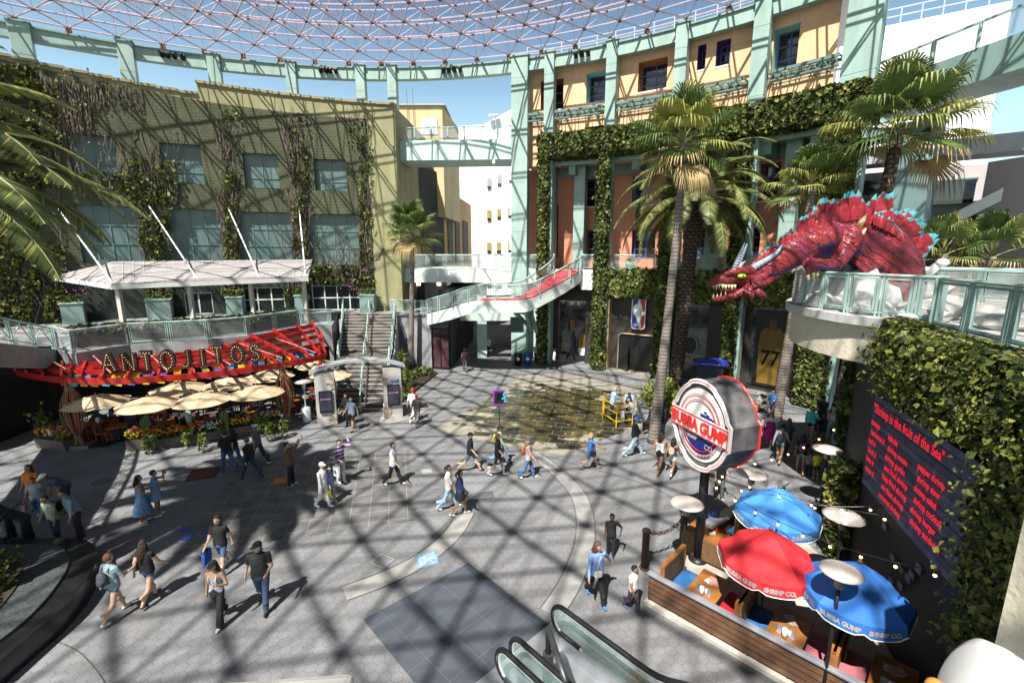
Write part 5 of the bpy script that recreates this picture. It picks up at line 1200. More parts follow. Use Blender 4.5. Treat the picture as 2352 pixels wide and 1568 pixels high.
for s_ in (-.31,.33):
    b=MB(); c=Z3(525,792,14.7+s_); b.ell(c,(.14,.07,.07),12,8); e_=b.build('eye',mat('dragon_eye',(.35,.62,.03),.15,.1,4,spec=.8),dr_,smooth=True); b=MB(); b.ell(c+Vector((0,-.062 if s_<0 else .062,0)),(.02,.02,.055),8,6); b.build('pupil',black,e_)
# crests
fins=[([(600,705),(690,670),(780,605)],[(640,665),(700,590),(735,560),(775,512),(815,545)],9,14.72),([(820,575),(900,520),(980,445)],[(822,480),(880,422),(935,420),(985,470)],9,14.9),([(965,450),(1110,385)],[(985,340),(1040,298),(1085,292),(1130,350)],7,15.0),([(1090,395),(1280,350),(1480,350)],[(1085,245),(1150,200),(1220,192),(1290,190),(1335,165),(1385,140),(1472,120)],15,15.15),([(1440,345),(1600,375)],[(1500,215),(1570,155),(1650,140),(1735,148)],9,15.3),([(1500,355),(1650,400),(1770,470)],[(1590,300),(1700,262),(1800,272),(1885,292),(1950,345),(1990,385)],13,15.0),([(1560,360),(1700,430),(1790,500)],[(1560,290),(1640,300),(1720,360),(1770,430),(1800,470)],8,14.7),([(1770,500),(1840,640),(1880,790)],[(1900,445),(2055,470),(2040,520),(2005,600),(1945,640),(1950,700),(1945,775)],17,15.2),([(1370,560),(1420,540),(1390,500)],[(1380,590),(1430,560),(1468,498),(1440,510)],5,14.5)]
for nn_,(bs,ts,n,Y) in enumerate(fins):
    b=MB(); 
    def pl_(pts,t): 
        t=min(t*(len(pts)-1),len(pts)-1-1e-6); i=int(t); return pts[i][0]+(pts[i+1][0]-pts[i][0])*(t-i),pts[i][1]+(pts[i+1][1]-pts[i][1])*(t-i)
    for layer in (0,1):
        for k in range(int(n*1.5)):
            t=(k+.5)/int(n*1.5); bx,by=pl_(bs,t); tx,ty=pl_(ts,t); L_=random.uniform(.78,1.14)*(1 if layer==0 else .62)
            yy=Y+random.uniform(-.07,.07)-layer*.12; tx=bx+(tx-bx)*L_;ty=by+(ty-by)*L_
            B0=Z3(bx,by+25,yy);T0=Z3(tx,ty,yy+random.uniform(-.05,.05)); d=(T0-B0); w_=d.length*.125+.045; sdv=Vector((d.z,0,-d.x)).normalized()*w_
            m1=B0+d*.42;m2=B0+d*.80; th=Vector((0,-.03,0))
            b.m=0; b.add([B0-sdv*.8,B0+sdv*.8,m1+sdv*1.05,m1-sdv*1.05,m1+th,B0+th,m2+sdv*.62,m2-sdv*.62,m2+th*.8],[(0,5,4,3),(5,1,2,4),(3,4,8,7),(4,2,6,8),(0,3,7,6,2,1)])
            b.m=1 if (layer==0 and random.random()<.85) else 0; b.add([m2-sdv*.63,m2+sdv*.63,T0+sdv*.08,T0-sdv*.04,m2+th*.85],[(0,4,3),(4,2,3),(4,1,2),(0,3,2,1)])
    b.build('crest_fin',[finr,fint],dr_)
# ---------------- patio wall, ivy and neon panel ----------------
wl=[(17.5,16.5),(11.3,14.7),(8.98,10.7),(7.75,6.95),(6.75,4.2)]
pw=thing('dark_patio_wall','near black restaurant wall under the balcony carrying the board of red writing','wall',(9.5,11,0))
b=MB()
for p,q in zip(wl,wl[1:]):
    p,q=Vector(p),Vector(q); d=(q-p).normalized(); n=Vector((-d.y,d.x))*.4; b.prism([p,q,q+n,p+n] if True else 0,0,5.52)
b.build('wall',mat('charcoal_cladding',(.018,.018,.02),.7,.2,1),pw)
b=MB(); b.prism([(8.6,9.6),(7.75,6.95),(6.75,4.2),(7.3,4.2),(8.2,6.8),(9.2,9.6)],5.5,6.78); b.prism([(9.2,11.2),(8.55,9.5),(9.2,9.5),(10.2,11.2)],5.5,6.78); b.build('upper_wall',dgrey,pw)
E_=Vector((7.66,6.75,0))-Vector((8.86,10.45,0)); PL=E_.length; pe=E_.normalized(); pn=Vector((pe.y,-pe.x,0)); 
if pn.x>0: pn=-pn
po=Vector((8.86,10.45,3.02))+pn*.14; HH=2.28
bd=thing('neon_writing_board','slatted blue black board covered in red glowing handwriting','sign',(8.2,8.6,3.0))
b=MB(); rows=15
for k in range(rows):
    z0=k*HH/rows; b.m=k%2; j=random.uniform(-.04,.04); a=po+pe*(-.02+j); b.extr([a+Vector((0,0,z0+.006)),a+pe*(PL-j*2),a+pe*(PL-j*2),a] if False else [a+Vector((0,0,z0+.006)),a+pe*PL+Vector((0,0,z0+.006)),a+pe*PL+Vector((0,0,z0+HH/rows-.006)),a+Vector((0,0,z0+HH/rows-.006))],pn*(.05+random.random()*.012))
b.build('board',[mat('weathered_navy_plank',(.075,.085,.14),.7,.35,5,bump=.3,bscale=20),mat('weathered_navy_plank_b',(.055,.062,.105),.7,.35,5,bump=.3,bscale=20)],bd)
neon=mat('red_neon',(.5,.02,.03),.5,0,1,emit=(1,.02,.05),estr=.35)
def brd(x,y): return po+pe*x+Vector((0,0,y))+pn*.085
def btxt(b,s_,size,x,y,sl=0): puttext(b,s_,size,lambda u,v,w_:brd(x+u*.82,y+v+u*sl),.01,.005,'LEFT')
b=MB(); btxt(b,'"Shrimp is the fruit of the Sea"',.29,.08,1.98); b.build('headline',neon,bd)
for cx_,y_,lines in ((.10,1.62,['shrimp','barbecue it','boil it','broil it','bake it','saute it']),(.98,1.58,['kabobs','shrimp creole','shrimp gumbo','pan fried shrimp','deep fried shrimp','stir fried shrimp','coconut shrimp']),(2.28,1.5,['pepper shrimp','shrimp stew','shrimp salad','shrimp cocktail','shrimp burger','shrimp sandwich'])):
    b=MB()
    for k,l in enumerate(lines): btxt(b,l,.19,cx_+(k%2)*.05-.02,y_-k*.228)
    b.build('text_column',neon,bd)
# ivy on the patio wall
iv=thing('ivy_wall','thick ivy curtain spilling over the wall below the dark railing at the right edge','hedge',(7.6,6.5,0)); b=MB()
def wallivy(b,p,q,z0,z1,n,size,outw=.14):
    p,q=Vector((*p,0)),Vector((*q,0)); d=(q-p).normalized(); nn=Vector((d.y,-d.x,0)); 
    if nn.x>0: nn=-nn
    pts=[];nr=[]
    for _ in range(n):
        t=random.random(); z=random.uniform(z0,z1); a=p.lerp(q,t)+nn*(abs(random.gauss(0,outw))+.03)+Vector((0,0,z))
        if noise.noise(a*1.1)<-.38: continue
        pts.append(a); nr.append(nn+Vector((0,0,.6)))
    leaves(b,pts,size,nr,1.0,wt=(5,4,3))
wallivy(b,(9.25,11.1),(8.5,9.2),5.6,6.95,3400,.078,.22); wallivy(b,(8.6,9.5),(7.7,6.9),5.45,6.98,6800,.075,.25); wallivy(b,(7.6,6.6),(6.85,4.4),2.2,6.95,14000,.07,.22)
pts=[Vector((random.uniform(0,1),0,0)) for _ in range(0)]
for (p,q) in (((9.3,11.2),(8.6,9.4)),((8.6,9.4),(7.7,6.8)),((7.7,6.8),(6.9,4.2))):
    pts=[]; 
    for _ in range(4800): t=random.random(); pts.append(Vector((p[0]+(q[0]-p[0])*t+random.uniform(-.2,.55),p[1]+(q[1]-p[1])*t,6.8+random.random()*.22)))
    leaves(b,pts,.075,Vector((0,0,1)))
b.build('ivy_leaves',IVY,iv)
iv=thing('ivy_corner','ragged ivy edge hanging on the dark wall corner under the balcony','hedge',(11.3,14.7,0)); b=MB(); pts=[Vector((11.25+random.gauss(0,.1),14.65+random.gauss(0,.12),random.uniform(.2,5.4))) for _ in range(1500)]; leaves(b,pts,.16,None,wt=(3,0,6)); b.build('ivy_leaves',IVY,iv)
iv=thing('patio_bush','brown-green leafy climber rising between the heater and the board','hedge',(9.35,12.0,0)); b=MB(); b2=MB()
for _ in range(2600):
    z=random.random()**.8*2.9; r_=.45*(1-.25*abs(z-2)); a=random.uniform(0,2*PI); p=Vector((9.3+r_*math.cos(a)*random.random()**.4,11.9+r_*math.sin(a)*random.random()**.4,z)); b.m=0; leaves(b,[p],.12,None,mi=(0,1,2,3),wt=(3,2,3,3 if 1<z<2.2 else .3))
b.build('foliage',IVY+[palmD],iv); b2.tube([(9.3,11.9,0),(9.35,12,1.2),(9.25,11.9,2.4)],[.06,.05,.03]); b2.build('stem',trunkb,iv)
b=MB(); b.prism([(5.2,4.24),(8.0,5.3),(8.0,1.0),(5.6,1.0)],0,7.4); tag(b.build('cream_corner_wall',creamw,origin=(6,3,0)),'cream stucco wall corner at the lower right edge','wall')
# patio signs on the dark glass
for k in range(9): b=MB(); z=1.0+random.random()*1.6; t=random.uniform(.2,.7); p=Vector((8.98,10.7,z)).lerp(Vector((7.75,6.95,z)),t)+pn*.05; b.extr([p,p+pe*.2,p+pe*.2+Vector((0,0,.14)),p+Vector((0,0,.14))],pn*.01); tag(b.build('wall_notice',mat('dim_notice',(.10,.13,.17),.5,.3,6),origin=p),f"{('first','second','third','fourth','fifth','sixth','seventh','eighth','ninth')[k]} small grey notice under the writing board, scattered group",'notice','notices under the writing board')
# ---------------- round restaurant sign ----------------
PO=Vector((5.3,11.7,0)); sg=thing('round_pole_sign','big weathered drum sign with red neon lettering on a black pole','sign',PO)
b=MB(); b.tube([PO,PO+Vector((0,0,3.1))],.12,n=14); b.lathe([(.26,0),(.26,.05),(.12,.12)],PO,14); b.build('pole',blackm,sg,smooth=True)
n0=Vector((-.955,-.297,0)); e0_=Vector((-n0.y,n0.x,0)); e0_=Vector((.297,-.955,0)); SC=Vector((5.0,11.55,4.12)); TH=.85
def S3(x,y,o=0): return SC+e0_*x+Vector((0,0,y))+n0*o
def outl(s=1.0,bw=1.14):
    pts=[]
    for k in range(72):
        a=2*PI*k/72; c_,s_=math.cos(a),math.sin(a); r_=1.16
        x,y=r_*c_*.92,r_*s_
        if abs(y)<.36: x=math.copysign(max(abs(x),bw*.98),x)
        if s_<-.9: y-=.06
        if s_>.9: y+=.05
        pts.append((x*s,y*s))
    return pts
b=MB(); b.extr([S3(x,y,0) for x,y in outl()],-n0*TH); drum=b.build('drum',mat('weathered_black_drum',(.13,.13,.135),.75,.5,2.2,bump=.3,bscale=9,extra=grime(.5,.8)),sg)
b=MB(); b.tube([S3(x,y,.03) for x,y in outl(1.0)],.035,n=6,closed=True); b.tube([S3(x,y,.03) for x,y in outl(.94)],.03,n=6,closed=True); b.build('white_rim_tube',mat('sign_white',(.8,.78,.76),.4,.05,3),sg)
redn=mat('sign_red_neon',(.55,.02,.02),.4,.1,3,emit=(1,.05,.03),estr=.12)
b=MB(); b.tube([S3(x,y,.035) for x,y in outl(.97)],.018,n=5,closed=True); b.tube([S3(x,y,-TH) for x,y in outl(1.01)],.03,n=5,closed=True)
for r_ in (.84,.70): b.tube([S3(r_*math.cos(a)*.92,r_*math.sin(a),.05) for a in np.linspace(0,2*PI,48,endpoint=False)],.012,n=4,closed=True)
b.build('red_neon_rim',redn,sg)
def disc(b,r_,o,cut=None,sx_=.92): b.extr([S3(r_*math.cos(a)*sx_,r_*math.sin(a),o) for a in np.linspace(0,2*PI,48,endpoint=False)],n0*.012)
b=MB(); disc(b,.98,.005); b.build('white_face',MAT['sign_white'],sg)
b=MB(); b.extr([S3(.78*math.cos(a)*.92,.78*math.sin(a),.02) for a in np.linspace(PI,2*PI,30)],n0*.012); 
for k in range(5): x=.18+k*.1; b.extr([S3(x+.06*math.cos(a),.42-k*.05+.05*math.sin(a),.02) for a in np.linspace(PI,2*PI,8)],n0*.012)
b.extr([S3(x,y,.02) for x,y in ((.0,0),(.70,0),(.66,.25),(.5,.3),(.3,.32),(0,.34))],n0*.011)
b.build('blue_field',mat('sign_navy',(.01,.02,.16),.4,.1,3),sg)
b=MB(); b.extr([S3(x,y,.05) for x,y in ((-1.11,-.27),(1.11,-.27),(1.11,.25),(-1.11,.25))],n0*.03); b.build('banner',MAT['sign_white'],sg)
b=MB(); 
for y in (-.24,.22): b.tube([S3(-1.07,y,.09),S3(1.07,y,.09)],.014,n=5)
for x in (-1.07,1.07): b.tube([S3(x,-.24,.09),S3(x,.22,.09)],.014,n=5)
puttext(b,'BUBBA GUMP',.43,lambda u,v,w_:S3(u*.80,v-.02+(.0 if abs(u)<9 else 0),.09+w_),.02,.012); b.build('red_lettering',redn,sg)
b=MB(); puttext(b,'SHRIMP',.17,lambda u,v,w_:S3(u-.32,v-.4,.045),.004,.006); puttext(b,'CO.',.2,lambda u,v,w_:S3(u+.42,v-.5,.045),.004,.006); b.build('white_lettering',MAT['sign_white'],sg)
b=MB()
def arct(u,v,w_): a=-PI/2+.35+u/.86; return S3((.86+ -v)*math.cos(a)*.92,(.86-v)*math.sin(a),.03)
puttext(b,'& MARKET',.12,arct,.003,.004); b.build('black_lettering',black,sg)
# ---------------- patio furniture ----------------
fd=Vector((.708,-.706,0)); fp_=Vector((.706,.708,0))
wood=mat('weathered_fence_wood',(.13,.065,.035),.7,.45,2.2,bump=.2,bscale=20,extra=bricks(30,.145,0,.25,axis='XZ',offs=0,mortar=.012)); woodt=mat('varnished_table_wood',(.30,.12,.03),.3,.3,3.0,spec=.5); ratt=mat('woven_rattan',(.27,.15,.06),.7,.25,12,bump=.5,bscale=60,extra=bricks(.06,.03,0,.3,axis='XZ',mortar=.008)); metalc=mat('brushed_cap',(.42,.43,.48),.35,.08,3,metal=.5)
fc=thing('patio_fence','long weathered plank fence with brushed metal cap beside the booths','fence',(3.42,10.1,0)); A=Vector((3.42,10.1,0)); B=A+fd*6.2
b=MB(); b.beam(A+Vector((0,0,.45)),B+Vector((0,0,.45)),.08,.64); b.build('planks',wood,fc); b=MB(); b.beam(A+Vector((0,0,.81))-fd*.05,B+Vector((0,0,.81)),.15,.07); b.build('cap',metalc,fc,bevel=.02)
b=MB(); b.beam(A+Vector((0,0,.05)),B+Vector((0,0,.05)),.3,.1); b.build('kerb',mat('pale_kerb',(.5,.46,.4),.8,.15,3,bump=.2),fc)
b=MB()
for k in range(9): b.beam(A+fd*(k*.77+.03),A+fd*(k*.77+.03)+Vector((0,0,.76)),.06,.06)
b.build('post',blackm,fc)
patio=[(3.3,10.1),(4.9,11.9),(8.9,12.5),(8.98,10.7),(7.75,6.95),(7.6,5.9)]
sheet('patio_floor',patio,.013,mat('patio_slab',(.42,.38,.33),.85,.12,2,bump=.1))
f2=thing('patio_fence','shorter dark wood fence with grey cap behind the far blue umbrella','fence',(5.6,11.9,0)); b=MB(); A2=Vector((5.5,11.75,0));B2_=Vector((9.2,14.3,0)); b.beam(A2+Vector((0,0,.55)),B2_+Vector((0,0,.55)),.08,.9); b.build('planks',wood,f2); b=MB(); b.beam(A2+Vector((0,0,1.06)),B2_+Vector((0,0,1.06)),.3,.09); b.build('cap',metalc,f2)
def booth(c,lab,cush,flip,short=False):
    """bench across the fence; flip faces -fd"""
    o=thing('booth_bench',lab,'bench',c,math.atan2(fd.y,fd.x)+(PI if flip else 0),'rattan backed booth benches'); Wd=1.15
    b=MB(); b.box((-.3,0,.62),(.07,Wd,.95)); b.build('backrest',ratt,o,local=True); b=MB(); b.box((-.3,0,1.12),(.10,Wd+.02,.07)); 
    for s_ in (-1,1): b.box((-.3,s_*Wd/2,.56),(.10,.06,1.12))
    b.build('back_frame',woodt,o,local=True)
    b=MB(); b.box((0,0,.22),(.46,Wd-.05,.42)); b.build('seat_box',woodt,o,local=True); b=MB(); b.box((.01,0,.475),(.5,Wd-.06,.09)); b.build('cushion',mat(*cush),o,local=True,bevel=.03)
    return o
cb=('cushion_blue',(.03,.13,.33),.6,.1,4); cr=('cushion_red',(.45,.01,.02),.6,.1,4); cpk=('cushion_pink',(.42,.13,.15),.6,.1,4)
T1=A+fd*1.19+fp_*.64; T1.z=0; tabs=[T1,T1+fd*1.73,T1+fd*3.46]; bl_=[(cb,cr),(cb,cpk),(cpk,cb)]; nm3=['nearest the pole sign','in the middle','at the lower right edge']
for i,(c,(c1,c2)) in enumerate(zip(tabs,bl_)):
    o=thing('booth_table',f'varnished wooden booth table {nm3[i]}','table',c,math.atan2(fd.y,fd.x),'wooden booth tables'); b=MB(); b.box((0,0,.735),(.68,1.1,.05)); b.build('tabletop',woodt,o,local=True,bevel=.01); b=MB(); b.box((0,0,.36),(.1,.1,.7)); b.box((0,0,.03),(.4,.6,.05)); b.build('leg',blackm,o,local=True)
    booth(c-fd*.59,f'rattan bench, {c1[0][8:]} cushion, left of the table {nm3[i]}',c1,False)
    booth(c+fd*.59,f'rattan bench, {c2[0][8:]} cushion, right of the table {nm3[i]}',c2,True)
    for k in range(2):
        b=MB(); a=.5+k*.7+i; p=c+fp_*.22+fd*(.05*k-.02)+Vector((0,0,.765+.004*k)); d1=Vector((math.cos(a),math.sin(a),0))*.15;d2=Vector((-math.sin(a),math.cos(a),0))*.1; b.extr([p-d1-d2,p+d1-d2,p+d1+d2,p-d1+d2],(0,0,.004)); 
        o=b.build('menu_card',mat('menu_white' if k else 'menu_aqua',(.65,.6,.55) if k else (.2,.42,.5),.5,.35,14,var2=(.6,.12,.08) if k else (.5,.62,.6)),origin=(c.x,c.y,.76)); tag(o,f"{'pale' if k else 'aqua'} menu card on the booth table {nm3[i]}",'menu','menu cards on the booth tables')
    p=c-fp_*.3; b=MB(); b.box((p.x,p.y,.85),(.34,.02,.16),math.atan2(fd.y,fd.x)); b.box((p.x,p.y,.768),(.34,.12,.012),math.atan2(fd.y,fd.x)); o=b.build('licence_plate_stand',mat('plate_steel',(.35,.36,.38),.35,.2,9,metal=.5),origin=(p.x,p.y,.76)); tag(o,f'small steel plate holder on the booth table {nm3[i]}','holder')
    b=MB(); q=p-fp_*.1; b.lathe([(.055,0),(.055,.2),(.035,.22)],(q.x,q.y,.765),12); b.lathe([(.028,0),(.028,.14)],(q.x+.1,q.y,.765),8); tag(b.build('paper_roll',whitep,origin=(q.x,q.y,.76),smooth=True),f'white paper roll and sauce bottle on the booth table {nm3[i]}','condiments')
# back table by the pole
c=G(1635,1225,.75); c.z=0; o=thing('booth_table','wooden table with sauce caddy beside the pole sign','table',c,math.atan2(fd.y,fd.x)); b=MB(); b.box((0,0,.735),(1.3,.75,.05)); b.build('tabletop',woodt,o,local=True,bevel=.01); b=MB(); b.box((0,-.38,.4),(1.4,.04,.62)); b.build('rattan_panel',ratt,o,local=True)
b=MB(); b.m=0; b.box((c.x,c.y,.8),(.16,.12,.08)); b.m=1; b.lathe([(.03,0),(.03,.16),(.012,.2)],(c.x+.12,c.y,.765),8); b.m=2; b.lathe([(.03,0),(.03,.16),(.012,.2)],(c.x+.05,c.y+.06,.765),8); b.build('sauce_caddy',[whitep,mat('ketchup_red',(.5,.03,.02),.4,.1,4),mat('mustard_yellow',(.6,.4,.04),.4,.1,4)],origin=(c.x,c.y,.76)); tag(bpy.data.objects['sauce_caddy'],'red and yellow sauce bottles beside the pole sign table','condiments')
b=MB(); q=G(1638,1196,.95); b.box((q.x,q.y,1.15),(.38,.02,.26),R(15)); o=thing('table_sign','tiny blue and white stand-up sign on the table by the pole','sign',(q.x,q.y,.76)); b.build('plate',mat('sign_blue2',(.03,.08,.4),.5,.1,3),o); b=MB(); 
def ts(u,v,w_): return (q.x+u*math.cos(R(15)),q.y-.014+u*math.sin(R(15)),1.15+v)
for k,t_ in enumerate(('RUN','FORREST','RUN')): puttext(b,t_,.075,lambda u,v,w_,k=k:ts(u,v+.075-k*.075,0),.001)
b.beam((q.x,q.y,.76),(q.x,q.y,1.03),.02,.02); b.build('lettering',whitep,o)
booth(c+Vector((.95,.75,0)),'rattan booth bench under the far blue umbrella',cb,True)
# umbrellas
def umbrella(c,m,lab,R_=1.22,za=2.75,zr=2.12,phase=0,texts=True,n=8,valance=.25,scallop=True,name='patio_umbrella',grp='lettered market umbrellas'):
    o=thing(name,lab,'umbrella',(c[0],c[1],0),0,grp); b=MB(); 
    b.tube([(0,0,0),(0,0,za)],.025,n=8); b.lathe([(.28,0),(.28,.06),(.05,.1)],n=14); b.build('pole',blackm,o,local=True)
    b=MB(); rings=[(0,za),(.18,za-.07),(.5,za-(za-zr)*.36),(.8,za-(za-zr)*.66),(1,zr)]; sub=6; vs=[(0,0,za)];fs=[]
    prof=[(.14,za-.06)]+[(f*1,za-(za-zr)*(f*.78+.22*f*f)) for f in (.3,.5,.7,.85,1)]
    N=n*sub
    for f,z in prof:
        for k in range(N):
            a=2*PI*(k/N)+phase; fr_=(k%sub)/sub; sag=math.sin(PI*fr_); rr_=R_*f*(1-.09*sag*f); vs.append((rr_*math.cos(a),rr_*math.sin(a),z-.05*sag*f))
    for k in range(N): fs.append((0,1+k,1+(k+1)%N))
    for i in range(len(prof)-1):
        for k in range(N): fs.append((1+i*N+k,1+i*N+(k+1)%N,1+(i+1)*N+(k+1)%N,1+(i+1)*N+k))
    b.add(vs,fs); b.build('canopy',m,o,local=True,smooth=False)
    if valance:
        b=MB(); w_=MB()
        for p_ in range(n):
            vs=[];base=(len(prof)-1)*N+1; pts=[]
            for k in range(sub+1):
                a=2*PI*((p_*sub+k)/N)+phase; fr_=k/sub; sag=math.sin(PI*fr_); rr_=R_*(1-.09*sag); x,y,z=rr_*math.cos(a),rr_*math.sin(a),zr-.05*sag; dz=valance*(1-.30*(abs(fr_-.5)*2)**6); pts.append(((x,y,z),(x*1.03,y*1.03,z-dz)))
            for a_,c_ in zip(pts,pts[1:]): b.quad(a_[0],c_[0],c_[1],a_[1])
            w_.tube([Vector(q[1])*1.003 for q in pts],.011,n=4)
            if texts:
                am=2*PI*((p_+.5)/n)+phase; s_='BUBBA GUMP' if p_%2==0 else 'SHRIMP CO.'
                def tf(u,v,ww,am=am):
                    hw=R_*math.sin(PI/n)*.98; fr_=.5+u/(2*hw); aa=am+ (fr_-.5)*2*PI/n; sag=math.sin(PI*min(max(fr_,0),1)); rr_=R_*(1-.09*sag)*1.015+.014; return (rr_*math.cos(aa),rr_*math.sin(aa),zr-.05*sag-valance*.5+v)
                puttext(w_,s_,.15*R_/1.1,lambda u,v,ww:tf(u*.8,v,ww),.001,.009)
        b.build('valance',m,o,local=True); w_.build('white_lettering_trim' if texts else 'hem',whitep if texts else m,o,local=True)
    b=MB(); b.ell((0,0,za+.03),.045,8,6); b.build('finial',mat('wood_knob',(.2,.08,.03),.5,.1,4),o,local=True)
    b=MB(); 
    for k in range(n): a=2*PI*k/n+phase; b.beam((.03*math.cos(a),.03*math.sin(a),za-.1),(R_*.98*math.cos(a),R_*.98*math.sin(a),zr-.03),.015,.02)
    b.build('rib',blackm,o,local=True)
    return o
def fabric(name,c): return mat(name,c,.75,.06,1.5)
uc=fabric('umbrella_red',(.62,.025,.035)); ubl=fabric('umbrella_blue',(.045,.22,.60)); ub2=fabric('umbrella_deep_blue',(.03,.15,.50))
_g=lambda x,y:(G(x,y,2.75).x,G(x,y,2.75).y)
umbrella(_g(1770,1217),uc,'red lettered umbrella in the middle of the patio',.98,phase=.15)
umbrella(_g(1975,1292),ub2,'near blue umbrella with a heater shadow on it',.93,phase=.3)
umbrella(_g(1792,1120),ubl,'far blue umbrella under the string lights',1.0,phase=.5)
# heaters
def heater(x,y,z,dia,lab,lean=0):
    o=thing('patio_heater',lab,'heater',(x,y,0),0,'disc topped patio heaters'); b=MB(); b.tube([(0,0,0),(0,0,z-.35)],.03,n=10); b.lathe([(.15,0),(.16,.04),(.05,.08)],n=16); b.build('stand',blackm,o,local=True,smooth=True)
    b=MB(); b.lathe([(.06,z-.4),(.09,z-.36),(.09,z-.08),(.03,z-.04)],n=12); b.build('burner',mat('burner_steel',(.3,.27,.25),.4,.15,8,metal=.6),o,local=True,smooth=True)
    b=MB(); r_=dia/2; b.lathe([(r_*.99,z-.06),(r_,z-.055),(r_*.8,z-.02),(r_*.45,z+.025),(.1,z+.045),(.02,z+.05)],n=32); b.build('reflector',mat('reflector_pale',(.62,.56,.53),.3,.12,3,metal=.3),o,local=True,smooth=True)
heater(4.6,11.05,2.2,.86,'disc heater in front of the pole sign'); heater(7.05,12.5,2.3,.86,'disc heater behind the far blue umbrella'); heater(8.1,10.2,2.35,.9,'disc heater right of the far blue umbrella'); p=G(1933,1305,2.95); heater(p.x,p.y,2.95,.7,'nearest disc heater rising over the blue umbrella'); p=G(1902,1028,2.3); heater(p.x,p.y,2.3,.9,'farthest dim disc heater by the dark wall corner')
# string lights
bulbm=mat('warm_bulb',(1,.8,.5),.4,0,1,emit=(1,.62,.25),estr=3.5); 
for a,c,sag,n,lab in (((5.3,11.6,2.75),(8.75,9.9,2.75),.35,7,'bulb string crossing the far blue umbrella to the board'),((5.3,11.6,2.6),(7.7,7.1,3.1),.4,9,'bulb string running over the red umbrella to the near end of the board'),((5.4,11.8,2.9),(11.0,14.6,3.0),.45,8,'bulb string from the round sign to the dark wall corner'),((5.3,11.6,2.9),(8.4,9.0,3.0),.2,6,'bulb string between the two blue umbrellas')):
    a=Vector(a);c=Vector(c); o=thing('string_lights',lab,'string lights',a,0,'strings of warm bulbs over the patio'); f=lambda t:a.lerp(c,t)-Vector((0,0,sag*4*t*(1-t))); b=MB(); b.tube([f(k/16) for k in range(17)],.009,n=4); b.build('wire',blackm,o)
    for k in range(n): t=(k+.6)/n; p=f(t); b=MB(); b.lathe([(.012,-.07),(.014,-.01)],p,6); s_=b.build('socket',blackm,o); b=MB(); b.ell(p-Vector((0,0,.09)),.03,8,6); b.build('bulb',bulbm,s_)
# anchor chain and bollard
rust=mat('rusty_iron',(.07,.035,.025),.8,.3,8,bump=.5,bscale=20)
for (x,y,lab) in ((3.68,11.35,'rusty chain bollard at the patio entrance'),(5.0,12.1,'second chain bollard beside the black pole')):
    o=thing('bollard',lab,'bollard',(x,y,0)); b=MB(); b.lathe([(.1,0),(.1,1.1),(.12,1.12),(.12,1.17),(.09,1.2)],n=14); b.build('post',rust,o,local=True,smooth=True); b=MB(); b.lathe([(.14,0),(.14,.05)],n=14); b.build('base',rust,o,local=True)
ch=thing('anchor_chain','heavy rusty chain hanging between the two bollards','chain',(4.3,11.7,.9)); a=Vector((3.75,11.38,1.1));c=Vector((4.95,12.05,1.1)); n=11; o0=None
for k in range(n):
    t=(k+.5)/n; p=a.lerp(c,t)-Vector((0,0,.22*4*t*(1-t))); d=(c-a).normalized(); d=Vector((d.x,d.y,-.22*4*(1-2*t)/1.37)).normalized(); s1=(Vector((0,0,1)) if k%2 else d.cross(Vector((0,0,1))).normalized()); s1=(s1-d*s1.dot(d)).normalized(); b=MB(); b.tube([p+d*(.075*math.cos(q))+s1*(.045*math.sin(q)) for q in np.linspace(0,2*PI,12,endpoint=False)],.016,n=5,closed=True); b.build('link',rust,ch,smooth=True)
# ---------------- escalator ----------------
ed=Vector((.68,-.733,0)); en_=Vector((-.733,-.68,0)); E0=Vector((1.12,8.78,0))
es=thing('escalator','glass sided escalator pair landing on the plaza at the bottom edge','escalator',(.5,8,0))
steel=mat('brushed_steel',(.45,.47,.50),.3,.08,2,metal=.6); rubber=mat('black_handrail',(.012,.012,.014),.4,.1,4)
def slope(s): return 0 if s<1.9 else (s-1.9)**2*.25 if s<2.4 else (s-2.4)*.5+.0625 
bal_=[(0,'right'),(1.28,'middle'),(1.66,'left'),(2.95,'far left')]
for w_,nm_ in bal_:
    o_=E0+en_*w_; q=[o_+ed*s+Vector((0,0,.95+slope(s))) for s in np.linspace(.0,6,30)]
    arc_=[o_+ed*(.0-.3*math.sin(a))+Vector((0,0,.62+.33*math.cos(a))) for a in np.linspace(PI*.98,0.1,10)]; path=[o_+ed*.5+Vector((0,0,.28))]+arc_+q
    b=MB(); b.tube(path,.055,n=10); b.build('handrail',rubber,es,smooth=True); b=MB(); b.tube([p-Vector((0,0,.07)) if i>8 else p+ed*.07 for i,p in enumerate(path)],.03,n=6); b.build('rail_trim',mat('pale_trim',(.6,.66,.64),.3,.05,3,metal=.3),es)
    b=MB(); t=[o_+ed*s+Vector((0,0,.26+slope(s))) for s in np.linspace(.0,6,30)]; tp=[p-Vector((0,0,.07)) for p in q]
    for i in range(29): b.quad(t[i],t[i+1],tp[i+1],tp[i])
    b.add([o_+ed*(.0-.27*math.sin(a))+Vector((0,0,.58+.30*math.cos(a))) for a in np.linspace(0,PI,10)],[tuple(range(10))]); b.build('glass_panel',escglass,es)
    b=MB()
    for i in range(29): b.beam(t[i]-Vector((0,0,.12)),t[i+1]-Vector((0,0,.12)),.22,.24)
    b.build('skirt',steel,es)
b=MB(); a=E0+en_*-.35-ed*.6; b.quad(*[tuple(p) for p in (a+Vector((0,0,.014)),a+en_*4+Vector((0,0,.014)),a+en_*4+ed*2.0+Vector((0,0,.014)),a+ed*2.0+Vector((0,0,.014)))]); b.build('landing_plate',steel,es)
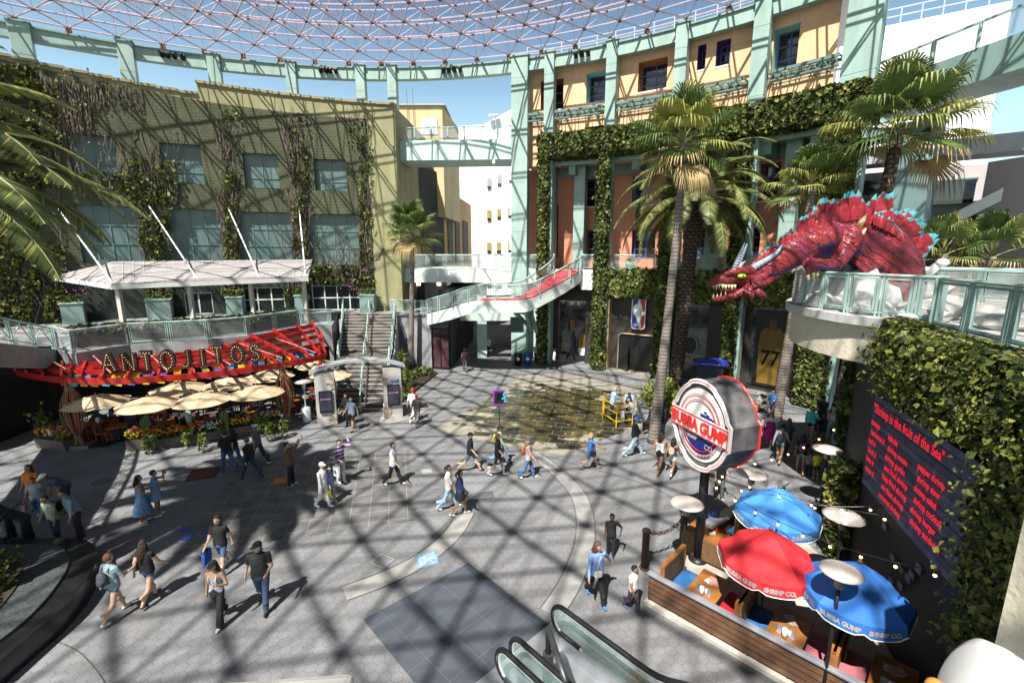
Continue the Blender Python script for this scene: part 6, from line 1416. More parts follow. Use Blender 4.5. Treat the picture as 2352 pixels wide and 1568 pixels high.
for lane in (.16,1.82):
    b=MB(); y=MB()
    for k in range(16):
        s=1.75+k*.4; p=E0+en_*lane+ed*s+Vector((0,0,slope(s)+.03)); b.add([p,p+en_*1.0,p+en_*1.0+ed*.4,p+ed*.4,p-Vector((0,0,.3)),p+en_*1.0-Vector((0,0,.3))],[(0,1,2,3),(4,5,1,0)]); y.add([p+Vector((0,0,.004)),p+en_*1.0+Vector((0,0,.004)),p+en_*1.0+ed*.05+Vector((0,0,.004)),p+ed*.05+Vector((0,0,.004))],[(0,1,2,3)])
    b.build('steps',mat('escalator_tread',(.10,.105,.11),.5,.2,3,metal=.4),es); y.build('step_edge',mat('yellow_edge',(.6,.36,.03),.5,.1,4),es)
    b=MB(); p=E0+en_*(lane)+ed*1.45+Vector((0,0,.02)); b.quad(p,p+en_*1.0,p+en_*1.0+ed*.26,p+ed*.26); b.build('yellow_comb',mat('yellow_comb',(.75,.48,.02),.5,.1,4),es)
b=MB(); p=E0+en_*.78-ed*.05; p=Vector((.72,7.75,0)); b.lathe([(.11,0),(.11,.85)],p,12); b.build('call_post',mat('dark_post_steel',(.08,.08,.085),.4,.1,3,metal=.5),es)
b=MB(); b.tube([p+Vector((0,0,.85)),p+Vector((.0,.1,1.25)),p+Vector((.02,-.05,1.34)),p+Vector((.1,-.5,1.34)),p+Vector((.22,-1.1,1.34))],.06,n=10); b.build('guide_bar',MAT['dark_post_steel'],es,smooth=True)
A_=G(352,1570,7.05);B_=G(818,1537,7.05); b=MB(); b.prism([A_,B_,(B_.x,B_.y-1.3),(A_.x,A_.y-1.3)],6.7,7.05); tag(b.build('concrete_ledge',mat('pale_ledge',(.5,.49,.46),.8,.06,3),origin=(-1.6,.6,6.9),bevel=.03),'pale concrete ledge at the bottom edge of the view','ledge')
# white floodlight in the corner
c0=Vector((1.78,1.33,7.02)); ax=Vector((-.45,.35,.25)).normalized(); fl_=thing('white_cylinder_lamp','big white cylindrical lamp housing in the lower right corner','lamp',(1.9,1.2,6.8)); b=MB(); pts=[c0-ax*.5,c0-ax*.1,c0+ax*.12,c0+ax*.17,c0+ax*.185]; b.tube(pts,[.16,.16,.16,.145,.10],n=32); b.build('housing',mat('lamp_white_paint',(.75,.75,.74),.3,.02,3),fl_,smooth=True); b=MB()
for q_ in (-.05,.1): b.tube([c0+ax*q_,c0+ax*(q_+.008)],.162,n=32)
b.build('seam_ring',lgrey,fl_,smooth=True); b=MB(); b.ell(c0+ax*.13+Vector((-.12,.02,-.05)),.035,10,8); b.build('knob',mat('amber_knob',(.5,.25,.05),.4,.1,4),fl_,smooth=True)
# ---------------- restaurant: red trellis ----------------
tl=thing('red_trellis','sweeping red steel trellis over the restaurant terrace','pergola',(-16,20,0))
F1=smooth([(-22.9,20.6),(-19.6,19.35),(-16.6,19.2),(-13.3,20.5),(-11.0,22.6),(-10.0,24.0)],6); Bk=smooth([(-24.0,22.0),(-20.6,20.45),(-18.3,21.9),(-15.8,23.5),(-14.3,24.9),(-12.2,27.8)],6)
def zf(t): return 3.3
def zbk(t): return float(np.interp(t,[0,.4,.65,.85,1],[3.5,3.5,3.65,4.1,4.3]))
n=len(F1)-1
b=MB()
for i in range(n):
    t=i/n
    for A_,B_,z0,h,w_ in ((F1[i],F1[i+1],3.17,.27,.12),): b.beam((A_.x,A_.y,z0),(B_.x,B_.y,z0),w_,h)
    for q_ in (.28,.55,.78): A_=F1[i].lerp(Bk[i],q_);B_=F1[i+1].lerp(Bk[i+1],q_); zq=3.4+(zbk(t)-3.4)*q_; b.beam((A_.x,A_.y,zq),(B_.x,B_.y,zq),.1,.2)
    A_=F1[i].lerp(Bk[i],.98);B_=F1[i+1].lerp(Bk[i+1],.98); b.beam((A_.x,A_.y,zbk(t)),(B_.x,B_.y,zbk(t)),.1,.24)
b.build('curved_beams',redst,tl)
b=MB()
for k in range(0,n+1,2):
    f=Vector((*F1[k],3.42));c=Vector((*Bk[k],zbk(k/n)+.12)); d=(c-f).normalized(); b.beam(f-d*.35,c+d*.2,.09,.18)
b.build('rafters',redst,tl)
b=MB()
for k in range(2,n-1,4):
    f=Vector((*F1[k],3.5));c=Vector((*F1[k].lerp(Bk[k],.6),3.9)); b.tube([f+Vector((.4,0,.05)),c+Vector((-.6,0,.1))],.03,n=6)
b.build('struts',mat('pink_strut',(.45,.2,.17),.5,.1,3),tl)
for (x,y) in ((-19.5,19.55),(-11.45,22.3),(-10.55,24.6),(-16.3,24.5),(-15.0,25.0)):
    b=MB(); b.beam((x,y,0),(x,y,3.2 if y<24 else 3.5),.16,.16); b.build('post',redst if y<24.7 and x!=-16.3 else mat('amber_post',(.28,.10,.03),.6,.2,2),tl)
b=MB(); b.beam((-11.3,26.8,3.9),(-10.35,24.6,3.55),.12,.3); b.build('end_beam',redst,tl)
# festoon paper flags
pf=thing('paper_flags','rows of small coloured cut paper flags under the red trellis','bunting',(-14,22,3)); cc=[(.6,.4,.02),(.02,.35,.45),(.5,.03,.1),(.05,.1,.4),(.6,.2,.02),(.1,.35,.1),(.5,.05,.4)]
for k in range(6,n-1):
    for j in range(4):
        p=F1[k].lerp(Bk[k],.15+j*.22); m_=random.choices(range(7),(6,3,2,3,2,1,1))[0] if k<20 else random.choice((0,0,1,3)); a=random.uniform(-.2,.2); b=MB(); b.extr([(p.x-.17,p.y+a*.1,3.14),(p.x+.17,p.y,3.14),(p.x+.15,p.y,2.84),(p.x-.16,p.y+a*.1,2.86)],(0,.006,0)); b.build('flag',mat(f'paper_{m_}',cc[m_],.8,.1,8),pf)
# bamboo sculptures on the posts
for (x,y,lab) in ((-19.5,19.45,'left'),(-11.45,22.2,'right')):
    o=thing('cane_sculpture',f'bulging bundle of tall bent canes tied round the {lab} red post','sculpture',(x,y,0)); b=MB()
    for k in range(16):
        a=2*PI*k/16; R_=.34+.06*(k%3); pts=[(x+math.cos(a)*r_,y+math.sin(a)*r_,z) for z,r_ in ((0.1,.22),(.5,.12),(1.1,R_*.8),(1.7,R_),(2.3,R_*.75),(2.75,.13),(3.1,.16))]; b.m=k%3; b.tube(smooth3(pts),.022,n=5)
    b.build('canes',[mat('cane_tan',(.30,.2,.1),.7,.2,6),mat('cane_red',(.35,.06,.03),.7,.2,6),mat('cane_dark',(.12,.09,.05),.7,.2,6)],o); b=MB(); b.lathe([(.15,.45),(.16,.58)],(x,y,0),12); b.lathe([(.15,2.68),(.16,2.8)],(x,y,0),12); b.build('ties',mat('tie_steel',(.12,.14,.17),.5,.1,4),o); b=MB(); b.box((x,y,.09),(1.1,.7,.18),R(10)); b.build('base',mat('brown_plinth',(.13,.10,.09),.7,.1,3),o)
# marquee letters
lt=thing('marquee_letters','dark bulb-lit letters spelling ANTOJITOS on the red trellis','sign',(-15,20,3.4)); let=[('A',254.6,853),('N',300.8,852),('T',341.8,851),('O',388,847.5),('J',430,844),('I',469,841),('T',504,836),('O',547,833),('S',588.6,829)]
lk=mat('letter_dark',(.02,.018,.018),.5,.2,4); bulb2=mat('marquee_bulb',(1,.7,.3),.4,0,1,emit=(1,.45,.1),estr=.9); strokes={'A':[[(-.3,0),(0,1),(.3,0)],[(-.19,.36),(.19,.36)]],'N':[[(-.26,0),(-.26,1),(.26,0),(.26,1)]],'T':[[(-.3,1),(.3,1)],[(0,1),(0,0)]],'O':[[(.3*math.sin(a),.5+.5*math.cos(a)) for a in np.linspace(0,2*PI,17)]],'J':[[(.16,1),(.16,.2),(.0,0),(-.18,.12)]],'I':[[(0,0),(0,1)]],'S':[[(.22,.86),(0,1),(-.22,.8),(-.12,.58),(.14,.44),(.24,.2),(0,0),(-.24,.14)]]}
for ch_,x,y in let:
    p=G(x,y,3.5); a=math.atan2(p.x,p.y)*.35; ex_=Vector((math.cos(a*.6+R(8)),math.sin(R(8)+a*.0),0)); ex_=Vector((math.cos(R(12)),math.sin(R(12)),0)); ny=Vector((math.sin(R(12)),-math.cos(R(12)),0)); Hh=.76
    f=lambda u,v,o_: p+ex_*(u*Hh)+Vector((0,0,.05+v*Hh))+ny*o_
    b=MB(); g=MB()
    for st_ in strokes[ch_]:
        for q,r_ in zip(st_,st_[1:]):
            b.beam(f(*q,0),f(*r_,0),.16,.2,up=Vector(f(*r_,0)-f(*q,0)).cross(ny)); L_=math.dist(q,r_)*Hh; m_=max(1,round(L_/.115))
            for k in range(m_): u=q[0]+(r_[0]-q[0])*(k+.5)/m_;v=q[1]+(r_[1]-q[1])*(k+.5)/m_; g.ell(f(u,v,.11),.016,6,4)
    o=b.build('letter',lk,lt); g.build('bulbs',bulb2,o)
# cream umbrellas
cream=fabric('umbrella_cream',(.50,.39,.25)); um=[(219,905,'shaded leftmost cream umbrella by the cane post'),(338,910,'front cream umbrella second from the left'),(461,900,'front cream umbrella in the middle'),(588,884,'front cream umbrella beside the right cane post'),(408,876,'rear dappled cream umbrella on the left'),(523,866,'rear dappled cream umbrella in the middle'),(619,848,'rear dappled cream umbrella on the right'),(725,824,'cream umbrella under the end beam by the grey wall'),(755,847,'cream umbrella beside the stone-trimmed pier')]
upos=[]
for i,(x,y,l) in enumerate(um):
    p=G(x,y,2.42); upos.append(p); umbrella((p.x,p.y),cream,l,1.27 if i<7 else 1.2,2.42,2.03,phase=.22+.1*(i%3),texts=False,valance=0,name='cream_umbrella',grp='cream umbrellas of the restaurant')
# tables and chairs
orw=mat('orange_table_wood',(.34,.11,.02),.4,.3,3); orc=mat('orange_chair',(.40,.07,.015),.45,.15,5); rdc=mat('red_chair',(.36,.015,.012),.45,.15,5); teg=mat('navy_chair',(.05,.06,.08),.5,.2,5)
def chairm(m):
    o=thing('cafe_chair','x','chair',(0,0,0)); b=MB(); b.box((0,0,.45),(.42,.42,.04)); b.build('seat',m,o,local=True,bevel=.01); b=MB(); b.tube([(-.2,.19,.46),(-.22,.24,.8),(-.12,.27,.9),(.12,.27,.9),(.22,.24,.8),(.2,.19,.46)],.02,n=6); 
    for k in range(3): b.beam((-.1+k*.1,.2,.47),(-.1+k*.1,.265,.88),.03,.012)
    b.build('backrest',m,o,local=True)
    for sx1 in (-1,1):
        for sy1 in (-1,1): b=MB(); b.tube([(sx1*.18,sy1*.18,.44),(sx1*.21,sy1*.21,0)],.016,n=5); b.build('leg',m,o,local=True)
    return o
pr={}
o=thing('cafe_table','x','table'); b=MB(); b.box((0,0,.74),(.75,.75,.04)); b.build('tabletop',orw,o,local=True,bevel=.01); b=MB(); b.tube([(0,0,0),(0,0,.73)],.035,n=8); b.lathe([(.25,0),(.25,.03),(.04,.06)],n=12); b.build('pedestal',blackm,o,local=True); pr['t']=o; first=True
tp=[(-19.7,20.6),(-18.3,20.2),(-17.9,22.2),(-16.4,20.6),(-16.2,22.6),(-14.6,21.3),(-14.5,23.4),(-13.2,22.2),(-12.9,24.4),(-11.7,24.3),(-10.6,25.3),(-11.6,26.2)]
names=['left cane post','front row left end','second row left end','front row centre-left','second row centre-left','front row centre','second row centre','front row right end','second row right end','right cane post','stone pier','grey side wall']
cusd={}
for i,((x,y),nm_) in enumerate(zip(tp,names)):
    if i==0: t_=pr['t']; t_['label']=f'small orange wooden cafe table near the {nm_}'; t_.location=(x,y,0); t_['group']='restaurant tables'
    else: t_=dup(pr['t'],(x,y,0),random.uniform(0,1),f'small orange wooden cafe table, {nm_}','restaurant tables')
    for j in range(4 if i%2==0 else 3):
        a=j*PI/2+random.uniform(-.2,.2)+i*.3; m=(orc,rdc,teg)[(i+j)%3]; p_=(x+.62*math.cos(a),y+.62*math.sin(a),0); lab=f"{('orange','red','navy')[(i+j)%3]} cafe chair at the table, {nm_}, {('east','north','west','south')[j]} side"
        if m.name in cusd: dup(cusd[m.name],p_,a-PI/2,lab,'restaurant chairs')
        else: c_=chairm(m); cusd[m.name]=c_; c_.location=p_; c_.rotation_euler=(0,0,a-PI/2); c_['label']=lab; c_['group']='restaurant chairs'
for i,(x,y) in enumerate(((-19.6,20.65),(-11.5,24.3),(-14.6,21.35))):
    b=MB(); b.box((x,y,.86),(.2,.02,.2),.4); tag(b.build('menu_card',whitep,origin=(x,y,.76)),f"white standing menu on the cafe table {('by the left cane post','near the stone pier','in the front row centre')[i]}",'menu')
h=thing('patio_heater','tall silver disc heater beside the stone-trimmed pier','heater',G(705,967)); b=MB(); b.lathe([(.24,0),(.25,.05),(.22,.1),(.22,.75),(.06,.8)],n=18); b.build('base',lgrey,h,local=True,smooth=True); b=MB(); b.tube([(0,0,.8),(0,0,1.9)],.03,n=8); b.lathe([(.08,1.75),(.1,2.1)],n=12); b.build('post',lgrey,h,local=True); b=MB(); b.lathe([(.44,2.12),(.45,2.13),(.2,2.2),(.02,2.22)],n=24); b.build('reflector',MAT['reflector_pale'],h,local=True,smooth=True)
# planters with flowers
plm=mat('corten_brown_planter',(.105,.078,.07),.6,.12,2,extra=grime(.25,.8))
flc=[mat('petal_orange',(.62,.16,.015),.6,.2,9),mat('petal_yellow',(.62,.42,.04),.6,.2,9),mat('petal_coral',(.55,.12,.09),.6,.2,9),mat('petal_white',(.6,.58,.52),.6,.1,9)]
bush=leafmat('succulent_lime',(.20,.26,.05),.25)
def planter(path,lab,seed):
    o=thing('flower_planter',lab,'planter',(path[0][0],path[0][1],0),0,'flower planters fronting the restaurant'); b=MB(); lf=MB(); fl2=MB()
    for p,q in zip(path,path[1:]):
        P0=Vector((*p,0));Q0=Vector((*q,0)); d=(Q0-P0).normalized(); n_=Vector((-d.y,d.x,0)); 
        vs=[P0,Q0,Q0+n_*.75,P0+n_*.75]; top_=[P0-n_*.06,Q0-n_*.06,Q0+n_*.8,P0+n_*.8]
        b.add([v for v in vs]+[v+Vector((0,0,.5)) for v in top_],[(0,1,5,4),(1,2,6,5),(2,3,7,6),(3,0,4,7),(4,5,6,7)])
        L_=(Q0-P0).length
        for _ in range(int(L_*420)):
            c=P0+d*random.random()*L_+n_*random.uniform(.0,.7); h_=.5+abs(noise.noise(c*1.5))*.35; leaves(lf,[c+Vector((0,0,h_*random.uniform(.9,1.1)))],.075,None,mi=(0,1,2),wt=(4,4,3))
        for _ in range(int(L_*110)):
            t=random.random()*L_; c=P0+d*t+n_*random.uniform(-.03,.6); k=noise.noise(c*.9+Vector((9,0,0))); fl2.m=0 if k>.1 else 1 if k>-.05 else 2 if k>-.25 else 3; fl2.ell(c+Vector((0,0,.66+random.random()*.25)),random.uniform(.03,.06),5,3)
    b.build('trough',plm,o); lf.build('leaves',IVY,o); fl2.build('flowers',flc,o)
    return o
pa=[(-21.35,19.35),(-19.65,18.95)]; pb_=[(-16.95,18.95),(-15.6,19.25),(-14.3,19.8),(-12.6,20.85),(-11.5,21.75)]
planter(pa,'short brown steel flower planter at the left end of the restaurant',1); planter(pb_,'long curved brown steel flower planter with orange flowers',2)
def bushy(x,y,z,r_,lab,droop=False):
    o=thing('succulent_bush',lab,'plant',(x,y,z),0,'lime green succulents in the planters'); b=MB(); pts=[]
    for _ in range(int(420*(r_/.35))):
        a=random.uniform(0,2*PI);ph=math.acos(random.uniform(-.5,1)); rr_=r_*random.uniform(.75,1.05); pts.append((rr_*math.sin(ph)*math.cos(a),rr_*math.sin(ph)*math.sin(a),rr_*math.cos(ph)-(random.random()*.5 if droop and math.sin(a)<0 else 0)))
    leaves(b,pts,.085,None,mi=(0,1,2),wt=(7,3,3)); b.build('foliage',[bush,ivyA,ivyC],o,local=True)
    b=MB(); b.tube([(0,0,-.25),(0,0,.1)],.03,n=5); b.build('stem',trunkb,o,local=True)
for i,(x,y,r_,dr2,l) in enumerate(((136,999,.3,0,'round lime bush in the short planter left of the cane post'),(298,992,.3,1,'round lime bush at the left end of the long planter'),(333,1008,.32,1,'drooping bush hanging over the long planter left part'),(361,993,.36,0,'large cabbage shaped bush in the long planter'),(421,993,.28,1,'small lime bush right of the seated diner'),(457,1005,.25,1,'trailing bush over the long planter front, middle'),(502,976,.34,0,'round lime bush beside the tall cactus'),(574,960,.36,0,'largest lime bush behind the cap wearing walkers'),(597,968,.34,1,'lime bush right of the largest bush'),(616,981,.28,1,'trailing bush near the right end of the long planter'),(645,975,.28,1,'trailing bush at the right end of the long planter'),(640,940,.3,0,'dark round bush behind the right end of the planter'))):
    p=G(x,y,.75); bushy(p.x,p.y+.2,.66,r_*.78,l,dr2)
for (x,y,h_,l) in ((337,1000,1.1,'tall thin cactus cluster in the long planter, left'),(517,985,1.0,'tall thin cactus cluster in the long planter, right')):
    p=G(x,y,.5); o=thing('cactus',l,'plant',(p.x,p.y,.5)); b=MB()
    for k in range(4): b.tube([(k*.09-.13,0,0),(k*.11-.16,.03,h_*(.7+.1*k))],[.045,.035],n=7)
    b.build('stems',mat('cactus_green',(.10,.15,.04),.6,.2,9),o,local=True)
p=G(103,990,.5); o=thing('small_shrub','small dark shrub standing in the far left planter','plant',(p.x,p.y,.5)); b=MB(); leaves(b,[(random.gauss(0,.2),random.gauss(0,.15),.5+random.gauss(0,.25)) for _ in range(160)],.11); b.build('foliage',IVY,o,local=True); b=MB(); b.tube([(0,0,0),(0,0,.6)],.03,n=5); b.build('stem',trunkb,o,local=True)
# ---------------- palms ----------------
def fanpalm(name,lab,base,top,R_,nleaf,tr,trm=trunkm,seed=1,skirt=.3,grp='fan palms round the plaza',lo=-60,leafscale=1.0):
    random.seed(seed); base=Vector(base);top=Vector(top); o=thing(name,lab,'palm',base,0,grp); b=MB(); n=int((top-base).length/.22); pts=[];rs=[]
    for i in range(n+1):
        t=i/n; pts.append(base.lerp(top,t)+Vector((.10*math.sin(t*2.5),0,0))); r_=tr[1]+(tr[0]-tr[1])*(1-t)**2.2; rs.append(r_*(1.0 if i%2 else 1.07))
    b.tube(pts,rs,n=12); b.build('trunk',trm,o,smooth=True)
    b=MB(); pet=MB()
    b2=MB()
    for k in range(nleaf):
        u=(k+.5)/nleaf; el=R(lo+(88-lo)*(u**.85)); az=k*2.39996+random.uniform(-.25,.25); dead=u<skirt*random.uniform(.5,1.1)
        d=Vector((math.cos(az)*math.cos(el),math.sin(az)*math.cos(el),math.sin(el))); L_=R_*random.uniform(.34,.66); 
        a0=top+Vector((0,0,-.25+.5*u)); a1=a0+d*L_-Vector((0,0,.08*L_)); pet.m=0; pet.tube([a0,a0.lerp(a1,.5)+Vector((0,0,.05)),a1],[.03,.022,.015],n=4)
        # blade frame
        f=(a1-a0).normalized(); up_=Vector((0,0,1)) if abs(f.z)<.93 else Vector((math.cos(az),math.sin(az),0)); s_=f.cross(up_).normalized(); w_=s_.cross(f).normalized(); 
        if w_.z<0 and el>0: w_=-w_;
        nseg=38; LR=R_*random.uniform(.46,.58)*leafscale; mi=2 if dead else (1 if random.random()<.25 else 0)
        tipm=2 if (dead or u<.3 and random.random()<.5) else 1 if random.random()<.3 else mi
        spread=R(125 if not dead else 90)
        for j in range(nseg):
            q=-1+2*(j+.5)/nseg; an=q*spread; dirj=(f*math.cos(an)+s_*math.sin(an)); Lj=LR*(1-.35*abs(q)**1.6)*random.uniform(.9,1.05); wj=.027*R_/2.4*1.25
            cr_=w_*.25*abs(q)*Lj*.5
            p0=a1; p1=a1+dirj*Lj*.5+cr_; p2=a1+dirj*Lj*.78+cr_-Vector((0,0,Lj*.08)); dr3=Lj*(random.uniform(.2,.55) if not dead else .6); p3=a1+dirj*Lj*(.96)-Vector((0,0,dr3))+cr_*.3
            sd2=dirj.cross(w_).normalized(); b.m=mi; b.add([p0,p1-sd2*wj,p1+w_*wj*.6,p1+sd2*wj,p2-sd2*wj*.8,p2+sd2*wj*.8],[(0,1,2),(0,2,3),(1,4,5,3,2)]); b.m=tipm; b.add([p2-sd2*wj*.8,p2+sd2*wj*.8,p3],[(0,1,2)])
    b.build('crown',[palmG,palmY,palmD],o); pet.build('leaf_stems',mat('petiole',(.22,.22,.07),.6,.1,4),o)
    return o
p=G(1500,1015); fanpalm('fan_palm','tall slim fan palm in front of the basketball shop',p,W(1570,330,p.y+.3),2.4,34,(.27,.15),seed=3,skirt=.14,lo=-52)
fanpalm('fan_palm','fan palm beside the wide stair in front of the olive building',(-7.6,33.2,0),W(944,535,33.3),2.4,28,(.24,.16),seed=4,skirt=.1,lo=-38)
fanpalm('fan_palm','large fan palm behind the dragon crest at the upper right',(15.7,21.2,0),W(2060,300,21.2),3.05,30,(.30,.24),trunkb,seed=5,skirt=.06,lo=-30,leafscale=1.0)
fanpalm('fan_palm','smaller fan palm between the date palm and the dragon',G(1782,960),W(1862,430,23.6),2.4,26,(.28,.2),seed=6,skirt=.2,lo=-40)
fanpalm('fan_palm','low fan palm behind the balcony, left of the pair',(18.6,20.5,3),W(2165,585,20.5),1.9,14,(.2,.15),seed=8,skirt=.2,lo=-20)
fanpalm('fan_palm','low fan palm behind the balcony, right of the pair',(21.8,20.8,3),W(2275,590,20.8),2.1,14,(.2,.15),seed=9,skirt=.1,lo=-20)
def datepalm(lab,base,top,R_,nf,tr,seed=1,hideback=None,lo=-35,wind=Vector((0,0,0))):
    random.seed(seed); base=Vector(base);top=Vector(top); o=thing('date_palm',lab,'palm',base); b=MB(); n=int((top-base).length/.25); pts=[];rs=[]
    for i in range(n+1): t=i/n; pts.append(base.lerp(top,t)); rs.append((tr*(.9 if t<.75 else .9+.6*(t-.75)/.25))*(1.0 if i%2 else 1.1))
    b.tube(pts,rs,n=14); b.build('trunk',trunkb if seed!=21 else trunkm,o)
    b=MB(); st_=MB()
    for k in range(nf):
        u=(k+.5)/nf; el=R(lo+(82-lo)*u**1.1); az=k*2.39996+random.uniform(-.2,.2); L_=R_*random.uniform(.85,1.1); h=Vector((math.cos(az),math.sin(az),0)); pts=[]; N=16
        p=top+Vector((0,0,.2*u)); ang_=el+R(12); 
        for i in range(N+1):
            pts.append(p.copy()); d=h*math.cos(ang_)+Vector((0,0,math.sin(ang_))); p=p+(d+wind*(i/N)).normalized()*(L_/N); ang_-=R(5.2+3.5*(i/N))*(1.15 if u>.4 else .9)
        st_.tube(pts,[.045*(1-i/(N+1)*.8) for i in range(N+1)],n=4)
        for i in range(2,N):
            for s_ in range(8):
                t=i+s_/8; a=pts[i].lerp(pts[i+1],s_/8); d=(pts[i+1]-pts[i]).normalized(); sd_=d.cross(Vector((0,0,1))); 
                if sd_.length<.05: sd_=h.cross(Vector((0,0,1)))
                sd_.normalize(); up_=sd_.cross(d); ll=R_*.135*math.sin(PI*min(1,(t/N)*.92+.08))**.6+.06
                for g in (-1,1):
                    q=a+(sd_*g*.82+d*.55-up_*(.05)+Vector((0,0,-.22))).normalized()*ll*random.uniform(.85,1.1); w_=d*.024*R_/4.2; b.m=random.choices((0,1,2),(6,1.2,.3))[0]; b.add([a-w_,a+w_,q],[(0,1,2)])
    b.build('crown',[mat('date_leaf',(.05,.075,.025)) if False else leafmat('date_leaf_dark',(.085,.115,.035),.2),palmY,palmD],o); st_.build('leaf_stems',mat('petiole',(.22,.22,.07)),o)
    return o
p=G(1548,905); datepalm('thick trunked dark date palm behind the slim fan palm',p,W(1598,462,p.y),5.3,50,.42,seed=12,lo=-22)
datepalm('date palm in the left planter with long fronds entering from the left edge',(-12.6,9.3,.4),(-13.1,9.7,9.75),4.9,60,.34,seed=21,lo=6,wind=Vector((.12,0,-.02)))
random.seed(5)
# yuccas & bed right of the stair
bd_=thing('planting_bed','dark planting bed at the foot of the tall palm beside the stair','bed',(-7.4,31,0)); b=MB(); b.prism([G(912,935),G(925,850),G(975,845),G(1005,858),G(960,895)],0,.12); b.build('soil',mat('dark_soil',(.04,.03,.02),.95,.2,6),bd_); b=MB(); pts=[G(random.uniform(915,950),random.uniform(875,925))+Vector((0,0,random.random()*.45)) for _ in range(420)]+[G(random.uniform(945,995),random.uniform(850,872))+Vector((0,0,random.random()*.4)) for _ in range(300)]; leaves(b,pts,.16); b.build('ground_plants',IVY,bd_)
for i,(x,y,h_,l) in enumerate(((926,880,2.2,'taller spiky yucca against the grey wall'),(938,893,1.3,'lower spiky yucca beside the tall palm trunk'))):
    p=G(x,y); o=thing('yucca',l,'plant',p); b=MB()
    for k in range(240):
        z=h_*.2+random.random()*h_*.75; a=random.uniform(0,2*PI); el=random.uniform(-.5,1.2); d=Vector((math.cos(a)*math.cos(el),math.sin(a)*math.cos(el),math.sin(el))); c=Vector((0,0,z)); s_=d.orthogonal().normalized()*.03; L_=random.uniform(.4,.6); b.m=random.choice((0,0,1)); b.add([c-s_,c+s_,c+d*L_],[(0,1,2)])
    b.build('leaves',[palmG,palmY],o,local=True); b=MB(); b.tube([(0,0,0),(0,0,h_)],.07,n=7); b.build('stem',trunkb,o,local=True)
# planter round the tall palm on the right and shrubs
o=thing('grey_planter','low grey stone planter behind the slim palm trunk','planter',G(1545,965)); b=MB(); q=[G(1462,935),G(1480,985),G(1570,1010),G(1600,960),G(1560,915)]; b.prism(q,0,.5); b.build('kerb',mat('planter_stone',(.17,.175,.18),.7,.1,2),o)
for i,(x,y,r_,l) in enumerate(((1500,905,.75,'bright green shrub left of the slim palm trunk'),(1545,925,.6,'bright green shrub behind the round sign'),(1530,895,.5,'smaller green shrub between the two tall palms'))):
    p=G(x,y+30,.5); o=thing('shrub',l,'shrub',p); b=MB(); pts=[(random.gauss(0,r_*.4),random.gauss(0,r_*.4),.3+abs(random.gauss(.35,.35))) for _ in range(700)]; leaves(b,pts,.12,None,mi=(0,1,2),wt=(5,4,2)); b.build('foliage',[bush,ivyB,ivyA],o,local=True); b=MB()
    for k in range(4): b.tube([(0,0,0),(random.gauss(0,.2),random.gauss(0,.2),.8)],.02,n=4)
    b.build('stems',trunkb,o,local=True)
# left stone planter with marigolds
sp_=thing('stone_planter','black granite edged planter with yellow flowers at the lower left','planter',(-12,9.5,0)); edge=smooth([(-13.9,11.9),(-12.3,11.85),(-11.3,11.2),(-10.7,10.2),(-10.4,9.3),(-10.35,8.5),(-10.3,7.6)],5)
ops=[(p.x,p.y) for p in edge]+[(-16,7.6),(-16,12.0)]; b=MB(); b.prism(ops,0,.55); b.build('wall',mat('black_granite',(.012,.012,.014),.25,.2,3,spec=.5),sp_)
ine=[(p.x-.42,p.y-.42*0.9) for p in edge]+[(-16,7.2),(-16,11.6)]; b=MB(); b.prism(ine,.55,.62); b.build('ledge',mat('speckled_ledge',(.05,.06,.062),.6,.6,22,bump=.2,extra=lambda t,base,geo,b:base),sp_)
b=MB(); b.prism([(p.x-1.05,p.y-.95) for p in edge]+[(-16,6.5),(-16,10.8)],.62,.66); b.build('soil',MAT.get('dark_soil'),sp_); b=MB(); f2_=MB()
for _ in range(3200):
    k=random.choice(edge[4:]); p=Vector((k.x-1.25-random.random()*1.6,k.y-1.1-random.random()*.8+random.uniform(-.8,.8),.68+random.random()*.3)); leaves(b,[p],.085,None,mi=(0,1,2),wt=(4,4,2))
    if random.random()<.06: f2_.ell(p+Vector((0,0,.12)),random.uniform(.03,.055),6,4)
b.build('foliage',IVY,sp_); f2_.build('flowers',mat('marigold_yellow',(.7,.55,.03),.6,.1,6),sp_)
# ---------------- plaza small things ----------------
yb_=mat('safety_yellow',(.72,.42,.02),.45,.1,4); br_=thing('yellow_barrier','yellow tubular folding barrier around the workers','barrier',G(1415,975)); q=[G(1384,960),G(1415,981),G(1452,975)]
b=MB()
for i,(p,r_) in enumerate(zip(q,q[1:])):
    for z in (.28,.72,1.08): b.tube([p+Vector((0,0,z)),r_+Vector((0,0,z))],.026,n=6)
for p in q: b.tube([p,p+Vector((0,0,1.12))],.03,n=6)
p0=q[0]; p3=p0+Vector((.25,.9,0)); 
for z in (.28,.72,1.08): b.tube([p0+Vector((0,0,z)),p3+Vector((0,0,z))],.022,n=6)
b.tube([p3,p3+Vector((0,0,1.12))],.028,n=6); b.build('frame',yb_,br_)
p=G(1432,962); o=thing('bucket','white plastic bucket beside the kneeling worker','bucket',(p.x,p.y,0)); b=MB(); b.lathe([(.13,0),(.17,.36),(.175,.37),(.16,.37),(.12,.03)],n=16,cap=False); b.lathe([(.13,.001),(.001,.002)],n=16); b.build('pail',whitep,o,local=True,smooth=True); b=MB(); b.tube([(-.17,0,.33),(-.1,0,.5),(.1,0,.5),(.17,0,.33)],.006,n=4); b.build('handle',lgrey,o,local=True)
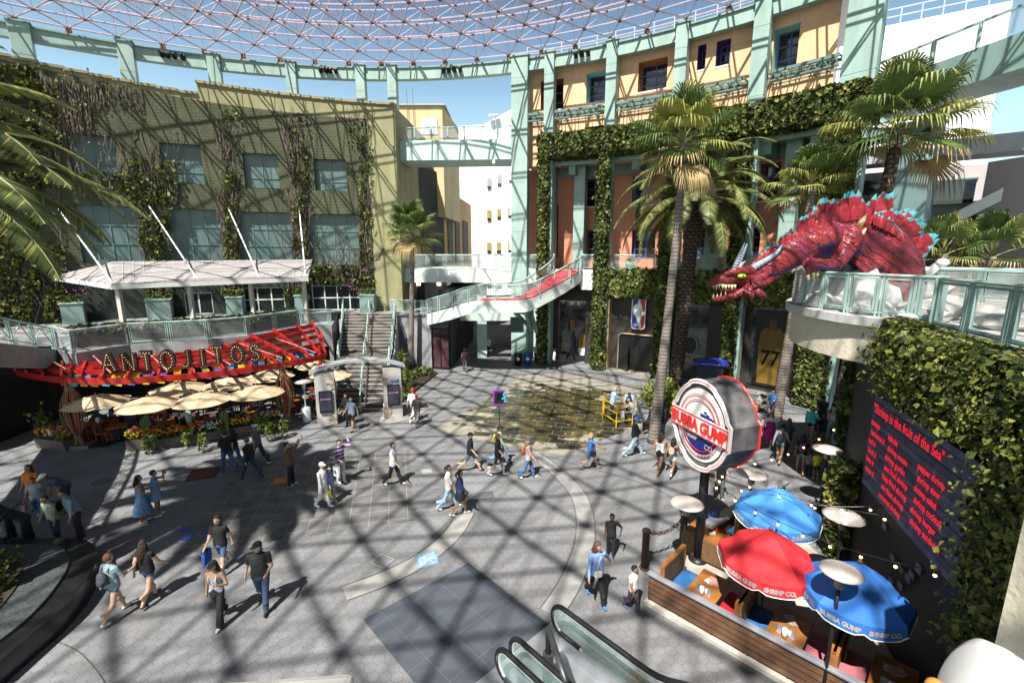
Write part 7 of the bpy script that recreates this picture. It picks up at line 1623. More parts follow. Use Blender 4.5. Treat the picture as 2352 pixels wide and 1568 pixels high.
p=G(1147,1008); o=thing('standing_sign','purple framed sign with a blue streamer shape on a thin pole','sign',p); b=MB(); b.tube([p,p+Vector((0,0,1.75))],.02,n=6); b.lathe([(.2,0),(.2,.03)],p,14); b.build('pole',blackm,o); z0=1.72; b=MB(); b.box((p.x,p.y,z0+.32),(.56,.04,.72),R(4)); b.build('frame',mat('purple_frame',(.28,.03,.42),.4,.1,4),o); b=MB(); b.box((p.x,p.y-.025,z0+.32),(.42,.02,.56),R(4)); b.build('panel',blk_,o); b=MB()
for k,t_ in enumerate(('PARDON','OUR','STARDUST')): puttext(b,t_,.085,lambda u,v,w_,k=k:(p.x-.02+u*.95,p.y-.04,z0+.44+v-k*.095),.002,.003)
b.build('lettering',whitep,o); b=MB(); b.tube(smooth3([(p.x+.3,p.y-.05,z0+.62),(p.x+.2,p.y-.05,z0+.45),(p.x+.32,p.y-.05,z0+.4),(p.x+.14,p.y-.05,z0+.25),(p.x+.3,p.y-.05,z0+.3),(p.x+.24,p.y-.05,z0+.1)]),.035,n=6); b.build('blue_streamer',mat('cyan_paint',(.05,.4,.6),.5,.1,4),o)
for (x,y,rx,nm_,m_,l) in ((405,1075,.32,'manhole_cover',dgrey,'dark manhole cover left of the red floor plate'),(232,1107,.32,'manhole_cover',dgrey,'dark manhole cover left of the photographing women'),(427,1217,.2,'floor_disc',mat('plaque_blue',(.03,.08,.3),.4,.1,3),'blue round floor plaque, farther of the left two'),(474,1221,.2,'floor_disc',MAT['plaque_blue'],'blue round floor plaque on the slate paving edge'),(432,1234,.2,'floor_disc',MAT['plaque_blue'],'blue round floor plaque, nearest of the three'),(1270,1440,.01,'x',dgrey,'')):
    if rx<.05: continue
    p=G(x,y); o=thing(nm_,l,'floor plate',p); b=MB(); b.lathe([(rx,.0),(rx,.018),(rx*.96,.022)],n=24); b.build('plate',m_,o,local=True); b=MB(); b.lathe([(rx*1.08,.0),(rx*1.08,.012)],n=24); b.build('rim',greyw,o,local=True)
for (x,y,s_,c_,l,a_) in ((467,1088,1.0,(.06,.01,.012),'dark red square floor plate','-'),(645,1104,.5,(.45,.13,.03),'orange square plaque in the slate paving','-'),(980,1083,.42,(.22,.23,.22),'grey patterned floor plaque near the walking pair','-'),(981,1284,.62,(.20,.30,.42),'blue patterned floor plaque on the pale band','-'),(742,1201,.0,(0,0,0),'',''),(10,1162,.8,(.1,.1,.1),'dark floor grating near the left edge','-'),(741,1203,.0,(0,0,0),'','') ,(893,1286,.0,(0,0,0),'',''),(1685,1158,.0,(0,0,0),'',''),(742,720,.0,(0,0,0),'','')):
    if not s_: continue
    p=G(x,y); nm_='floor_'+l.split()[-1] if False else 'floor_plaque'; o=thing(nm_,l,'floor plate',p,R(20)); b=MB(); b.box((0,0,.01),(s_,s_,.02)); b.build('border',mat('plaque_'+l.split()[0]+l.split()[1],c_,.5,.2,4),o,local=True); b=MB(); b.box((0,0,.013),(s_*.8,s_*.8,.02)); b.build('face',mat('face_'+l.split()[0]+l.split()[1],tuple(min(1,v*1.25+.02) for v in c_),.5,.7,26),o,local=True)
for (x,y,l) in ((878,1288,'stamped drain cover near the cap wearing couple'),(1655,1015-10,'') ,(744,1202,''),(742,719,'')):
    if not l: continue
    p=G(x,y+0); o=thing('drain_cover',l,'floor plate',p,R(-30)); b=MB(); b.box((0,0,.012),(.55,.45,.024)); b.build('plate',greyw,o,local=True); b=MB()
    for k in range(5): b.box((0,-.16+k*.08,.02),(.45,.03,.012))
    b.build('slots',dgrey,o,local=True)
# ---------------- people ----------------
def cloth(c,extra=None,nm=None):
    n=nm or 'cloth_%02d_%02d_%02d'%tuple(int(v*99) for v in c); return mat(n,c,.85,.24,11,bump=.9,bscale=13,extra=extra)
SK={'l':(.52,.32,.23),'m':(.42,.25,.16),'t':(.30,.16,.10),'d':(.12,.06,.035)}
eyem=mat('eye_dark',(.02,.015,.012),.2,0,1,spec=.8); lipm=mat('lip',(.35,.13,.11),.5,.05,4)
def stripes_(a,sc):
    def f(t,base,geo,b):
        s=t.nodes.new('ShaderNodeSeparateXYZ'); t.links.new(geo.outputs['Position'],s.inputs[0]); q=mth(t,'GREATER_THAN',mth(t,'FRACT',mth(t,'MULTIPLY',s.outputs[2],sc)),.5); return mixc(t,q,base,a)
    return f
def person(px,py,h,head,lab,skin='m',top=(.02,.02,.022),bot=(.03,.035,.05),shoe=(.6,.6,.6),hair=(.02,.013,.01),hs='short',sleeve=.62,leg='long',walk=0,lean=0,arms=None,cap=None,pose='walk',look=0,skirt=None,dress=None,grp=None,build=1.0,kid=False,z0=0,sock=None,vox=None,hairlen=.35,topm=None,botm=None):
    g=G(px,py,z0); sc=h/1.75
    o=thing('person',lab,'person',(g.x,g.y,z0),-R(head),grp)
    C_=[];  # (p0,r0,p1,r1,tag,param)
    V3=Vector; la=R(lean)
    def T(p):
        p=V3(p); y,z=p.y,p.z-.93; return V3((p.x,y*math.cos(la)+z*math.sin(la),.93-y*math.sin(la)+z*math.cos(la)))
    def cap2(p0,r0,p1,r1,tag): C_.append((V3(p0),r0,V3(p1),r1,tag))
    if pose=='walk':
        w_=walk if walk else 24; L=[(w_,6,'L'),(-w_*.85,22,'R')]
    elif pose=='stand': L=[(4,4,'L'),(-4,2,'R')]
    elif pose=='sit': L=[(84,84,'L'),(80,82,'R')]
    elif pose=='kneel': L=[(80,95,'L'),(15,105,'R')]
    elif pose=='squat': L=[(98,120,'L'),(92,120,'R')]
    B=build; feet=[]
    lr=1.0 if leg=='long' else .9
    loose=.016 if leg in('long','wide') else 0
    for th,kb,s in L:
        x=(-.095 if s=='L' else .095)*B; hip=V3((x,0,.92)); a=R(th); kn=hip+.43*V3((0,math.sin(a),-math.cos(a))); a2=R(th-kb); an=kn+.42*V3((0,math.sin(a2),-math.cos(a2)))
        th_r=.088*B; cap2(hip,th_r+.004,kn,.058+loose,'thigh'); cap2(kn,.058+loose,an,(.04+loose*1.3)*(1.5 if leg=='wide' else 1),'shin'); cap2(kn+V3((0,-.012,-.1)),.056+loose,an+V3((0,0,.2)),.045+loose,'shin')
        fa=a2*.6 if pose=='walk' else 0
        if pose=='kneel' and s=='R': fa=R(-80)
        tt=an+V3((0,.14*math.cos(fa),-.045+.14*math.sin(fa) if pose=='walk' else -.045)); cap2(an+V3((0,-.035,-.04)),.042,tt,.036,'foot'); feet.append(min(an.z-.085,tt.z-.036))
    dz=-min(feet)
    # torso rings
    rings=[(.80,.14,.10),(.87,.172,.122),(.95,.178,.125),(1.05,.156,.11),(1.15,.152,.105),(1.27,.172,.118),(1.37,.185,.112),(1.43,.155,.088),(1.475,.075,.062)]
    if kid: rings=[(z,rx*.88,ry*.95) for z,rx,ry in rings]
    tb=MB(); tb.add([T((rx*B*math.cos(a),ry*B*math.sin(a)*(1.12 if B>1.05 and z<1.25 else 1),z)) for z,rx,ry in rings for a in np.linspace(0,2*PI,16,endpoint=False)],[(i*16+j,i*16+(j+1)%16,(i+1)*16+(j+1)%16,(i+1)*16+j) for i in range(len(rings)-1) for j in range(16)]+[tuple(range(15,-1,-1)),tuple(len(rings)*16-16+j for j in range(16))])
    if sleeve is not None and not dress:
        rg=[(.86,.185,.14),(.98,.184,.138),(1.12,.168,.125),(1.3,.182,.125),(1.38,.17,.11)]; tb.add([T((rx*B*math.cos(a),ry*B*math.sin(a),z)) for z,rx,ry in rg for a in np.linspace(0,2*PI,16,endpoint=False)],[(i*16+j,i*16+(j+1)%16,(i+1)*16+(j+1)%16,(i+1)*16+j) for i in range(4) for j in range(16)]+[tuple(range(15,-1,-1)),tuple(64+j for j in range(16))])
    seg_t=[(T((0,0,.80)),T((0,0,.865 if sleeve is not None else .98)),.15,'pelvis'),(T((-.05,0,.9 if sleeve is not None else 1.02)),T((-.05,0,1.4)),.13,'torso'),(T((.05,0,.9 if sleeve is not None else 1.02)),T((.05,0,1.4)),.13,'torso')]
    cap2(T((0,.0,1.42)),.053,T((0,.015,1.55)),.05,'head')
    hc=T((0,.02,1.63)); hr=1.12 if kid else 1.0
    # arms
    arms=arms or (((-22 if pose=='walk' else 0),8,18,0),((22 if pose=='walk' else 4),8,22,0))
    hands=[]; sw=.012 if sleeve and sleeve>.3 else 0
    for (ua,ab,eb,inn),s in zip(arms,(-1,1)):
        sh=T((s*.178*B,0,1.395)); a=R(ua)+la*.0; d1=V3((s*math.sin(R(ab)),math.sin(a)*math.cos(R(ab)),-math.cos(a)*math.cos(R(ab)))); el=sh+d1*.285; a2=R(ua+eb); d2=V3((s*math.sin(R(ab-inn)),math.sin(a2)*math.cos(R(ab-inn)),-math.cos(a2)*math.cos(R(ab-inn)))); wr=el+d2*.25
        cap2(sh,.052*B+sw,el,.038+sw,'uarm'); cap2(el,.037+(sw if (sleeve or 0)>1 else 0),wr,.026+(sw if (sleeve or 0)>1 else 0),'farm'); cap2(wr,.024,wr+d2*.07,.03,'hand'); hands.append((wr+d2*.07,d2,s))
    for p0,r0,p1,r1,tg in C_:
        tb.tube([p0,p1],[r0,r1],n=10); tb.ell(p0,r0,10,6); tb.ell(p1,r1,10,6)
    rotl=Matrix.Rotation(-R(look),3,'Z')@Matrix.Rotation(-la*.55,3,'X'); Hh=lambda x,y,z: hc+rotl@V3((x*hr,y*hr,z*hr))
    tb.ell(hc,(.076*hr,.094*hr,.112*hr),14,10,rotl); tb.ell(Hh(0,.03,-.065),(.05*hr,.055*hr,.05*hr),10,8,rotl); tb.tube([Hh(0,.088,.01),Hh(0,.108,-.022)],[.012,.018],n=6)
    for s in (-1,1): tb.ell(Hh(s*.078,0,-.01),(.014,.024,.03),6,5,rotl)
    D_=math.hypot(g.x,g.y); vx=vox or (.0135 if D_<14 else .018 if D_<22 else .023)
    ob=tb.build('body',black,None,local=True); md=ob.modifiers.new('r','REMESH'); md.mode='VOXEL'; md.voxel_size=vx; md.use_smooth_shade=True; sm=ob.modifiers.new('s','SMOOTH'); sm.factor=.5; sm.iterations=2
    dg=bpy.context.evaluated_depsgraph_get(); me=bpy.data.meshes.new_from_object(ob.evaluated_get(dg)); old=ob.data; bpy.data.objects.remove(ob); bpy.data.meshes.remove(old)
    n=len(me.polygons); ce=np.empty(n*3); me.polygons.foreach_get('center',ce); ce=ce.reshape(n,3); best=np.full(n,1e9); idx=np.zeros(n,int); par=np.zeros(n); tags=[]
    S=[(c[0],c[2],(c[1]+c[3])/2,c[4]) for c in C_]+[(a,b_,r_,t) for a,b_,r_,t in seg_t]+[(hc,hc+V3((0,0,.01)),.09,'head')]
    for k,(a,b_,r_,tg) in enumerate(S):
        a=np.array(a);d=np.array(b_)-a; t=np.clip(((ce-a)@d)/max(d@d,1e-9),0,1); ds=np.linalg.norm(ce-a-t[:,None]*d,axis=1)-r_; m=ds<best; best[m]=ds[m]; idx[m]=k; par[m]=t[m]; tags.append(tg)
    ti=np.array(tags)[idx]; mi=np.zeros(n,int)
    mi[ti=='torso']=1; mi[ti=='pelvis']=2; mi[ti=='foot']=3
    if sleeve is None:
        sg_=[k for k in range(len(S)) if S[k][3]=='torso']; mi[(ti=='torso')&(par>.86)]=0
    else: mi[(ti=='uarm')&(par<min(sleeve,1.01))]=1; 
    if sleeve and sleeve>1: mi[(ti=='farm')&(par<.98)]=1
    if leg in('long','wide'): mi[(ti=='thigh')|(ti=='shin')]=2
    elif leg=='shorts': mi[(ti=='thigh')&(par<.85)]=2
    elif leg=='mini': mi[(ti=='thigh')&(par<.35)]=2
    if sock: mi[(ti=='shin')&(par>.6)]=4
    skm=mat('skin_'+skin,SK[skin],.55,.06,4,spec=.35)
    me.materials.clear()
    for m in (skm,topm or cloth(top),botm or cloth(bot),cloth(shoe),cloth(sock or (.7,.7,.7))): me.materials.append(m)
    me.polygons.foreach_set('material_index',mi.astype(np.int32))
    # hands + face appended
    x=MB(); x.m=0
    for hp_,d2,s in hands:
        u=V3((0,1,0)) if abs(d2.y)<.8 else V3((0,0,1)); wd=d2.cross(V3((s,0,0))); wd=wd.normalized() if wd.length>.1 else V3((0,1,0)); cu=V3((-s,0,0))
        for k in range(4):
            o_=wd*((k-1.5)*.016); Lf=(.052,.062,.058,.045)[k]; p0=hp_+o_+d2*.012; p1=p0+d2*Lf*.55+cu*.008; p2=p1+d2*Lf*.3+cu*.025; x.tube([p0,p1,p2],[.0095,.0085,.006],n=5)
        p0=hp_+wd*.02-d2*.03; x.tube([p0,p0+wd*.028+d2*.018,p0+wd*.034+d2*.045+cu*.01],[.011,.0095,.007],n=5)
    x.m=1
    for s in (-1,1): x.ell(Hh(s*.03,.084,.012),(.013,.008,.009),6,4,rotl)
    x.m=2; x.ell(Hh(0,.086,-.055),(.022,.008,.007),6,4,rotl); x.m=3
    for s in (-1,1): x.tube([Hh(s*.045,.085,.033),Hh(s*.018,.091,.036)],.005,n=4)
    bm=bmesh.new(); bm.from_mesh(me); ms=len(me.materials); me.materials.append(eyem); me.materials.append(lipm); me.materials.append(cloth(hair))
    vs=[bm.verts.new(v) for v in x.V]
    for f,m in zip(x.F,x.M):
        fc_=bm.faces.new([vs[i] for i in f]); fc_.material_index=0 if m==0 else ms+m-1; fc_.smooth=True
    bm.to_mesh(me); bm.free()
    M_=Matrix.Diagonal((sc,sc,sc,1))@Matrix.Translation((0,0,dz)); me.transform(M_)
    me.name='body'; bo=link(bpy.data.objects.new('body',me)); bo.parent=o
    def child(b,nm,m,smooth=True):
        b.V=[tuple(M_@V3(v)) for v in b.V]; return b.build(nm,m,o,local=True,smooth=smooth)
    hm=cloth(hair)
    if hs!='bald':
        b=MB(); vs=[];N,M2=16,10; keep=[]
        rx,ry,rz=(.088,.107,.122); 
        if hs=='curly': rx,ry,rz=.118,.12,.135
        for i in range(M2+1):
            ph=PI*i/M2
            for j in range(N): a=2*PI*j/N; k_=1+(random.uniform(-.07,.07) if hs=='curly' else random.uniform(-.02,.02)); vs.append(Hh(rx*k_*math.sin(ph)*math.cos(a),-.012+ry*k_*math.sin(ph)*math.sin(a),.014+rz*k_*math.cos(ph)))
        fs=[]
        for i in range(M2):
            for j in range(N):
                a=2*PI*(j+.5)/N; ph=PI*(i+.5)/M2; yy=ry*math.sin(ph)*math.sin(a); zz=rz*math.cos(ph)
                if yy>.02 and zz<.062: continue
                if zz<-.045 and hs in('short',): continue
                fs.append((i*N+j,(i+1)*N+j,(i+1)*N+(j+1)%N,i*N+(j+1)%N))
        b.add(vs,fs)
        if hs in('long','curly'):
            for k in range(9):
                a=R(180+k*22.5); x0,y0=.075*math.cos(a),.085*math.sin(a)-.01; w0=.034; L_=hairlen*(1-.15*abs(k-4)/4); pts=[Hh(x0,y0,.04),Hh(x0*1.12,y0*1.15,-.06),Hh(x0*1.15,y0*1.25-.02,-.06)+V3((0,-.02,-L_*.5)),Hh(x0*.95,y0*1.1-.02,-.06)+V3((0,-.02,-L_))]; b.tube(pts,[w0*.8,w0,w0,.012],n=6)
        if hs=='pony': b.tube([Hh(0,-.1,.05),Hh(0,-.15,.0),Hh(0,-.15,-.1),Hh(0,-.12,-.2)],[.02,.035,.03,.008],n=7)
        child(b,'hair',hm)
    if cap:
        cm=cloth(cap); b=MB(); vs=[];fs=[]; N,M2=16,6
        for i in range(M2+1):
            ph=PI*.5*i/M2
            for j in range(N): a=2*PI*j/N; vs.append(Hh(.093*math.sin(ph)*math.cos(a),-.008+.113*math.sin(ph)*math.sin(a),.042+.098*math.cos(ph)))
        for i in range(M2):
            for j in range(N): fs.append((i*N+j,(i+1)*N+j,(i+1)*N+(j+1)%N,i*N+(j+1)%N))
        b.add(vs,fs)
        b.extr([Hh(.07*math.cos(a),.085+.085*math.sin(a),.045-.012*math.sin(a)) for a in np.linspace(0,PI,9)],V3((0,0,.008))); child(b,'cap',cm)
    if skirt or dress:
        m=cloth(skirt[0] if skirt else dress[0]); zt=1.0 if skirt else 1.33; zb=(skirt or dress)[1]; fl=(skirt or dress)[2]; b=MB(); N=24; rg=[]
        K=8
        for i in range(K+1):
            t=i/K; z=zt+(zb-zt)*t
            if dress: rx=np.interp(z,[zb,.9,1.05,1.2,1.33],[.19+fl,.2,.165,.175,.165]); ry=np.interp(z,[zb,.9,1.05,1.2,1.33],[.17+fl,.155,.13,.14,.12])
            else: rx=.172+(fl+.02)*t; ry=.13+(fl+.02)*t
            for j in range(N): a=2*PI*j/N; k_=1+.05*t*math.sin(a*7+i*.3); rg.append(T((rx*k_*B*math.cos(a),ry*k_*B*math.sin(a),z)) if z>.93 else V3((rx*k_*B*math.cos(a),ry*k_*B*math.sin(a),z)))
        b.add(rg,[(i*N+j,i*N+(j+1)%N,(i+1)*N+(j+1)%N,(i+1)*N+j) for i in range(K) for j in range(N)]); child(b,'skirt' if skirt else 'dress',m)
    o['_s']=sc; o['_dz']=dz; PEOPLE.append(o)
    return o
PEOPLE=[]
def bag(p,kind,c,lab,off=None,text=None):
    """bags are carried: placed by the person's own frame"""
    s=p['_s']; dz=p['_dz']; z0=p.location.z; m=cloth(c); a=p.rotation_euler[2]
    pos={'backpack':(0,-.2,1.2),'shoulder':(.27,.05,.9),'shopping':(.30,.18,.62),'cross':(.05,.2,.98)}[kind]
    if off: pos=off
    l=Vector(pos)*s+Vector((0,0,dz*s)); w_=Matrix.Rotation(a,3,'Z')@l; o=thing({'backpack':'backpack','shoulder':'handbag','shopping':'shopping_bag','cross':'handbag'}[kind],lab,'bag',(p.location.x+w_.x,p.location.y+w_.y,z0+l.z),a)
    b=MB(); t=MB()
    if kind=='backpack':
        b.ell((0,0,0),(.14*s,.085*s,.2*s),12,8); b.ell((0,-.06*s,-.06*s),(.1*s,.05*s,.1*s),10,6)
        for e in (-.09,.09): t.tube(smooth3([(e*s,.06*s,.15*s),(e*s,.12*s,.22*s),(e*s,.28*s,.2*s),(e*s,.32*s,.05*s),(e*1.2*s,.2*s,-.1*s),(e*s,.05*s,-.14*s)]),.015*s,n=5)
    elif kind=='shopping':
        b.add([(-.02,-.17*s,-.2*s),(.02,-.17*s,-.2*s),(.02,.17*s,-.2*s),(-.02,.17*s,-.2*s),(-.05,-.15*s,.2*s),(.05,-.15*s,.2*s),(.05,.15*s,.2*s),(-.05,.15*s,.2*s)],[(0,1,2,3),(0,1,5,4),(1,2,6,5),(2,3,7,6),(3,0,4,7)])
        t.tube([(0,-.07*s,.2*s),(0,-.03*s,.3*s),(0,.03*s,.3*s),(0,.07*s,.2*s)],.006,n=4)
    else:
        b.box((0,0,0),(.09*s,.26*s,.2*s)) if kind=='shoulder' else b.box((0,0,0),(.2*s,.08*s,.16*s))
        t.tube([(0,-.1*s,.1*s),(-.03*s,-.03*s,.45*s),(-.03*s,.04*s,.45*s),(0,.1*s,.1*s)] if kind=='shoulder' else [(.05*s,0,.08*s),(-.1*s,-.1*s,.42*s),(-.12*s,-.25*s,.4*s)],.01*s,n=4)
    b.build('bag_body',m,o,local=True,bevel=.02 if kind in('shoulder','cross') else 0,smooth=kind=='backpack'); t.build('straps',m,o,local=True)
    if text:
        for sg in (1,-1):
            b=MB(); puttext(b,text[0],.2*s,lambda u,v,w_:(sg*.055,u*sg,v),.002,.01); b.build('lettering',cloth(text[1]),o,local=True)
    return o
BK=(.014,.014,.016); JN=(.05,.09,.17); LJ=(.22,.32,.45); WH=(.72,.71,.69); up=(150,20,-25,20)
BR=(.07,.035,.018); BL=(.45,.28,.12)
phone=((-15,8,15,0),(35,5,85,25)); both=((35,5,80,25),(35,5,80,25))
pe_=person
a=pe_(1368,1380,1.68,165,'woman in light blue sweatshirt and black leggings with curly hair','m',(.22,.34,.62),BK,(.05,.2,.6),(.10,.055,.03),'curly',1.3,look=-40,arms=((-30,35,10,0),(30,20,20,0)),hairlen=.15,walk=20); bag(a,'cross',(.6,.63,.58),'white crossbody bag of the woman in the blue sweatshirt')
pe_(1402,1276,1.32,185,'boy in black graphic tee standing with hand on hip','d',BK,BK,BK,(.01,.008,.006),'short',pose='stand',arms=((-10,45,70,60),(0,8,10,0)),kid=True)
pe_(1452,1403,1.25,150,'boy in white tee with coral sleeves walking by the plank fence','t',(.65,.6,.58),(.09,.08,.11),(.1,.15,.35),(.012,.01,.01),'short',walk=12,look=-30,kid=True)
a=pe_(515,1312,1.7,178,'woman in black tee and denim shorts carrying a blue bag','l',BK,(.06,.11,.22),(.7,.68,.6),(.05,.03,.02),'pony',leg='shorts',walk=18); bag(a,'shopping',(.03,.09,.38),'shiny blue plastic bag held by the woman in denim shorts')
a=pe_(607,1393,1.82,165,'large man in black tee, black cap and dark jeans looking aside','l',BK,(.03,.05,.10),BK,(.02,.012,.01),'short',.7,cap=BK,arms=((10,12,75,20),(-15,15,12,0)),look=35,build=1.12,walk=20)
a=pe_(508,1430,1.66,178,'woman in grey sleeveless top, black flared trousers and black cap','m',(.30,.30,.33),BK,WH,(.02,.013,.01),'long',None,'wide',cap=BK,arms=((10,25,110,45),(-8,10,8,0)),walk=16,hairlen=.22); bag(a,'backpack',(.6,.57,.52),'pale backpack of the woman in the grey top')
a=pe_(350,1378,1.7,8,'woman with very long dark brown hair and denim shorts seen from behind','l',BK,(.04,.075,.19),(.12,.05,.03),(.03,.014,.008),'long',.4,'mini',walk=16,hairlen=.45); bag(a,'shoulder',(.13,.06,.03),'brown handbag of the long haired woman',off=(-.24,.02,1.0))
a=pe_(272,1414,1.7,12,'person in grey blue tee with short ginger hair seen from behind','l',(.22,.30,.33),(.08,.13,.2),WH,(.13,.05,.02),'short',.8,'mini',arms=((-12,14,15,0),(20,14,75,20)),walk=20); bag(a,'backpack',(.05,.055,.075),'dark patterned backpack on the grey blue tee')
pe_(333,1198,1.63,55,'woman in long blue denim dress wearing sunglasses','t',(.13,.22,.36),(.13,.22,.36),WH,BK,'long',None,'mini',pose='stand',dress=((.12,.21,.36),.35,.13),arms=((15,10,70,20),(15,10,70,20)),hairlen=.25)
a=pe_(366,1184,1.62,50,'woman in short blue dress raising a camera to her eyes','t',(.13,.22,.36),(.13,.22,.36),WH,BK,'short',.3,'mini',pose='stand',dress=((.12,.21,.36),.66,.06),arms=((70,15,100,40),(70,15,100,40)))
o=thing('camera','small black camera held up by the woman in the short blue dress','camera',(a.location.x+.22,a.location.y+.16,1.47),-R(50)); b=MB(); b.box((0,0,0),(.13,.06,.08)); b.build('camera_body',black,o,local=True); b=MB(); b.tube([(0,.02,0),(0,.09,0)],.03,n=10); b.build('lens',black,o,local=True)
pe_(86,1172,1.66,170,'person in orange tee with very long black hair at the left edge','t',(.55,.14,.02),(.05,.05,.06),BK,BK,'long',.7,'long',pose='stand',hairlen=.5)
a=pe_(93,1190,1.45,150,'girl in white and black tee and wide blue jeans at the left edge','t',(.4,.38,.4),(.08,.15,.33),WH,BK,'short',.7,'wide',walk=14); bag(a,'shopping',(.5,.3,.35),'pale pink bag held by the girl in wide jeans')
pe_(160,1172,1.75,200,'man in navy tee and white cap bending forward','t',(.05,.065,.12),BK,BK,BK,'short',.8,pose='stand',lean=42,cap=WH,arms=((-10,8,20,0),(-15,8,25,0)),build=1.1)
a=pe_(135,1248,1.65,190,'person in pale green tee with backpack beside the granite planter','t',(.25,.30,.22),(.03,.03,.045),BK,BK,'short',.7,pose='stand',lean=10); bag(a,'backpack',BK,'black backpack of the person in the pale green tee')
pe_(186,1240,1.78,215,'broad man in slate blue polo leaning beside the granite planter','t',(.13,.20,.27),BK,BK,BK,'short',.8,pose='stand',lean=14,build=1.18)
pe_(70,1252,1.68,235,'person in black crouching over a child near the left edge','m',BK,BK,BK,BK,'long',1.2,pose='stand',lean=48,arms=((40,5,30,0),(35,5,30,0)),hairlen=.25)
pe_(28,1235,1.6,220,'second person in black bending at the left edge','m',(.02,.02,.025),BK,BK,BK,'short',1.2,pose='stand',lean=35)
pe_(8,1262,1.1,60,'small child in white shirt sitting at the left edge','l',(.5,.55,.55),BK,WH,(.03,.02,.015),'short',.7,pose='sit',kid=True)
pe_(526,1084,1.74,292,'man in black tee, blue jeans and black cap leading the dark group','l',BK,(.05,.085,.16),BK,BK,'short',.8,cap=BK,arms=((20,8,70,15),(-10,8,20,0)),walk=16,build=1.12)
pe_(543,1071,1.68,292,'woman in black top and jeans behind the leading capped man','m',BK,(.05,.09,.2),(.3,.3,.33),BK,'long',1.2,cap=BK,walk=18,hairlen=.3)
pe_(577,1100,1.75,285,'man in black jacket, dark jeans and olive grey cap','m',BK,(.02,.035,.09),(.06,.03,.025),BK,'short',1.2,cap=(.10,.11,.09),walk=24,build=1.05)
pe_(596,1065,1.78,288,'man in charcoal tee, dark trousers and white-blue cap','t',(.10,.10,.115),(.02,.025,.04),WH,BK,'short',.85,cap=(.3,.35,.6),walk=26)
a=pe_(671,1114,1.72,75,'man in brown sweater photographing with both arms raised','m',(.13,.065,.04),BK,(.5,.47,.4),BK,'short',1.3,pose='stand',arms=((105,8,50,20),(110,8,45,20)),lean=-5)
o=thing('phone','small phone held up by the man in the brown sweater','phone',(a.location.x+.47,a.location.y+.13,1.86),-R(75)); b=MB(); b.box((0,0,0),(.08,.012,.16)); b.build('case',black,o,local=True); b=MB(); b.box((0,-.008,0),(.07,.004,.145)); b.build('screen',lgrey,o,local=True)
a=pe_(785,1108,1.74,125,'young man in purple striped rugby shirt and cream trousers','l',(.42,.30,.48),(.60,.57,.5),WH,BK,'short',1.3,topm=mat('rugby_stripe',(.42,.28,.48),.85,.1,9,extra=stripes_((.035,.035,.08),7.5)),pose='stand',arms=((110,30,120,20),(15,8,60,10))); bag(a,'shopping',(.72,.72,.75),'large white shopping bag with blue 6 of the striped shirt man',text=('6',(.03,.07,.3)))
pe_(746,1165,1.66,105,'woman all in white with white cap','m',(.66,.68,.66),(.68,.68,.66),(.8,.8,.78),(.08,.035,.02),'short',1.3,cap=WH,walk=12,arms=((-8,6,10,0),(8,6,10,0)))
a=pe_(762,1152,1.35,120,'girl in lilac blue top with white headband','l',(.25,.28,.5),(.4,.35,.35),WH,BK,'long',1.3,walk=10,look=30,kid=True,hairlen=.18); bag(a,'shopping',(.68,.52,.02),'yellow shopping bag held by the girl in lilac',text=('M',(.6,.2,.02)))
pe_(906,1114,1.74,96,'man in white shirt and slim black trousers walking','m',(.68,.70,.74),BK,WH,BK,'short',.9,walk=20)
pe_(811,989,1.74,200,'man in slate blue tee and black shorts at the stair foot','m',(.14,.17,.26),BK,BK,BK,'short',.8,'shorts',walk=14,build=1.08)
pe_(799,977,1.7,205,'woman in black passing in front of the stair','m',BK,BK,BK,BK,'long',1.2,walk=12)
pe_(950,968,1.8,25,'person in white outfit and red helmet cap','m',(.7,.68,.66),(.72,.72,.7),WH,(.5,.02,.02),'short',1.2,cap=(.6,.03,.03),walk=18)
pe_(959,979,1.7,20,'man in brown tee and grey trousers near the white-clad person','t',(.13,.095,.085),(.17,.17,.165),(.45,.42,.38),(.5,.02,.02),'short',.8,cap=(.6,.02,.03),walk=16,arms=((-15,10,15,0),(35,20,15,0)))
pe_(1081,1082,1.72,98,'teenager in black beanie, black overshirt and wide denim shorts','l',BK,(.09,.17,.24),BK,BK,'short',.95,'shorts',walk=30,cap=(.02,.02,.03))
a=pe_(1148,1068,1.78,92,'bearded man in pale green shirt and jeans with large backpack','t',(.30,.42,.33),(.16,.27,.42),BK,BK,'short',1.1,cap=BK,walk=26); bag(a,'backpack',(.35,.36,.06),'large yellow and black backpack of the bearded man')
pe_(1144,1092,1.76,98,'man with curly brown hair in black tee and grey shorts','m',BK,(.07,.075,.085),(.5,.5,.5),(.11,.055,.025),'curly',.8,'shorts',walk=18,sock=(.7,.7,.7),hairlen=.04)
a=pe_(1213,1098,1.68,95,'woman with long straight hair, pink tee, jeans and navy cap','l',(.6,.42,.44),(.07,.14,.27),WH,(.22,.12,.06),'long',.6,cap=(.04,.05,.12),walk=18,hairlen=.32); bag(a,'backpack',(.38,.13,.03),'orange backpack of the woman in the pink tee')
a=pe_(1356,1077,1.63,92,'woman in blue tee and navy shorts with a big black handbag','l',(.04,.14,.42),(.03,.09,.25),(.12,.13,.15),(.35,.2,.1),'long',.7,'shorts',walk=26,arms=((-10,10,70,20),(55,10,20,0)),hairlen=.12,build=1.06); bag(a,'shoulder',BK,'big black handbag of the woman in the blue tee')
pe_(1032,1168,1.64,80,'girl with ponytail in white blouse and light blue jeans','m',(.68,.66,.60),(.24,.37,.5),WH,(.05,.025,.015),'pony',.95,walk=22,look=20)
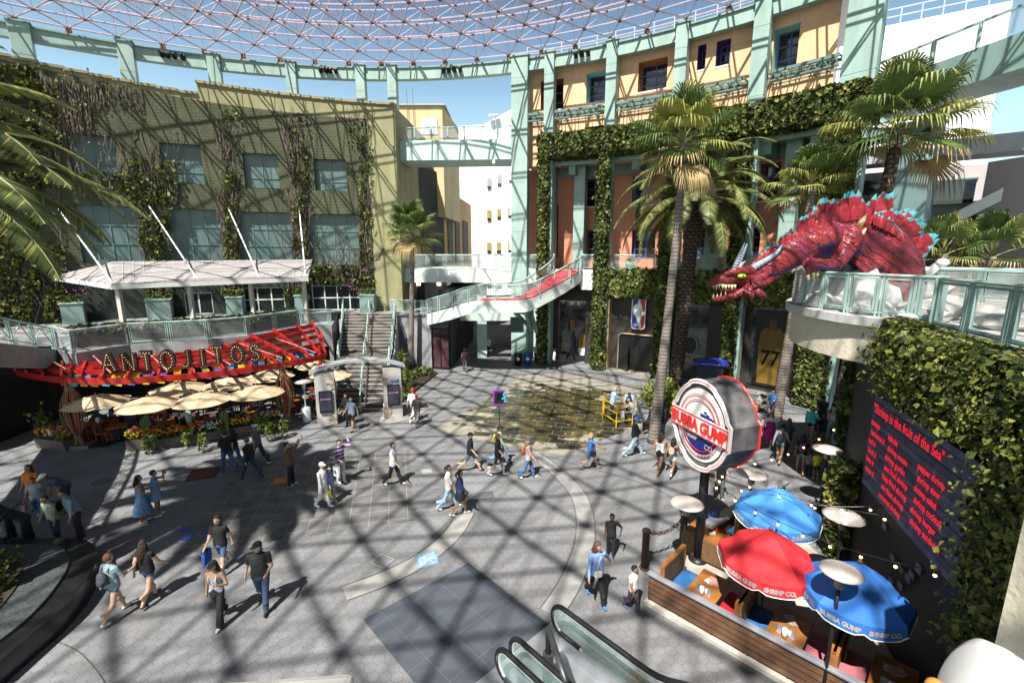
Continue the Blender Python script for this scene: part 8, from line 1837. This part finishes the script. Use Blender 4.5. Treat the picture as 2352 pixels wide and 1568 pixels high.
a=pe_(1058,1182,1.62,80,'girl in navy sweater and short black patterned skirt','m',(.02,.03,.10),BK,WH,BK,'pony',1.3,'mini',walk=16,skirt=(BK,.68,.05)); bag(a,'shoulder',(.65,.63,.55),'white bag between the two walking girls',off=(-.3,.05,.82))
pe_(1456,1046,1.8,88,'large man in black tee, baggy light jeans and blue cap','m',BK,(.33,.44,.55),WH,BK,'short',.95,cap=(.02,.08,.35),walk=28,arms=((-5,8,60,20),(30,5,75,20)),build=1.12)
a=pe_(1513,1083,1.7,35,'tall tanned woman in white strapless top and black shorts','t',WH,BK,(.35,.14,.05),(.04,.02,.012),'long',None,'mini',walk=26,hairlen=.2); bag(a,'shoulder',BK,'small black bag of the woman in the white top')
a=pe_(1542,1092,1.6,40,'tanned girl in navy top and pale shorts','t',(.04,.045,.09),(.45,.55,.6),BK,BK,'long',None,'mini',walk=18,sock=(.75,.75,.75),hairlen=.25); bag(a,'backpack',(.52,.36,.24),'beige leather backpack of the tanned girl')
lb_=(.28,.42,.62); nv=(.018,.022,.04)
pe_(1405,964,1.76,80,'bald worker in light blue shirt standing in the yellow barrier','m',lb_,nv,BK,(.1,.08,.07),'bald',.7,pose='stand',arms=((30,20,-10,0),(30,5,90,20)),build=1.1,lean=8)
pe_(1443,953,1.74,195,'worker in light blue shirt bending down over the floor','t',lb_,nv,BK,BK,'short',.8,pose='stand',lean=55,arms=((30,5,10,0),(25,5,15,0)))
pe_(1455,972,1.74,300,'balding worker in light blue shirt kneeling by the bucket','t',lb_,nv,BK,(.05,.03,.02),'bald',.7,pose='kneel',lean=25,arms=((55,5,20,0),(70,5,10,0)))
pe_(1515,990,1.74,215,'man in navy polo standing behind the slim palm trunk','m',(.02,.05,.16),(.03,.035,.05),BK,BK,'short',.7,pose='stand')
pe_(1496,992,1.7,250,'dark dressed person seated on the planter behind the palm','m',BK,BK,BK,BK,'short',1.1,pose='sit')
pe_(1650,1146,1.72,175,'person in black tee and grey trousers below the round sign','l',BK,(.10,.10,.11),(.6,.58,.62),BK,'short',.8,pose='stand')
pe_(1728,1010,1.66,245,'woman with blonde curls, lilac blouse and black trousers','l',(.42,.36,.58),BK,(.4,.3,.25),(.42,.22,.07),'curly',.9,walk=14,hairlen=.06)
a=pe_(1764,1025,1.64,215,'woman in magenta dress with pale cardigan','l',(.62,.58,.56),(.3,.01,.16),WH,(.08,.03,.015),'long',.9,'mini',walk=14,dress=((.36,.015,.19),.45,.08),hairlen=.2,build=1.1); bag(a,'shoulder',(.5,.02,.03),'red handbag of the woman in the magenta dress')
a=pe_(1788,1063,1.7,45,'person in grey sweatshirt and denim shorts walking away','m',(.28,.31,.33),(.05,.09,.2),BK,BK,'short',1.3,'mini',walk=14); bag(a,'backpack',BK,'black backpack on the grey sweatshirt')
pe_(1804,1045,1.68,60,'woman with sunglasses on her hair in black stripes','m',(.04,.04,.045),BK,BK,(.16,.08,.04),'long',.8,walk=16,hairlen=.15)
pe_(1858,1009,1.66,230,'woman in turquoise sweater and black shorts','m',(.12,.5,.48),BK,BK,BK,'long',1.3,'mini',walk=18,hairlen=.12,build=1.1,arms=((25,25,10,0),(-5,10,40,20)))
pe_(1882,990,1.8,5,'broad man in black tee and black cap walking away','t',BK,BK,BK,BK,'short',.8,cap=BK,walk=12,build=1.15)
pe_(1881,1031,1.68,190,'woman in black top and brown trousers','d',BK,(.16,.07,.02),WH,BK,'long',.7,walk=16,hairlen=.15)
pe_(1905,1016,1.72,195,'woman in white sleeveless top, pale wide jeans and grey cap','l',(.68,.66,.74),(.36,.48,.6),WH,(.2,.1,.05),'short',None,'wide',cap=(.35,.38,.36),walk=14)
pe_(1934,1016,1.35,250,'boy in orange tee and jeans holding a hand','t',(.62,.16,.02),(.05,.09,.2),BK,BK,'short',.8,walk=8,kid=True)
a=pe_(1836,1086,1.66,30,'woman with dark bun, black top and denim shorts','t',BK,(.2,.25,.33),(.5,.1,.03),BK,'long',.7,'mini',walk=16); bag(a,'backpack',(.25,.05,.16),'pink patterned backpack by the dark wall')
pe_(1872,1100,1.15,20,'child in bright yellow tee seen from behind','t',(.62,.58,.03),BK,WH,BK,'short',.9,'shorts',pose='stand',kid=True)
pe_(1855,1094,1.05,20,'toddler in grey beside the yellow shirted child','t',(.2,.2,.22),BK,WH,BK,'short',.9,pose='stand',kid=True)
pe_(1770,965,1.68,250,'person in blue black shirt pushing the wheelchair','m',(.03,.12,.35),(.12,.09,.07),(.4,.35,.3),BK,'short',.8,'shorts',walk=14,arms=((40,8,40,0),(40,8,40,0)))
# wheelchair
wp=G(1744,945); wc=thing('wheelchair','black wheelchair with large spoked wheels near the shopfront','wheelchair',wp,-R(250)); 
for s in (-.28,.28):
    b=MB(); b.tube([(s,.29*math.cos(q),.31+.29*math.sin(q)) for q in np.linspace(0,2*PI,24,endpoint=False)],.018,n=5,closed=True)
    for k in range(8): q=2*PI*k/8; b.tube([(s,0,.31),(s,.28*math.cos(q),.31+.28*math.sin(q))],.005,n=3)
    b.build('wheel',rubber,wc,local=True); b=MB(); b.tube([(s*.9,.42+.07*math.cos(q),.08+.07*math.sin(q)) for q in np.linspace(0,2*PI,12,endpoint=False)],.015,n=4,closed=True); b.build('caster',rubber,wc,local=True)
b=MB(); b.box((0,.05,.5),(.46,.44,.05)); b.box((0,-.18,.75),(.44,.04,.45)); b.build('seat',blackm,wc,local=True); b=MB()
for s in (-.24,.24): b.tube([(s,-.3,.95),(s,-.2,.93),(s,-.2,.4),(s,.3,.4),(s,.45,.15),(s,.58,.1)],.014,n=5); b.tube([(s,-.2,.7),(s,.2,.7),(s,.2,.45)],.014,n=5)
b.build('frame',lgrey,wc,local=True)
a=pe_(1740,947,1.4,250,'child in striped shirt and striped hat seated in the wheelchair','m',(.5,.5,.5),(.3,.1,.05),WH,BK,'short',.9,'shorts',pose='sit',z0=.12,cap=(.5,.5,.48),topm=mat('bw_stripe',(.7,.7,.7),.85,.05,9,extra=stripes_((.02,.02,.02),9)),kid=True)
pe_(1121,818,1.75,178,'man in white shirt walking out of the underpass','t',(.7,.7,.68),BK,BK,BK,'short',1.1,cap=(.5,.5,.48),walk=12,arms=((20,8,80,30),(20,8,80,30)))
pe_(1068,854,1.75,5,'person in black jacket with red sleeves at the underpass','d',(.02,.012,.012),(.14,.14,.15),BK,BK,'short',.0,walk=12,cap=BK,topm=cloth((.03,.01,.012)))
pe_(1231,836,1.7,20,'person in grey hoodie behind the blue bin','m',(.28,.27,.27),BK,WH,(.28,.27,.27),'short',1.3,walk=16)
pe_(1273,848,1.68,285,'woman in white tee and black leggings passing the shop window','d',(.62,.62,.65),BK,WH,BK,'pony',.7,walk=32)
pe_(1312,826,1.7,100,'dark figure walking close to the shop window','d',(.03,.03,.05),BK,BK,BK,'short',1.2,walk=20)
# diners
di=[(441,1010,1.7,285,'bald diner in white tee leaning over a table','l',(.62,.62,.6),'bald'),(385,1006,1.66,60,'seated diner in dark red top','m',(.16,.03,.03),'long'),(569,990,1.2,200,'child in white shirt sitting behind the planter','m',(.6,.6,.58),'short'),(604,975,1.7,270,'bald seated diner near the right cane post','l',(.2,.2,.2),'bald'),(262,1002,1.7,90,'dark dressed diner at the left tables','m',(.05,.07,.1),'short'),(335,1004,1.68,280,'dark dressed diner behind the lime bush','m',(.03,.03,.04),'short')]
for x,y,h,hd2,l,s,c,hs in di: pe_(x,y-18,h,hd2,l,s,c,BK,BK,(.06,.03,.02),hs,.8,pose='sit',lean=12,arms=((40,8,60,15),(40,8,60,15)),z0=0.05,vox=.02)
for o in scn.objects:
    for k in ('_s','_dz'):
        if k in o: del o[k]
for m in bpy.data.materials:
    if '_' in m: del m['_']
# unique labels for the spotlights
cn={}
for o in scn.objects:
    if o.name.startswith('spotlight'):
        c=o['label'].split('in the ')[1].split(' cluster')[0]; cn[c]=cn.get(c,0)+1; o['label']=f"{('leftmost','second','third','rightmost')[cn[c]-1]} small black spotlight of the {c} cluster on the ring beam"
